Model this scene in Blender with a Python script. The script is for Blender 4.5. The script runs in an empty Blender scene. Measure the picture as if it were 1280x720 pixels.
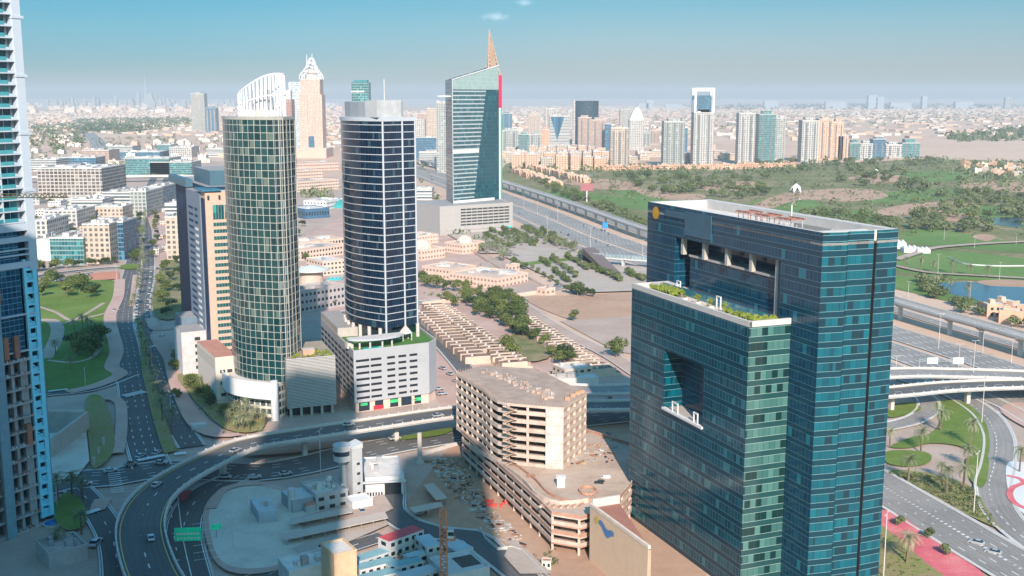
import bpy, math, random
from mathutils import Vector
S = bpy.context.scene
COL = S.collection
rnd = random.Random(11)
rad = math.radians
# ------------------------------------------------------------------ camera geometry
CH, FPX, HOR = 128.0, 1400.0, 122.0           # eye height in metres, focal length, horizon row
PA = math.atan((360 - HOR) / FPX)
CP, SP = math.cos(PA), math.sin(PA)
def ray(x, y):
    a, b = x - 640, 360 - y
    return (a, FPX * CP + b * SP, -FPX * SP + b * CP)
def G(x, y, z=0.0):
    d = ray(x, y); t = (z - CH) / d[2]
    return Vector((d[0] * t, d[1] * t, z))
def ZT(p, y):                                  # height over p that shows at row y
    d = ray(640, y); return CH + d[2] / d[1] * p[1]
def PX(p):
    x, y, z = p[0], p[1], p[2] - CH
    zc = y * CP - z * SP; yc = y * SP + z * CP
    return (640 + FPX * x / zc, 360 - FPX * yc / zc)
# ------------------------------------------------------------------ materials
def new_mat(name):
    m = bpy.data.materials.new(name); m.use_nodes = True
    nt = m.node_tree; nt.nodes.clear()
    out = nt.nodes.new('ShaderNodeOutputMaterial'); b = nt.nodes.new('ShaderNodeBsdfPrincipled')
    nt.links.new(b.outputs[0], out.inputs['Surface'])
    return m, nt, b
def lk(nt, a, b): nt.links.new(a, b)
def mth(nt, op, a, b=None, c=None):
    n = nt.nodes.new('ShaderNodeMath'); n.operation = op
    for i, v in enumerate((a, b, c)):
        if v is None: continue
        if isinstance(v, (int, float)): n.inputs[i].default_value = v
        else: lk(nt, v, n.inputs[i])
    return n.outputs[0]
def vmth(nt, op, a, b=None):
    n = nt.nodes.new('ShaderNodeVectorMath'); n.operation = op
    for i, v in enumerate((a, b)):
        if v is None: continue
        if isinstance(v, (tuple, list)): n.inputs[i].default_value = v
        elif isinstance(v, (int, float)): n.inputs[i].default_value = (v, v, v)
        else: lk(nt, v, n.inputs[i])
    return n.outputs[0]
def mixc(nt, f, a, b):
    n = nt.nodes.new('ShaderNodeMix'); n.data_type = 'RGBA'
    for i, v in ((0, f), (6, a), (7, b)):
        if isinstance(v, (int, float)): n.inputs[i].default_value = v
        elif isinstance(v, (tuple, list)): n.inputs[i].default_value = (*v[:3], 1)
        else: lk(nt, v, n.inputs[i])
    return n.outputs[2]
def ramp(nt, f, stops):
    n = nt.nodes.new('ShaderNodeValToRGB'); e = n.color_ramp.elements
    while len(e) < len(stops): e.new(0.5)
    for el, (p, c) in zip(e, stops):
        el.position = p; el.color = (*c, 1) if isinstance(c, (tuple, list)) else (c, c, c, 1)
    lk(nt, f, n.inputs[0]); return n.outputs[0]
def noise(nt, vec, scale, detail=3, rough=.55):
    n = nt.nodes.new('ShaderNodeTexNoise'); n.inputs['Scale'].default_value = scale
    n.inputs['Detail'].default_value = detail; n.inputs['Roughness'].default_value = rough
    lk(nt, vec, n.inputs['Vector']); return n.outputs[0]
def sc(c, k): return tuple(max(0, min(1, v * k)) for v in c)
MATS = {}
def plain(name, col, rough=.75, metal=0.0, var=.22, s=.35, s2=.02, bump=0.0, spec=.3, rnd_obj=0.0):
    """one surface colour with two scales of wear"""
    if name in MATS: return MATS[name]
    m, nt, b = new_mat(name)
    geo = nt.nodes.new('ShaderNodeNewGeometry'); pos = geo.outputs['Position']
    n1 = noise(nt, pos, s, 4, .65); n2 = noise(nt, pos, s2, 3)
    f = mth(nt, 'ADD', mth(nt, 'MULTIPLY', n1, .6), mth(nt, 'MULTIPLY', n2, .4))
    c = ramp(nt, f, [(.3, sc(col, 1 - var)), (.5, col), (.7, sc(col, 1 + var))])
    if rnd_obj:
        oi = nt.nodes.new('ShaderNodeObjectInfo')
        k = mth(nt, 'MULTIPLY_ADD', oi.outputs['Random'], 2 * rnd_obj, 1 - rnd_obj)
        c = vmth(nt, 'MULTIPLY', c, None); nt.nodes[-1].name
        vm = c.node; cb = nt.nodes.new('ShaderNodeCombineXYZ')
        for i in range(3): lk(nt, k, cb.inputs[i])
        lk(nt, cb.outputs[0], vm.inputs[1])
    lk(nt, c, b.inputs['Base Color'])
    b.inputs['Roughness'].default_value = rough; b.inputs['Metallic'].default_value = metal
    b.inputs['Specular IOR Level'].default_value = spec
    if bump:
        bp = nt.nodes.new('ShaderNodeBump'); bp.inputs['Strength'].default_value = bump
        bp.inputs['Distance'].default_value = .3; lk(nt, n1, bp.inputs['Height']); lk(nt, bp.outputs[0], b.inputs['Normal'])
    MATS[name] = m; return m
def ground(name, stops, s=.02, s2=.3, rough=.9, mix2=.35, stretch=None):
    """patchy ground: a ramp of colours over blended noises"""
    if name in MATS: return MATS[name]
    m, nt, b = new_mat(name)
    geo = nt.nodes.new('ShaderNodeNewGeometry'); pos = geo.outputs['Position']
    if stretch:
        mp = nt.nodes.new('ShaderNodeMapping'); mp.inputs['Rotation'].default_value = (0, 0, stretch[0]); mp.inputs['Scale'].default_value = (stretch[1], stretch[2], 1)
        lk(nt, pos, mp.inputs[0]); pos = mp.outputs[0]
    n1 = noise(nt, pos, s, 5, .6); n2 = noise(nt, pos, s2, 4, .65)
    f = mth(nt, 'ADD', mth(nt, 'MULTIPLY', n1, 1 - mix2), mth(nt, 'MULTIPLY', n2, mix2))
    lk(nt, ramp(nt, f, stops), b.inputs['Base Color']); b.inputs['Roughness'].default_value = rough
    b.inputs['Specular IOR Level'].default_value = .15
    MATS[name] = m; return m
def asphalt(name, col, lane=3.6):
    """road surface: UV = (metres across, metres along); worn wheel tracks, patches and joints"""
    if name in MATS: return MATS[name]
    m, nt, b = new_mat(name); tc = nt.nodes.new('ShaderNodeTexCoord'); sx = nt.nodes.new('ShaderNodeSeparateXYZ'); lk(nt, tc.outputs['UV'], sx.inputs[0])
    geo = nt.nodes.new('ShaderNodeNewGeometry'); cb = nt.nodes.new('ShaderNodeCombineXYZ')
    lk(nt, mth(nt, 'MULTIPLY', sx.outputs[0], 1.3), cb.inputs[0]); lk(nt, mth(nt, 'MULTIPLY', sx.outputs[1], .03), cb.inputs[1])
    streak = noise(nt, cb.outputs[0], 1.0, 4, .7)
    trk = mth(nt, 'ABSOLUTE', mth(nt, 'SINE', mth(nt, 'MULTIPLY', sx.outputs[0], 2 * math.pi / lane)))
    big = noise(nt, geo.outputs['Position'], .035, 4, .6); fine = noise(nt, geo.outputs['Position'], .7, 4, .7)
    cell = nt.nodes.new('ShaderNodeTexVoronoi'); cell.inputs['Scale'].default_value = .045; lk(nt, geo.outputs['Position'], cell.inputs['Vector'])
    s3 = nt.nodes.new('ShaderNodeSeparateXYZ'); lk(nt, cell.outputs['Color'], s3.inputs[0])
    f = mth(nt, 'ADD', mth(nt, 'MULTIPLY', streak, .42), mth(nt, 'MULTIPLY', big, .25)); f = mth(nt, 'ADD', f, mth(nt, 'MULTIPLY', fine, .2)); f = mth(nt, 'ADD', f, mth(nt, 'MULTIPLY', trk, .05)); f = mth(nt, 'ADD', f, mth(nt, 'MULTIPLY', s3.outputs[0], .08))
    lk(nt, ramp(nt, f, [(.30, sc(col, .62)), (.48, col), (.66, sc(col, 1.38))]), b.inputs['Base Color']); b.inputs['Roughness'].default_value = .8; b.inputs['Specular IOR Level'].default_value = .25
    MATS[name] = m; return m
def facade(name, pw, fh, mw, sw, glass, glass2, frame, blind_refl=.1, blind_reflc=None, rough=.07, frough=.55, metal=0.0,
           tilt=.02, spec=.5, v0=0.0, vlc=None, line=0.0, linec=None, dirt=.15, wave=0.0):
    """window wall: UVs are metres; panes pw x fh, mw / sw = share of the pane taken by mullion / spandrel"""
    if name in MATS: return MATS[name]
    m, nt, b = new_mat(name)
    tc = nt.nodes.new('ShaderNodeTexCoord'); sx = nt.nodes.new('ShaderNodeSeparateXYZ'); lk(nt, tc.outputs['UV'], sx.inputs[0])
    u = mth(nt, 'DIVIDE', sx.outputs[0], pw); v = mth(nt, 'DIVIDE', mth(nt, 'ADD', sx.outputs[1], v0), fh)
    fu, fv = mth(nt, 'FRACT', u), mth(nt, 'FRACT', v)
    iu, iv = mth(nt, 'FLOOR', u), mth(nt, 'FLOOR', v)
    m1 = mth(nt, 'LESS_THAN', mth(nt, 'ABSOLUTE', mth(nt, 'SUBTRACT', fu, .5)), .5 - mw / 2)   # 1 in pane
    m2 = mth(nt, 'GREATER_THAN', fv, sw)
    pane = mth(nt, 'MULTIPLY', m1, m2)
    cb = nt.nodes.new('ShaderNodeCombineXYZ'); lk(nt, iu, cb.inputs[0]); lk(nt, iv, cb.inputs[1])
    geo = nt.nodes.new('ShaderNodeNewGeometry')
    sn = nt.nodes.new('ShaderNodeVectorMath'); sn.operation = 'SCALE'; lk(nt, geo.outputs['True Normal'], sn.inputs[0]); sn.inputs['Scale'].default_value = 37.3
    rn = nt.nodes.new('ShaderNodeVectorMath'); rn.operation = 'SNAP'; lk(nt, sn.outputs[0], rn.inputs[0]); rn.inputs[1].default_value = (1, 1, 1)
    ad = vmth(nt, 'ADD', cb.outputs[0], rn.outputs[0])
    wn = nt.nodes.new('ShaderNodeTexWhiteNoise'); lk(nt, ad, wn.inputs['Vector'])
    big = noise(nt, geo.outputs['Position'], .05, 2)
    f = mth(nt, 'MULTIPLY', wn.outputs['Value'], mth(nt, 'MULTIPLY_ADD', big, 1.2, .3))
    g = mixc(nt, f, glass, glass2)
    sp3 = nt.nodes.new('ShaderNodeSeparateXYZ'); lk(nt, wn.outputs['Color'], sp3.inputs[0])
    if blind_refl:
        bl = mth(nt, 'LESS_THAN', sp3.outputs[2], blind_refl)
        g = mixc(nt, bl, g, blind_reflc or sc(glass2, 1.8))
    n1 = noise(nt, geo.outputs['Position'], .15, 3)
    fr = mixc(nt, n1, sc(frame, 1 - dirt), sc(frame, 1 + dirt))
    col = mixc(nt, pane, fr, g)
    if vlc: col = mixc(nt, mth(nt, 'MULTIPLY', mth(nt, 'SUBTRACT', 1.0, m1), m2), col, vlc)
    rg = mth(nt, 'MULTIPLY_ADD', pane, rough - frough, frough)
    if line:
        ln = mth(nt, 'MAXIMUM', mth(nt, 'LESS_THAN', fv, line), mth(nt, 'LESS_THAN', mth(nt, 'ABSOLUTE', mth(nt, 'SUBTRACT', fv, sw)), line / 2))
        col = mixc(nt, ln, col, linec)
    lk(nt, col, b.inputs['Base Color']); lk(nt, rg, b.inputs['Roughness'])
    b.inputs['Specular IOR Level'].default_value = spec
    if metal: lk(nt, mth(nt, 'MULTIPLY', pane, metal), b.inputs['Metallic'])
    if tilt:
        off = vmth(nt, 'SUBTRACT', wn.outputs['Color'], (.5, .5, .5))
        s2 = nt.nodes.new('ShaderNodeVectorMath'); s2.operation = 'SCALE'; lk(nt, off, s2.inputs[0]); lk(nt, mth(nt, 'MULTIPLY', pane, tilt), s2.inputs['Scale'])
        nv = vmth(nt, 'NORMALIZE', vmth(nt, 'ADD', geo.outputs['Normal'], s2.outputs[0]))
        if wave:
            bp = nt.nodes.new('ShaderNodeBump'); bp.inputs['Strength'].default_value = wave; bp.inputs['Distance'].default_value = .1
            lk(nt, noise(nt, geo.outputs['Position'], .8, 2), bp.inputs['Height']); lk(nt, nv, bp.inputs['Normal']); nv = bp.outputs[0]
        lk(nt, nv, b.inputs['Normal'])
    MATS[name] = m; return m
# ------------------------------------------------------------------ mesh builder
class MB:
    def __init__(self, *mats): self.v = []; self.f = []; self.m = []; self.uv = []; self.mats = list(mats); self.pc = []
    def mi(self, m):
        if m is None: return 0
        if m not in self.mats: self.mats.append(m)
        return self.mats.index(m)
    def face(self, pts, m=None, uv=None):
        n = len(self.v); self.v += [tuple(p) for p in pts]; self.f.append(tuple(range(n, n + len(pts)))); self.m.append(self.mi(m))
        self.uv += uv if uv else [(p[0], p[1]) for p in pts]
    def prism(self, pts, z0, z1, side=None, top=None, pw=None, bottom=True, u0=0, sides=None):
        self.pc.append(len(self.f)); P = [(p[0], p[1]) for p in pts]; a = sum(P[i][0] * P[(i + 1) % len(P)][1] - P[(i + 1) % len(P)][0] * P[i][1] for i in range(len(P)))
        if a < 0: P.reverse()
        n = len(P); zt = z1 if isinstance(z1, (list, tuple)) else [z1] * n
        if a < 0 and isinstance(z1, (list, tuple)): zt = list(reversed(zt))
        for i in range(n):
            j = (i + 1) % n; L = math.hypot(P[j][0] - P[i][0], P[j][1] - P[i][1])
            if pw: L = max(1, round(L / pw)) * pw
            s = sides[i] if sides else side
            self.face([(*P[i], z0), (*P[j], z0), (*P[j], zt[j]), (*P[i], zt[i])], s, [(u0, 0), (u0 + L, 0), (u0 + L, zt[j] - z0), (u0, zt[i] - z0)])
        self.face([(*P[i], zt[i]) for i in range(n)], top if top is not None else side)
        if bottom: self.face([(*P[i], z0) for i in reversed(range(n))], side)
        return self
    def box(self, x0, x1, y0, y1, z0, z1, m=None, top=None, pw=None):
        return self.prism([(x0, y0), (x1, y0), (x1, y1), (x0, y1)], z0, z1, m, top, pw)
    def rbox(self, c, e1, l0, l1, t0, t1, z0, z1, m=None, top=None, pw=None):
        """box in a frame: origin c, unit axis e1, its left normal e2"""
        e2 = (-e1[1], e1[0])
        q = lambda a, b: (c[0] + e1[0] * a + e2[0] * b, c[1] + e1[1] * a + e2[1] * b)
        return self.prism([q(l0, t0), q(l1, t0), q(l1, t1), q(l0, t1)], z0, z1, m, top, pw)
    def bar(self, p, q, w, h=None, m=None):
        self.pc.append(len(self.f)); p, q = Vector(p), Vector(q); d = (q - p)
        if d.length < 1e-6: return self
        d.normalize(); h = h or w
        up = Vector((0, 0, 1)) if abs(d.z) < .95 else Vector((0, 1, 0))
        s = d.cross(up).normalized() * (w / 2); t = s.cross(d).normalized() * (h / 2)
        c = [p - s - t, p + s - t, p + s + t, p - s + t, q - s - t, q + s - t, q + s + t, q - s + t]
        n = len(self.v); self.v += [tuple(x) for x in c]
        L = (q - p).length
        for f in ((0, 1, 2, 3), (7, 6, 5, 4), (0, 4, 5, 1), (1, 5, 6, 2), (2, 6, 7, 3), (3, 7, 4, 0)):
            self.f.append(tuple(n + i for i in f)); self.m.append(self.mi(m)); self.uv += [(0, 0), (L, 0), (L, h), (0, h)]
        return self
    def cyl(self, c, r, z0, z1, n=12, m=None, top=None, r2=None, a0=0, pw=None):
        self.pc.append(len(self.f)); r2 = r if r2 is None else r2; per = 2 * math.pi * r / n
        for i in range(n):
            a, b = a0 + 2 * math.pi * i / n, a0 + 2 * math.pi * (i + 1) / n
            A, B = (math.cos(a), math.sin(a)), (math.cos(b), math.sin(b))
            self.face([(c[0] + r * A[0], c[1] + r * A[1], z0), (c[0] + r * B[0], c[1] + r * B[1], z0), (c[0] + r2 * B[0], c[1] + r2 * B[1], z1), (c[0] + r2 * A[0], c[1] + r2 * A[1], z1)], m,
                      [(i * per, 0), (i * per + per, 0), (i * per + per, z1 - z0), (i * per, z1 - z0)])
        if r2 > 1e-3: self.face([(c[0] + r2 * math.cos(a0 + 2 * math.pi * i / n), c[1] + r2 * math.sin(a0 + 2 * math.pi * i / n), z1) for i in range(n)], top or m)
        return self
    def blob(self, c, rx, ry, rz, m=None, n=8, k=5, jit=.0, r=None):
        self.pc.append(len(self.f)); r = r or rnd; rows = []
        for i in range(k + 1):
            t = math.pi * i / k; row = []
            for j in range(n):
                a = 2 * math.pi * j / n; q = 1 + jit * (r.random() - .5) * 2
                row.append((c[0] + rx * q * math.sin(t) * math.cos(a), c[1] + ry * q * math.sin(t) * math.sin(a), c[2] - rz * q * math.cos(t)))
            rows.append(row)
        for i in range(k):
            for j in range(n):
                self.face([rows[i][j], rows[i][(j + 1) % n], rows[i + 1][(j + 1) % n], rows[i + 1][j]], m)
        return self
    def each(self, name, parent, k=1):
        """one part per k solids"""
        st = self.pc[::k] + [len(self.f)]; loop = 0; uo = [0]
        for f in self.f: uo.append(uo[-1] + len(f))
        for a, b in zip(st, st[1:]):
            q = MB(*self.mats); ix = {}
            for i in range(a, b):
                g = []
                for v in self.f[i]:
                    if v not in ix: ix[v] = len(q.v); q.v.append(self.v[v])
                    g.append(ix[v])
                q.f.append(tuple(g)); q.m.append(self.m[i]); q.uv += self.uv[uo[i]:uo[i + 1]]
            used = sorted(set(q.m)); q.mats = [self.mats[u] for u in used]; q.m = [used.index(m) for m in q.m]
            if q.f: o = q.build(name, parent)
        return o
    def build(self, name, parent=None, loc=None, mats=None, smooth=False, base=None):
        """link as one mesh object; vertices are world coordinates unless parent sits at its own place (then local to the root's ORG)"""
        o0 = ORG.get(parent.name, Vector((0, 0, 0))) if parent else Vector(loc or (0, 0, 0))
        me = bpy.data.meshes.new(name)
        me.from_pydata([(v[0] - o0.x, v[1] - o0.y, v[2] - o0.z) for v in self.v], [], self.f)
        for m in (mats or self.mats): me.materials.append(m)
        me.polygons.foreach_set('material_index', self.m)
        ul = me.uv_layers.new(name='UVMap'); ul.data.foreach_set('uv', [c for p in self.uv for c in p])
        if smooth: me.polygons.foreach_set('use_smooth', [True] * len(self.f))
        me.update()
        o = bpy.data.objects.new(name, me); COL.objects.link(o)
        if parent: o.parent = parent; ORG[o.name] = o0
        else: o.location = o0; ORG[o.name] = o0
        return o
ORG = {}
def tag(o, label=None, cat=None, group=None, kind=None):
    if label: o['label'] = label
    if cat: o['category'] = cat
    if group: o['group'] = group
    if kind: o['kind'] = kind
    return o
def E(name, label, cat, loc=(0, 0, 0), group=None):
    o = bpy.data.objects.new(name, None); COL.objects.link(o); o.location = loc; ORG[o.name] = Vector(loc)
    o.empty_display_size = 1
    return tag(o, label, cat, group)
KIDS = {}
def kids(o):
    if o.name not in KIDS: KIDS[o.name] = [c for c in COL.objects if c.parent == o]
    return KIDS[o.name]
def ctree(o, loc=None, rz=None, s=None, label=None, group=None, parent=None, mats=None):
    """copy a thing and its parts; mats swaps materials through the object slots"""
    c = o.copy(); COL.objects.link(c)
    if parent is not None: c.parent = parent
    if loc is not None: c.location = loc
    if rz is not None: c.rotation_euler = (0, 0, rz)
    if s is not None: c.scale = (s, s, s) if not isinstance(s, tuple) else s
    if label: c['label'] = label
    if group: c['group'] = group
    if mats and c.type == 'MESH':
        for i, sl in enumerate(c.material_slots):
            if sl.material in mats: sl.link = 'OBJECT'; sl.material = mats[o.data.materials[i]]
    for ch in kids(o): ctree(ch, parent=c, mats=mats)
    return c
def vis(p, m=30):
    x, y = PX(p); return -m < x < 1280 + m and y < 720 + m
# ------------------------------------------------------------------ ribbons and sheets
def spline(pts, step=8.0):
    """smooth line through world points"""
    P = [Vector(p) for p in pts]; out = []
    for i in range(len(P) - 1):
        a, b, c, d = P[max(i - 1, 0)], P[i], P[i + 1], P[min(i + 2, len(P) - 1)]
        n = max(1, int((c - b).length / step))
        for k in range(n):
            t = k / n
            out.append(.5 * (2 * b + (c - a) * t + (2 * a - 5 * b + 4 * c - d) * t * t + (3 * b - a - 3 * c + d) * t ** 3))
    out.append(P[-1]); return out
def normals(L):
    N = []
    for i in range(len(L)):
        d = L[min(i + 1, len(L) - 1)] - L[max(i - 1, 0)]; d.z = 0; d.normalize(); N.append(Vector((d.y, -d.x, 0)))   # to the right of travel
    return N
def ribbon(mb, L, o0, o1, z, m=None, dash=None, thick=0):
    """strip between side offsets o0 < o1 along line L; dash=(on, off) metres"""
    N = normals(L); s = 0; N2 = len(L)
    for i in range(N2 - 1):
        seg = (L[i + 1] - L[i]).length
        if dash and (s % (dash[0] + dash[1])) > dash[0]: s += seg; continue
        zz = lambda p: Vector((0, 0, z))
        a, b, c, d = L[i] + N[i] * o0, L[i + 1] + N[i + 1] * o0, L[i + 1] + N[i + 1] * o1, L[i] + N[i] * o1
        q = [Vector((p.x, p.y, p.z + z)) for p in (d, c, b, a)]
        mb.face(q, m, [(o1, s), (o1, s + seg), (o0, s + seg), (o0, s)])
        if thick:
            w = [Vector((p.x, p.y, p.z - thick)) for p in q]
            mb.face([q[1], q[0], w[0], w[1]], m); mb.face([q[3], q[2], w[2], w[3]], m); mb.face(list(reversed(w)), m)
            if i == 0 or dash: mb.face([q[0], q[3], w[3], w[0]], m)
            if i == N2 - 2 or dash: mb.face([q[2], q[1], w[1], w[2]], m)
        s += seg
def dashes(mb, L, off, w, z, on, gap, m=None):
    """painted dashes cut exactly along the line"""
    N = normals(L); acc = 0; s = 0
    for i in range(len(L) - 1):
        d = L[i + 1] - L[i]; seg = d.length
        if seg < 1e-6: continue
        while s < acc + seg:
            t = (s - acc) / seg; t2 = min(1.0, t + on / seg)
            a = L[i] + d * t + N[i] * off; b = L[i] + d * t2 + N[i] * off; n = N[i] * (w / 2); k = Vector((0, 0, z))
            mb.face([a + n + k, b + n + k, b - n + k, a - n + k], m); s += on + gap
        acc += seg
def sheet(name, px, z, m, kind='structure', n=6, rough=0.0, cat=None, label=None):
    """flat patch on the ground whose corners are seen at these pixels; n > 0 smooths it"""
    P = [G(x, y) for x, y in px]
    if n:
        Q = []
        k = len(P)
        for i in range(k):
            a, b, c, d = P[i - 1], P[i], P[(i + 1) % k], P[(i + 2) % k]
            for j in range(n):
                t = j / n; Q.append(.5 * (2 * b + (c - a) * t + (2 * a - 5 * b + 4 * c - d) * t * t + (3 * b - a - 3 * c + d) * t ** 3))
        P = Q
    a = sum(P[i].x * P[(i + 1) % len(P)].y - P[(i + 1) % len(P)].x * P[i].y for i in range(len(P)))
    if a < 0: P.reverse()
    mb = MB(m); mb.face([(p.x, p.y, z) for p in P], m)
    o = mb.build(name); return tag(o, label, cat, None, kind)
# ------------------------------------------------------------------ camera, sun, sky, haze
cam = bpy.data.cameras.new('camera'); camo = bpy.data.objects.new('camera', cam); COL.objects.link(camo)
cam.sensor_width = 36; cam.lens = 36 * FPX / 1280; cam.clip_start = 1; cam.clip_end = 120000
camo.location = (0, 0, CH); camo.rotation_euler = (math.pi / 2 - PA, 0, 0); S.camera = camo
SUN_EL, SUN_AZ = rad(30), rad(5.5)                       # shadows run away from the camera, a little to its left
sl = bpy.data.lights.new('sun', 'SUN'); so = bpy.data.objects.new('sun', sl); COL.objects.link(so)
sl.energy = 4.8; sl.angle = rad(.53); sl.color = (1.0, .835, .735)
toS = Vector((math.sin(SUN_AZ) * math.cos(SUN_EL), -math.cos(SUN_AZ) * math.cos(SUN_EL), math.sin(SUN_EL)))
so.rotation_euler = toS.to_track_quat('Z', 'Y').to_euler(); so.location = (0, -50, 400)
W = bpy.data.worlds.new('World'); S.world = W; W.use_nodes = True
nt = W.node_tree; nt.nodes.clear()
wo = nt.nodes.new('ShaderNodeOutputWorld'); bg = nt.nodes.new('ShaderNodeBackground'); sk = nt.nodes.new('ShaderNodeTexSky')
sk.sky_type = 'NISHITA'; sk.sun_disc = False; sk.sun_elevation = SUN_EL; sk.sun_rotation = math.pi - SUN_AZ
sk.altitude = 100; sk.air_density = 1.2; sk.dust_density = 1.5; sk.ozone_density = 2.0
tc = nt.nodes.new('ShaderNodeTexCoord'); nrm = nt.nodes.new('ShaderNodeVectorMath'); nrm.operation = 'NORMALIZE'; lk(nt, tc.outputs['Generated'], nrm.inputs[0])
sx = nt.nodes.new('ShaderNodeSeparateXYZ'); lk(nt, nrm.outputs[0], sx.inputs[0])
tint = ramp(nt, sx.outputs[2], [(0.0, (.50, .54, .585)), (.037, (.30, .41, .585)), (.08, (.155, .33, .46)), (.30, (.34, .74, .90)), (.6, (.40, .90, 1.02))])
skc = vmth(nt, 'MULTIPLY', sk.outputs[0], tint)
wst = mth(nt, 'MULTIPLY', mth(nt, 'MINIMUM', mth(nt, 'MULTIPLY', sx.outputs[2], 30), 1.0), mth(nt, 'MULTIPLY_ADD', sx.outputs[0], -2.4, .2))
skc = mixc(nt, mth(nt, 'MAXIMUM', mth(nt, 'MINIMUM', wst, .9), 0.0), skc, vmth(nt, 'MULTIPLY', skc, (.48, .90, 1.0)))
def cloud(px, py, wx, wy, amt):
    d = Vector(ray(px, py)).normalized()
    dv = vmth(nt, 'SUBTRACT', nrm.outputs[0], tuple(d))
    dv = vmth(nt, 'MULTIPLY', dv, (1 / wx, .02 / wx, 1 / wy))
    ln = nt.nodes.new('ShaderNodeVectorMath'); ln.operation = 'LENGTH'; lk(nt, dv, ln.inputs[0])
    nz = noise(nt, nrm.outputs[0], 160, 4, .6)
    k = mth(nt, 'SUBTRACT', mth(nt, 'MULTIPLY_ADD', nz, 1.5, .2), ln.outputs['Value'])
    return mth(nt, 'MULTIPLY', mth(nt, 'MAXIMUM', mth(nt, 'MINIMUM', k, 1.0), 0.0), amt)
ck = mth(nt, 'ADD', cloud(620, 21, .013, .0042, .20), cloud(655, 3, .010, .0035, .15))
skc = mixc(nt, ck, skc, (8.5, 8.8, 9.2))
lk(nt, skc, bg.inputs[0]); bg.inputs[1].default_value = .15; lk(nt, bg.outputs[0], wo.inputs[0])
S.view_settings.view_transform = 'Standard'; S.view_settings.look = 'None'; S.view_settings.exposure = 0.68; S.view_settings.gamma = 1
hz = MB(); hz.box(-14000, 14000, -500, 26000, -1.0, 330)
ho = hz.build('haze'); ho['kind'] = 'stuff'
hm = bpy.data.materials.new('haze_air'); hm.use_nodes = True; hn = hm.node_tree; hn.nodes.clear()
hout = hn.nodes.new('ShaderNodeOutputMaterial'); pv = hn.nodes.new('ShaderNodeVolumePrincipled')
pv.inputs['Color'].default_value = (.80, .865, .91, 1); pv.inputs['Density'].default_value = 7.8e-5; pv.inputs['Anisotropy'].default_value = 0.0
hn.links.new(pv.outputs[0], hout.inputs['Volume']); ho.data.materials.clear(); ho.data.materials.append(hm)
S.cycles.volume_bounces = 0; S.cycles.max_bounces = 5; S.cycles.diffuse_bounces = 2; S.cycles.glossy_bounces = 3
S.cycles.transparent_max_bounces = 8
# ------------------------------------------------------------------ ground, roads, lawns
SAND = ground('sand', [(.3, (.32, .195, .13)), (.5, (.43, .275, .19)), (.7, (.50, .35, .255))], .015, .25)
DESERT = ground('desert', [(.30, (.40, .26, .185)), (.45, (.53, .365, .265)), (.6, (.60, .435, .33)), (.75, (.46, .33, .255))], .0016, .02, mix2=.45)
PAVE = ground('paving', [(.3, (.34, .25, .205)), (.5, (.42, .32, .265)), (.7, (.49, .39, .33))], .04, .6)
PINKPAVE = ground('pink_paving', [(.3, (.40, .26, .21)), (.5, (.48, .33, .275)), (.7, (.54, .40, .34))], .05, .7)
ASPH = asphalt('asphalt', (.105, .103, .10))
ASPHL = asphalt('pale_asphalt', (.245, .228, .21))
LAWN = ground('lawn', [(.3, (.075, .125, .022)), (.5, (.13, .19, .04)), (.7, (.20, .25, .075))], .02, .35)
LAWN2 = ground('fairway', [(.3, (.085, .15, .04)), (.5, (.12, .205, .055)), (.7, (.19, .25, .085))], .012, .2)
ROUGHG = ground('rough_grass', [(.28, (.085, .11, .035)), (.45, (.14, .155, .055)), (.58, (.27, .22, .13)), (.72, (.40, .31, .22))], .012, .12, mix2=.5)
SCRUB = ground('scrub', [(.3, (.13, .17, .045)), (.45, (.21, .23, .065)), (.55, (.30, .22, .13)), (.7, (.17, .21, .05))], .12, .9, mix2=.6)
REDSOIL = ground('red_flowers', [(.3, (.46, .08, .11)), (.5, (.62, .15, .17)), (.7, (.68, .27, .26))], .1, 1.2)
PAINT = plain('road_paint', (.72, .71, .68), .6, var=.12)
YPAINT = plain('yellow_paint', (.60, .42, .14), .6, var=.15)
CONC = plain('concrete', (.42, .385, .345), .8, var=.16)
CONCW = plain('pale_concrete', (.52, .49, .455), .75, var=.12)
WHITE = plain('white_paint', (.66, .655, .64), .5, var=.08)
WATER, wnt, wb = new_mat('pond_water')
wb.inputs['Base Color'].default_value = (.012, .06, .075, 1); wb.inputs['Roughness'].default_value = .2
wbp = wnt.nodes.new('ShaderNodeBump'); wbp.inputs['Strength'].default_value = .15; wgeo = wnt.nodes.new('ShaderNodeNewGeometry')
lk(wnt, noise(wnt, wgeo.outputs['Position'], .5, 3), wbp.inputs['Height']); lk(wnt, wbp.outputs[0], wb.inputs['Normal'])

# base: one sheet to the horizon
mb = MB(DESERT); mb.face([(-90000, -3000, 0), (90000, -3000, 0), (90000, 110000, 0), (-90000, 110000, 0)], DESERT)
tag(mb.build('ground'), kind='structure')
LV = [0.02]
def lay(name, px, m, n=6, **k):
    LV[0] += .012; return sheet(name, px, LV[0], m, n=n, **k)
# district floors
lay('city_ground', [(-120, 760), (-120, 300), (40, 215), (260, 200), (520, 236), (560, 300), (640, 330), (640, 480), (600, 560), (560, 760)], PAVE, 0)
lay('villa_ground', [(375, 400), (372, 300), (430, 270), (530, 250), (620, 330), (690, 400), (790, 470), (790, 520), (560, 520), (500, 430)], PINKPAVE, 0)
lay('pale_ground', [(560, 560), (640, 520), (800, 520), (900, 760), (480, 760), (500, 640)], SAND, 0)
lay('interchange_ground', [(1080, 470), (1400, 470), (1400, 800), (1050, 800)], PAVE, 0)
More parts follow.
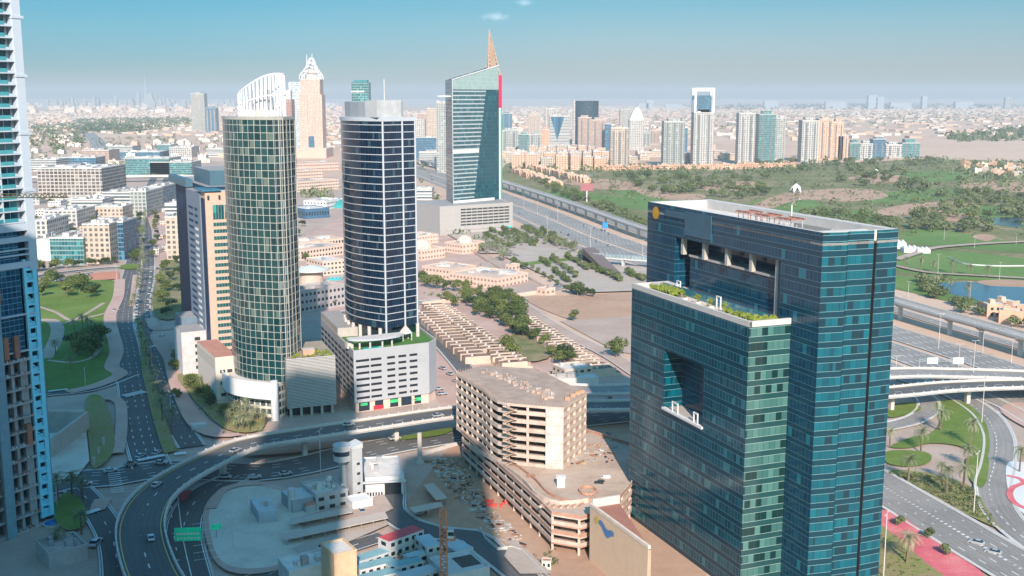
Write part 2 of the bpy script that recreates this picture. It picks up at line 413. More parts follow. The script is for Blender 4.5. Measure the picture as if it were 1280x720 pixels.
# far belts of green
GOLF = lay('golf_ground', [(618, 222), (640, 196), (760, 200), (900, 214), (1000, 205), (1150, 196), (1400, 200), (1500, 330), (1400, 420), (1120, 362), (960, 330), (810, 296), (700, 252)], ROUGHG, 0)
for k, px in enumerate([
    [(700, 236), (760, 244), (830, 252), (850, 262), (800, 262), (740, 250)],
    [(760, 236), (800, 240), (860, 246), (850, 252), (790, 248)],
    [(940, 252), (990, 246), (1020, 252), (1040, 264), (1000, 270), (950, 266)],
    [(1080, 246), (1130, 238), (1180, 236), (1205, 244), (1160, 250), (1100, 254)],
    [(1120, 218), (1170, 213), (1215, 218), (1190, 226), (1130, 228)],
    [(1030, 268), (1080, 262), (1110, 270), (1080, 280), (1040, 278)],
    [(1125, 292), (1160, 286), (1230, 296), (1290, 308), (1290, 316), (1200, 310), (1140, 304)],
    [(1195, 262), (1250, 258), (1290, 270), (1290, 284), (1240, 280)],
    [(1115, 318), (1190, 314), (1270, 322), (1330, 330), (1330, 362), (1240, 352), (1160, 346), (1118, 336)],
    [(1118, 345), (1180, 352), (1250, 360), (1236, 382), (1190, 378), (1140, 366), (1118, 358)],
    [(640, 238), (690, 240), (720, 250), (690, 250)], [(640, 212), (700, 214), (720, 222), (660, 222)]]):
    lay('fairway', px, LAWN2, 5)
for px in [[(930, 262), (990, 240), (1080, 236), (1110, 246), (1060, 252), (1000, 250), (960, 262)],
           [(1090, 266), (1130, 256), (1190, 252), (1220, 256), (1180, 262), (1120, 270)],
           [(1200, 232), (1250, 226), (1290, 232), (1290, 240), (1230, 240)],
           [(790, 236), (830, 240), (880, 244), (870, 250), (820, 248)],
           [(1222, 352), (1260, 350), (1300, 354), (1300, 362), (1240, 358)],
           [(700, 226), (760, 224), (800, 232), (780, 238), (730, 234)], [(860, 232), (920, 226), (960, 232), (900, 240)], [(1060, 222), (1110, 218), (1140, 224), (1090, 230)], [(1150, 262), (1200, 266), (1230, 274), (1180, 276)], [(1010, 282), (1060, 284), (1100, 290), (1040, 291)],
           [(1215, 296), (1230, 293), (1245, 297), (1232, 302)]]:
    lay('sand_patch', px, SAND, 5)
tag(lay('pond', [(1172, 356), (1210, 353), (1240, 358), (1300, 362), (1300, 382), (1250, 380), (1215, 375), (1185, 366)], WATER), kind='structure')
tag(lay('lake', [(668, 219), (700, 217), (740, 218), (735, 222), (700, 224), (675, 222)], WATER), kind='structure')
tag(lay('lake', [(1225, 275), (1260, 272), (1300, 277), (1300, 285), (1250, 282)], WATER), kind='structure')
lay('desert_field', [(1040, 205), (1060, 180), (1290, 176), (1400, 182), (1400, 204), (1150, 199)], DESERT, 0)
lay('bare_field', [(655, 372), (720, 370), (800, 366), (830, 376), (830, 400), (740, 402), (700, 396)], SAND, 3)
lay('sandy_lot', [(700, 402), (790, 396), (830, 396), (830, 450), (770, 440)], PAVE, 0)
# ---- the highway: viaduct line gives its course
VL = [G(x, y) for x, y in [(520, 205), (560, 215), (628, 236), (715, 266), (809, 301), (960, 346), (1125, 400), (1201, 423), (1253, 438.5), (1360, 472), (1480, 512)]]
VLS = spline(VL, 12)
def road(name, L, w, m=None, z=None, lanes=None, solid=True, on=3.0, gap=6.0, o0=None, o1=None, kerb=None, dw=.28):
    """a carriageway along line L (travel order), its paint as a part; lanes: list of offsets with dashes"""
    LV[0] += .012; z = LV[0] if z is None else z
    o0, o1 = (-w / 2, w / 2) if o0 is None else (o0, o1)
    mb = MB(m or ASPH); ribbon(mb, L, o0, o1, z, m or ASPH); o = tag(mb.build(name), kind='structure')
    p = MB(PAINT)
    for q in (lanes or []): dashes(p, L, q, dw, z + .03, on, gap, PAINT)
    if solid:
        ribbon(p, L, o0 + .5, o0 + .5 + dw, z + .03, PAINT); ribbon(p, L, o1 - .5 - dw, o1 - .5, z + .03, PAINT)
    if p.f: p.build('lane_marking', o)
    if kerb:
        k = MB(kerb[1]); 
        for s_ in kerb[2]:
            e = o0 if s_ < 0 else o1
            ribbon(k, L, e - kerb[0] / 2, e + kerb[0] / 2, z + .14, kerb[1], thick=.14)
        k.build('kerb', o)
    return o
HW = spline(VL, 25)
# right of travel (away from the eye to near): travel runs far -> near, so "right" is the camera-left side
for k, (a, b) in enumerate(((14, 38), (42, 66))):
    road('highway', HW, 0, ASPHL, lanes=[a + 3.7 * j for j in range(1, 7)], o0=a, o1=b, dw=.45, on=4, gap=8)
road('service_road', HW, 0, ASPHL, o0=70, o1=79, lanes=[74.5], dw=.4)
road('service_road', HW, 0, ASPHL, o0=-20, o1=-10, lanes=[-15], dw=.4)
# ---- avenues on the west side
AV = lambda pts, step=6: spline([G(x, y) for x, y in pts], step)
avl = AV([(196, 215), (186, 236), (176, 256), (172, 280), (170, 310), (165, 340), (157, 375), (153, 405), (158, 432), (166, 485), (177, 545), (190, 585)])
avr = AV([(212, 215), (200, 240), (186, 262), (184, 290), (186, 320), (184, 350), (178, 378), (180, 405), (187, 430), (200, 472), (219, 524), (240, 560)])
KERB = lambda *s: (.5, CONCW, s)
road('avenue', avl, 13, lanes=[-3.2, 0, 3.2], kerb=KERB(-1, 1))
road('avenue', avr, 10, lanes=[-1.6, 1.6], kerb=KERB(-1, 1))
road('cross_street', AV([(20, 352), (60, 344), (110, 338), (150, 335), (200, 336)]), 10, lanes=[0], kerb=KERB(-1, 1))
ew = AV([(-60, 640), (20, 620), (80, 603), (140, 598), (200, 588), (262, 590), (320, 592), (380, 583), (440, 568), (500, 556), (570, 545), (640, 535), (760, 522), (860, 512)])
road('boulevard', ew, 19, lanes=[-6, -3, 3, 6], kerb=KERB(-1, 1))
road('boulevard', AV([(-60, 505), (20, 498), (70, 492), (110, 488), (150, 474), (165, 468)]), 9, lanes=[0], kerb=KERB(-1, 1))
road('slip_road', AV([(300, 596), (268, 610), (246, 626), (232, 650), (230, 680), (240, 725), (252, 770)]), 11, lanes=[0], kerb=KERB(-1, 1))
road('slip_road', AV([(205, 600), (208, 640), (212, 680), (222, 730), (232, 780)]), 9, lanes=[-1.5, 1.5], kerb=KERB(1))
road('side_street', AV([(96, 612), (118, 636), (138, 668), (146, 700), (150, 760)]), 9, lanes=[0], kerb=KERB(-1, 1))
road('yard_road', AV([(486, 592), (488, 622), (488, 640), (511, 658), (544, 668), (588, 672), (612, 690), (650, 720), (690, 760)]), 10, ASPH, kerb=KERB(-1, 1))
road('yard_road', AV([(480, 672), (430, 688), (380, 705), (330, 722), (250, 752)]), 8, ASPH, lanes=[0])
road('villa_street', AV([(512, 392), (540, 418), (570, 450), (592, 480), (602, 520)]), 10, ASPH, kerb=KERB(-1, 1))
road('villa_street', AV([(620, 350), (650, 380), (702, 415), (760, 444), (800, 470)]), 9, PAVE, kerb=KERB(-1, 1), solid=False)
road('villa_street', AV([(430, 392), (500, 382), (560, 376), (630, 370), (690, 362), (706, 350), (690, 338), (640, 318), (600, 300)]), 10, ASPHL, kerb=KERB(-1, 1))
# ---- lower right interchange
road('main_road', AV([(1060, 585), (1107, 613), (1169, 650), (1235, 690), (1300, 728), (1360, 765)], 4), 21, ASPHL, lanes=[-7, -3.5, 3.5, 7], kerb=(.9, CONCW, (-1, 1)), dw=.3)
mb = MB(WHITE); L = AV([(1060, 583), (1107, 611), (1169, 648), (1235, 688), (1300, 726)], 2)
dashes(mb, L, .6, 1.0, LV[0] + .05, 1.1, 1.0, WHITE); mb.build('road_median', None)['kind'] = 'structure'
road('ramp', AV([(1120, 470), (1170, 486), (1204, 500), (1233, 520), (1247, 542), (1250, 560), (1247, 585), (1241, 610), (1250, 640), (1276, 668), (1320, 700)], 4), 11, ASPHL, lanes=[1.2], kerb=(.9, CONCW, (-1, 1)), dw=.3, on=2, gap=3)
road('ramp', AV([(1080, 538), (1112, 534), (1143, 526), (1160, 514), (1158, 500), (1140, 488)], 4), 9, ASPHL, kerb=(.9, CONCW, (-1, 1)))
road('ramp', AV([(1225, 495), (1262, 512), (1300, 535)], 4), 8, ASPHL, kerb=(.9, CONCW, (-1, 1)))
for px, m, nm in [([(1113, 560), (1140, 548), (1160, 545), (1175, 530), (1170, 505), (1200, 503), (1225, 520), (1236, 545), (1232, 575), (1200, 560), (1165, 556), (1135, 562)], LAWN, 'lawn'),
              ([(1110, 566), (1150, 566), (1164, 572), (1158, 582), (1130, 585), (1108, 580)], LAWN, 'lawn'),
              ([(1108, 590), (1150, 592), (1185, 600), (1215, 612), (1240, 650), (1250, 664), (1190, 636), (1140, 606)], SCRUB, 'ground_cover'),
              ([(1208, 575), (1234, 572), (1234, 600), (1226, 612), (1212, 600)], LAWN, 'lawn'),
              ([(1100, 640), (1126, 648), (1150, 664), (1185, 690), (1230, 722), (1190, 730), (1150, 700), (1118, 672), (1100, 660)], REDSOIL, 'flower_bed'),
              ([(1095, 662), (1116, 670), (1150, 700), (1185, 735), (1090, 735)], SCRUB, 'ground_cover'),
              ([(1258, 584), (1275, 580), (1310, 590), (1310, 660), (1285, 650), (1262, 622)], WHITE, 'white_gravel'),
              ([(1250, 515), (1275, 505), (1330, 525), (1330, 545), (1290, 540)], PINKPAVE, 'paved_island'),
              ([(1112, 510), (1140, 505), (1150, 515), (1112, 524)], LAWN, 'lawn')]:
    lay(nm, px, m, 5)
mb = MB(REDSOIL); ribbon(mb, AV([(1258, 597), (1272, 600), (1280, 606), (1266, 612), (1262, 622), (1272, 634), (1300, 645)], 2), -1, 1, LV[0] + .03, REDSOIL)
tag(mb.build('flower_bed'), kind='structure')
# ---- park
lay('park_lawn', [(44, 362), (90, 352), (140, 352), (148, 365), (140, 395), (142, 440), (150, 462), (120, 482), (70, 490), (50, 470)], LAWN, 5)
for pts, w in (([(46, 384), (70, 392), (90, 402), (120, 396), (150, 388)], 2.6), ([(48, 402), (64, 402), (72, 412), (68, 430), (56, 450)], 7), ([(72, 408), (100, 398), (130, 380)], 2.4), ([(60, 452), (90, 455), (116, 448), (128, 430)], 2.2)):
    LV[0] += .012; mb = MB(PINKPAVE); ribbon(mb, AV(pts, 3), -w / 2, w / 2, LV[0], PAVE); tag(mb.build('park_path'), kind='structure')
LV[0] += .012; mb = MB(PINKPAVE); ribbon(mb, AV([(150, 350), (148, 372), (138, 395), (140, 415), (146, 440), (140, 460), (150, 470), (120, 484), (85, 492)], 3), -3.5, 3.5, LV[0], PINKPAVE); tag(mb.build('park_path'), kind='structure')
lay('red_court', [(112, 343), (148, 340), (150, 350), (114, 352)], plain('red_court_surface', (.52, .22, .14), .8), 0)
lay('roundabout_island', [(150, 334), (160, 331), (174, 332), (176, 335), (164, 338), (152, 337)], LAWN, 4)
lay('pavement', [(182, 262), (190, 250), (214, 240), (222, 262), (216, 300), (212, 330), (206, 380), (196, 376), (200, 320), (190, 290)], PINKPAVE, 3)
lay('pavement', [(188, 425), (196, 412), (222, 410), (226, 440), (230, 480), (250, 520), (280, 540), (262, 548), (235, 528), (216, 480), (204, 450)], PINKPAVE, 3)
lay('median_strip', [(172, 400), (176, 400), (190, 465), (204, 520), (222, 566), (205, 570), (192, 530), (178, 470)], SCRUB, 0)
lay('median_strip', [(166, 345), (172, 345), (167, 385), (161, 385)], PINKPAVE, 0)
lay('side_garden', [(196, 350), (206, 326), (226, 330), (228, 390), (200, 400), (190, 380)], ROUGHG, 3)
lay('garden', [(222, 470), (280, 478), (330, 515), (325, 540), (285, 540), (250, 510)], SCRUB, 4)
lay('garden', [(65, 640), (85, 618), (105, 634), (106, 660), (80, 665)], LAWN, 4)
PSAND = ground('pale_sand', [(.3, (.44, .385, .32)), (.5, (.58, .51, .43)), (.7, (.66, .59, .51))], .09, .8)
lay('kerb_paving', [(255, 640), (282, 612), (332, 606), (408, 640), (400, 694), (342, 718), (288, 719), (262, 692)], PINKPAVE, 4)
lay('sandy_lot', [(262, 640), (285, 618), (330, 612), (400, 640), (395, 690), (340, 712), (290, 712), (268, 690)], PSAND, 4)
lay('red_paving', [(110, 645), (118, 628), (140, 624), (132, 640)], PINKPAVE, 0)
lay('red_paving', [(222, 618), (240, 616), (236, 626), (226, 632)], plain('red_paint', (.45, .06, .07), .8), 0)
lay('verge', [(520, 545), (560, 538), (568, 540), (545, 548), (485, 554)], LAWN, 3)
lay('verge', [(300, 572), (360, 560), (440, 552), (480, 548), (440, 558), (360, 570)], SAND, 3)
# crosswalks, stop lines, hatching
LV[0] += .05; cw = MB(PAINT)
def zebra(x0, y0, x1, y1, n, w, l):
    a, b = G(x0, y0), G(x1, y1); d = (b - a); d.normalize(); nn = Vector((-d.y, d.x, 0))
    for i in range(n):
        c = a.lerp(b, (i + .5) / n); e = d * (w / 2); f = nn * (l / 2)
        cw.face([(p.x, p.y, LV[0]) for p in (c - e - f, c + e - f, c + e + f, c - e + f)], PAINT)
for z in [(172, 579, 206, 572, 14, .55, 2.6), (218, 571, 233, 569, 7, .5, 2.6), (155, 498, 181, 492, 12, .5, 5), (141, 589, 148, 620, 12, .5, 4), (187, 437, 193, 434, 5, .5, 3), (60, 492, 85, 489, 10, .5, 2.5), (107, 646, 125, 640, 9, .5, 2.4)]: zebra(*z)
for i in range(6):
    cw.bar((*G(240 + i * .5, 660 + i * 9)[:2], LV[0]), (*G(272 + i * 2.5, 654 + i * 9)[:2], LV[0]), .22, .01, PAINT)
tag(cw.build('crosswalk_paint'), kind='structure')
# ---- parking lots
LOTM = ground('lot_paving', [(.3, (.35, .285, .24)), (.5, (.42, .35, .295)), (.7, (.48, .405, .35))], .05, .8)
def lot(px, m=LOTM): return lay('parking_lot', px, m, 0)
lot([(556, 292), (650, 286), (725, 318), (730, 340), (690, 336), (640, 318), (600, 318)])
lot([(630, 322), (730, 320), (830, 340), (830, 364), (720, 368), (690, 350)])
lot([(600, 330), (628, 328), (688, 362), (640, 372), (606, 352)], PAVE)
lot([(365, 690), (440, 655), (480, 648), (486, 660), (440, 680), (380, 702)])
lot([(375, 650), (480, 622), (492, 640), (470, 650), (380, 680)], PAVE)
lot([(640, 678), (662, 694), (690, 722), (650, 722), (630, 700)])
lay('green_strip', [(640, 331), (730, 322), (734, 325), (642, 335)], LAWN, 0)

lay('sandy_lot', [(62, 545), (108, 542), (112, 580), (96, 600), (64, 606)], PSAND, 0)
road('far_highway', spline([G(x, y) for x, y in [(140, 200), (122, 178), (108, 164), (94, 149), (86, 141)]], 60), 46, ASPHL, lanes=[-12, 0, 12], dw=1.2, on=20, gap=20)
LV[0] += .02; mb = MB(PINKPAVE)
for pts, w in (([(188, 400), (196, 414), (214, 412)], 6), ([(207, 430), (214, 470), (226, 505), (244, 536), (272, 548), (300, 546)], 4), ([(132, 500), (150, 506), (152, 540), (147, 570)], 4.5), ([(264, 640), (283, 614), (330, 608)], 3)):
    ribbon(mb, AV(pts, 3), -w / 2, w / 2, LV[0], PINKPAVE)
tag(mb.build('red_footway'), kind='structure')
lay('garden', [(108, 502), (130, 502), (144, 560), (118, 590), (112, 560)], SCRUB, 4)
# ------------------------------------------------------------------ large towers
def V2(v): return Vector((v[0], v[1])).normalized()
class Fr:
    """a plan frame: origin c, axis e1, e2 = its left normal"""
    def __init__(s, c, e1): s.c = Vector((c[0], c[1])); s.e1 = V2(e1); s.e2 = Vector((-s.e1.y, s.e1.x))
    def p(s, a, b, z): q = s.c + s.e1 * a + s.e2 * b; return (q.x, q.y, z)
    def q(s, a, b): q = s.c + s.e1 * a + s.e2 * b; return (q.x, q.y)
    def hit(s, px, py, t=0.0):
        """(along, height) where the pixel's ray meets the plane e2 = t"""
        d = ray(px, py); n = s.e2; o = s.c + n * t
        k = (o.x * n.x + o.y * n.y) / (d[0] * n.x + d[1] * n.y)
        P = Vector((d[0] * k, d[1] * k)); return ((P - s.c).dot(s.e1), CH + d[2] * k)
    def wall(s, mb, t, a0, a1, z0, z1, m, out=1, holes=()):
        """upright wall in the plane e2 = t with rectangular holes; UVs are metres"""
        xs = sorted({a0, a1, *[h[0] for h in holes], *[h[1] for h in holes]}); zs = sorted({z0, z1, *[h[2] for h in holes], *[h[3] for h in holes]})
        for i in range(len(xs) - 1):
            for j in range(len(zs) - 1):
                cx, cz = (xs[i] + xs[i + 1]) / 2, (zs[j] + zs[j + 1]) / 2
                if any(h[0] < cx < h[1] and h[2] < cz < h[3] for h in holes): continue
                q = [(xs[i], zs[j]), (xs[i + 1], zs[j]), (xs[i + 1], zs[j + 1]), (xs[i], zs[j + 1])]
                if out > 0: q.reverse()
                mb.face([s.p(a, t, z) for a, z in q], m, q)
    def cross(s, mb, a, t0, t1, z0, z1, m, out=1):
        q = [(t0, z0), (t1, z0), (t1, z1), (t0, z1)]
        if out < 0: q.reverse()
        mb.face([s.p(a, t, z) for t, z in q], m, q)
    def flat(s, mb, a0, a1, t0, t1, z, m, up=1):
        q = [s.p(a0, t0, z), s.p(a1, t0, z), s.p(a1, t1, z), s.p(a0, t1, z)]
        if up < 0: q.reverse()
        mb.face(q, m)
    def box(s, mb, a0, a1, t0, t1, z0, z1, m=None, top=None, pw=None):
        return mb.prism([s.q(a0, t0), s.q(a1, t0), s.q(a1, t1), s.q(a0, t1)], z0, z1, m, top, pw)
STEEL = plain('steel', (.42, .43, .44), .45, .6, var=.1)
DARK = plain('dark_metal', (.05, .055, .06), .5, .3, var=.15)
DGLASS = plain('dark_glass', (.015, .03, .045), .06, 0, var=.2, spec=.6)
GREYR = plain('grey_roofing', (.30, .29, .28), .85, var=.25, s=.5)
ROOFP = plain('pale_roofing', (.58, .54, .49), .85, var=.18, s=.4)
BEIGE = plain('beige_stone', (.50, .38, .28), .8, var=.12)
PLANT = ground('planting', [(.3, (.06, .09, .02)), (.5, (.16, .20, .035)), (.7, (.26, .27, .06))], .5, 2.2)
ORANGE = plain('orange_paint', (.62, .27, .10), .6, var=.25)
# ================================================================= teal office tower
def teal():
    ZB, FH = 96.0, 3.75
    BN, BL, BR = G(1029, 291, ZB), G(810, 252, ZB), G(1118.5, 285, ZB)
    f = Fr(BN, (BL - BN).to_2d()); LB = (BL - BN).length; WB = (BR - BN).length * .98
    ZA = 73.0
    a0 = f.hit(989, 398)[0]; ac = G(942, 404, ZA); al = G(787, 354.5, ZA)
    ta = (Vector((ac.x, ac.y)) - f.c).dot(f.e2); a1 = (Vector((al.x, al.y)) - f.c).dot(f.e1)
    g1 = facade('teal_curtain_wall', 1.5, FH, .10, .40, (.002, .038, .064), (.009, .085, .122), (.002, .040, .064), .08, (.03, .15, .18), vlc=(.05, .15, .18), tilt=.02, line=.02, linec=(.13, .28, .32), frough=.15, rough=.12, spec=.35, metal=.05, wave=.06)
    g2 = facade('blue_teal_curtain_wall', 1.5, FH, .08, .36, (.002, .035, .072), (.005, .060, .11), (.002, .040, .073), .03, (.01, .15, .2), tilt=.016, line=.022, vlc=(.03, .11, .15), linec=(.10, .22, .28), frough=.15, rough=.12, spec=.32, metal=.05, wave=.06)
    g3 = facade('turquoise_window_wall', 1.7, FH, .05, .42, (.0, .058, .082), (.0, .11, .145), (.0, .036, .056), .2, (.003, .03, .045), tilt=.012, line=.025, linec=(.17, .31, .33), frough=.12, spec=.5)
    g4 = facade('green_window_wall', 1.7, FH, .06, .42, (.035, .105, .10), (.075, .18, .16), (.016, .06, .062), .3, (.006, .03, .03), tilt=.012, line=.03, linec=(.24, .36, .33), frough=.12, spec=.5)
    # recess seen over the terrace
    s1, zr1 = f.hit(976, 326); s2, zr2 = f.hit(844, 296); zr = (zr1 + zr2) / 2
    root = E('office_tower', 'tall teal glass office tower with a roof terrace cut into its front', 'office tower', (BN.x, BN.y, 0))
    mb = MB(g1, g2)
    f.wall(mb, 0, 0, LB, 0, ZB, g2, 1, [(s1, s2, ZA - 3.5, zr), (a0, a1, -1, ZA - 3.5)])
    f.cross(mb, LB, -WB, 0, 0, ZB, g2, 1)
    f.wall(mb, -WB, 0, LB, 0, ZB, g2, -1)
    for (a, out, hi, lo) in ((s1, 1, -8, 0), (s2, -1, -8, 0)): f.cross(mb, a, hi, lo, ZA - 3.5, zr, g2, out)
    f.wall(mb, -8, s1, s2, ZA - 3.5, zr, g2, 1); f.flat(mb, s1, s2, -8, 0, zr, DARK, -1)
    mb.build('main_wall', root)
    mb = MB(g3)                                      # folded right-hand side with its dark slot
    e = [(0, 0), (.9, WB * .29), (0, WB * .34), (.5, WB * .66), (-1.5, WB * .66), (-1.5, WB * .71), (.2, WB * .71), (0, WB)]
    pr = 0
    for (oa, ta_), (ob, tb_) in zip(e, e[1:]):
        L = math.hypot(oa - ob, ta_ - tb_); slot = abs(ta_ - tb_) < .01 or oa < -1
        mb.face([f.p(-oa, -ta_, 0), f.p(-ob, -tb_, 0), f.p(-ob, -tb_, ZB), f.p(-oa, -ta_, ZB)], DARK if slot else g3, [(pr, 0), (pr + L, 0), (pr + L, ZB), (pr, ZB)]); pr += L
    sw = mb.build('side_wall', root)
    mb = MB(CONCW); P = [f.q(-o, -t) for o, t in e] + [f.q(LB, -WB), f.q(LB, 0)]
    mb.prism(P, ZB - 3.2, ZB - 2.6, ROOFP, ROOFP)
    mb.build('roof', root)
    mb = MB(CONCW)                                   # parapet
    f.box(mb, .02, LB - .02, -.9, -.03, ZB - 2.6, ZB + .02, CONCW); f.box(mb, .02, LB - .02, -WB + .03, -WB + 2.6, ZB - 2.6, ZB + .02, CONCW)
    f.box(mb, .02, 1.0, -WB + 2.6, -.9, ZB - 2.6, ZB + .02, CONCW); f.box(mb, LB - 2.4, LB - .03, -WB + 2.6, -.9, ZB - 2.6, ZB + .02, CONCW)
    f.box(mb, 8, 10, -WB + 2.7, -1.0, ZB - 2.6, ZB - .9, CONCW); f.box(mb, 14, 30, -WB * .62, -WB * .58, ZB - 2.6, ZB - 1.2, GREYR)
    mb.build('parapet', root)
    for k, s in enumerate((20, 30, 39)):             # red gantries on the roof
        mb = MB(ORANGE); red = plain('red_oxide_steel', (.30, .14, .11), .7)
        for q in (0, 2.4, 4.8):
            for t in (-4.5, -8.5): mb.bar(f.p(s + q, t, ZB - 2.6), f.p(s + q, t, ZB + .9), .2, .2, red if k else STEEL)
            mb.bar(f.p(s + q, -3.5, ZB + .9), f.p(s + q, -9.5, ZB + .9), .3, .3, red)
        for t in (-4.5, -8.5): mb.bar(f.p(s - .8, t, ZB + 1.1), f.p(s + 5.6, t, ZB + 1.1), .3, .3, red)
        mb.build('roof_gantry', root)
    mb = MB(STEEL); mb.bar(f.p(27, -10, ZB - 2.6), f.p(27, -10, ZB + 4), .35, .35, CONCW); mb.bar(f.p(27, -10, ZB + 4), f.p(25.4, -10, ZB + 5.6), .3, .3, CONCW); mb.bar(f.p(25.4, -10, ZB + 5.6), f.p(23.6, -10, ZB + 5.8), .3, .3, CONCW)
    mb.build('maintenance_arm', root)
    # recess: columns, inner glass box
    mb = MB(CONC)
    for k in range(5):
        a = s1 + 2.2 + (s2 - s1 - 5.5) * k / 4; f.box(mb, a, a + 1.3, -2.2, -.9, zr - 5 if 0 < k < 5 else ZA - 3.5, zr - .01, CONC)
    mb.each('recess_column', root)
    mb = MB(g1); f.box(mb, s1 + 4.2, s2 - 5, -7.98, -2.4, ZA - 3.5, zr - 5, g2, CONC, 1.5)
    f.box(mb, s1 + 4.0, s2 - 4.8, -2.4, -2.0, zr - 5.4, zr - 4.8, CONC)
    mb.build('inner_glass_box', root)
    # sign: orange disc and a plain grey panel
    mb = MB(plain('sign_orange', (.50, .27, .03), .6)); o_, z_ = f.hit(820.5, 266)
    n = 20
    mb.face([f.p(o_ + 1.9 * math.cos(6.2832 * i / n), .35, z_ + 1.9 * math.sin(6.2832 * i / n)) for i in reversed(range(n))])
    mb.face([f.p(o_ + 1.9 * math.cos(6.2832 * i / n), .02, z_ + 1.9 * math.sin(6.2832 * i / n)) for i in range(n)])
    mb.build('sign_disc', root)
    mb = MB(plain('sign_grey', (.04, .10, .145), .3)); A, z2 = f.hit(832, 262); B, _ = f.hit(890, 276); _, z1 = f.hit(890, 303); _, zt = f.hit(890, 270)
    f.box(mb, B, A - 12, .02, .3, z1 + .5, zt, None); f.box(mb, A - 12, A, .02, .3, z1 + 5, zt - .5, None)
    mb.build('sign_panel', root)
    # lower block with terrace
    h1, hz1 = f.hit(880, 457.5, ta); h2, hz2 = f.hit(831, 437.5, ta); _, hb = f.hit(830, 510, ta); _, hb2 = f.hit(879, 535, ta)
    ht, hb = (hz1 + hz2) / 2, (hb + hb2) / 2
    mb = MB(g1)
    f.wall(mb, ta, a0, a1, 0, ZA, g1, 1, [(h1, h2, hb, ht)])
    f.cross(mb, a0, 0, ta, 0, ZA, g4, -1); f.cross(mb, a1, 0, ta, 0, ZA, g1, 1)
    f.wall(mb, ta - 6, h1, h2, hb, ht, g2, 1); f.cross(mb, h1, ta - 6, ta, hb, ht, DGLASS, 1); f.cross(mb, h2, ta - 6, ta, hb, ht, g3, -1)
    f.flat(mb, h1, h2, ta - 6, ta, ht, DARK, -1); f.flat(mb, h1, h2, ta - 6, ta, hb, CONC, 1)
    mb.build('lower_wall', root)
    mb = MB(CONCW); f.box(mb, h1 - .3, h2 + .3, ta - .6, ta + .5, hb - .4, hb + .25, WHITE)
    for a in (h1 + 2.6, h1 + 4.6, h2 - 5, h2 - 8): f.box(mb, a, a + .35, ta - .3, ta, hb + .25, hb + 3.2, WHITE)
    for a in (h1 + 2.6, h2 - 8): f.box(mb, a + .36, a + (1.64 if a < h1 + 3 else 2.64), ta - .3, ta, hb + 2.8, hb + 3.2, WHITE)
    mb.build('balcony', root)
    mb = MB(plain('terrace_tiles', (.62, .50, .42), .8, var=.15, s=1.2))
    f.box(mb, a0 + .02, a1 - .02, .02, ta - .02, ZA - 2, ZA - 1.4, None)
    f.box(mb, s1 + .02, s2 - .02, -7.9, .02, ZA - 3.49, ZA - 1.45, None)
    mb.build('terrace_floor', root)
    mb = MB(CONCW); f.box(mb, a0, a1, ta - .8, ta + .06, ZA - 1.4, ZA + .05, CONCW); f.box(mb, a1 - .8, a1 + .06, 0, ta - .8, ZA - 1.4, ZA + .05, CONCW)
    f.box(mb, a0 - .06, a0 + .8, .0, ta - .8, ZA - 1.4, ZA + .05, CONCW); f.box(mb, a1 - 7, a1 - .8, .05, ta - 6, ZA - 1.4, ZA + .02, CONCW)
    mb.build('terrace_parapet', root)
    mb = MB(PLANT)
    for (p, q, t, u) in ((a0 + .8, a0 + 14, ta - 2.8, ta - .9), (a0 + .8, a0 + 2.8, 3, ta - 2.8), (a1 - 22, a1 - 8, ta - 4, ta - 1.2), (a1 - 20, a1 - 9, ta - 6.5, ta - 4)):
        nx, ny = max(2, int((p - q) / -1.0)), max(2, int((u - t) / .9))
        for i in range(nx):
            for j in range(ny):
                h = ZA + rnd.uniform(-.3, .75); c = f.p(p + (q - p) * (i + .5) / nx, t + (u - t) * (j + .5) / ny, h)
                mb.blob(c, rnd.uniform(.5, .85), rnd.uniform(.5, .85), rnd.uniform(.5, .8), PLANT, 5, 4, .25)
    mb.build('hedge', root)
    mb = MB(DGLASS); gl = plain('pool_glass', (.04, .18, .22), .05, spec=.7)
    f.box(mb, a0 + 6, s2 - 1, .6, 4.2, ZA - 1.39, ZA - .4, gl); f.box(mb, a0 + 6, s2 - 1, 4.25, 4.4, ZA - 1.39, ZA + .6, gl)
    mb.build('pool', root)
    mb = MB(CONCW)
    for k in range(5):
        a = a0 + 17 + 7 * k; f.box(mb, a, a + 1.5, ta - 4.6, ta - 3.1, ZA - 1.4, ZA - .5, CONCW)
    mb.each('planter', root)
    mb = MB(PLANT)
    for k in range(5):
        a = a0 + 17.7 + 7 * k
        for j in range(7): mb.blob(f.p(a + rnd.uniform(-.7, .7), ta - 3.8 + rnd.uniform(-.7, .7), ZA + rnd.uniform(-.2, 1.6)), .5, .5, .4, PLANT, 5, 3, .3)
    mb.each('planter_shrub', root, 7)
    mb = MB(WHITE)
    for a, t in ((a0 + 24, 5.5), (a1 - 12, 2.5)):
        for i in (0, 2): f.box(mb, a + i, a + i + .3, t, t + .3, ZA - 1.4, ZA + 1.6, WHITE)
        f.box(mb, a, a + 2.3, t, t + .3, ZA + 1.6, ZA + 1.9, WHITE)
    mb.each('door_frame', root, 3)
    # slim rear block seen past the right edge
    rb = G(1121, 386, 72); mb = MB(g4); f.box(mb, 6, 22, -WB - 1.6, -WB - .01, 0, 72, g4, CONC, 1.7); mb.build('rear_block', root)
    return f, LB, WB, a0, a1, ta
TE = teal()
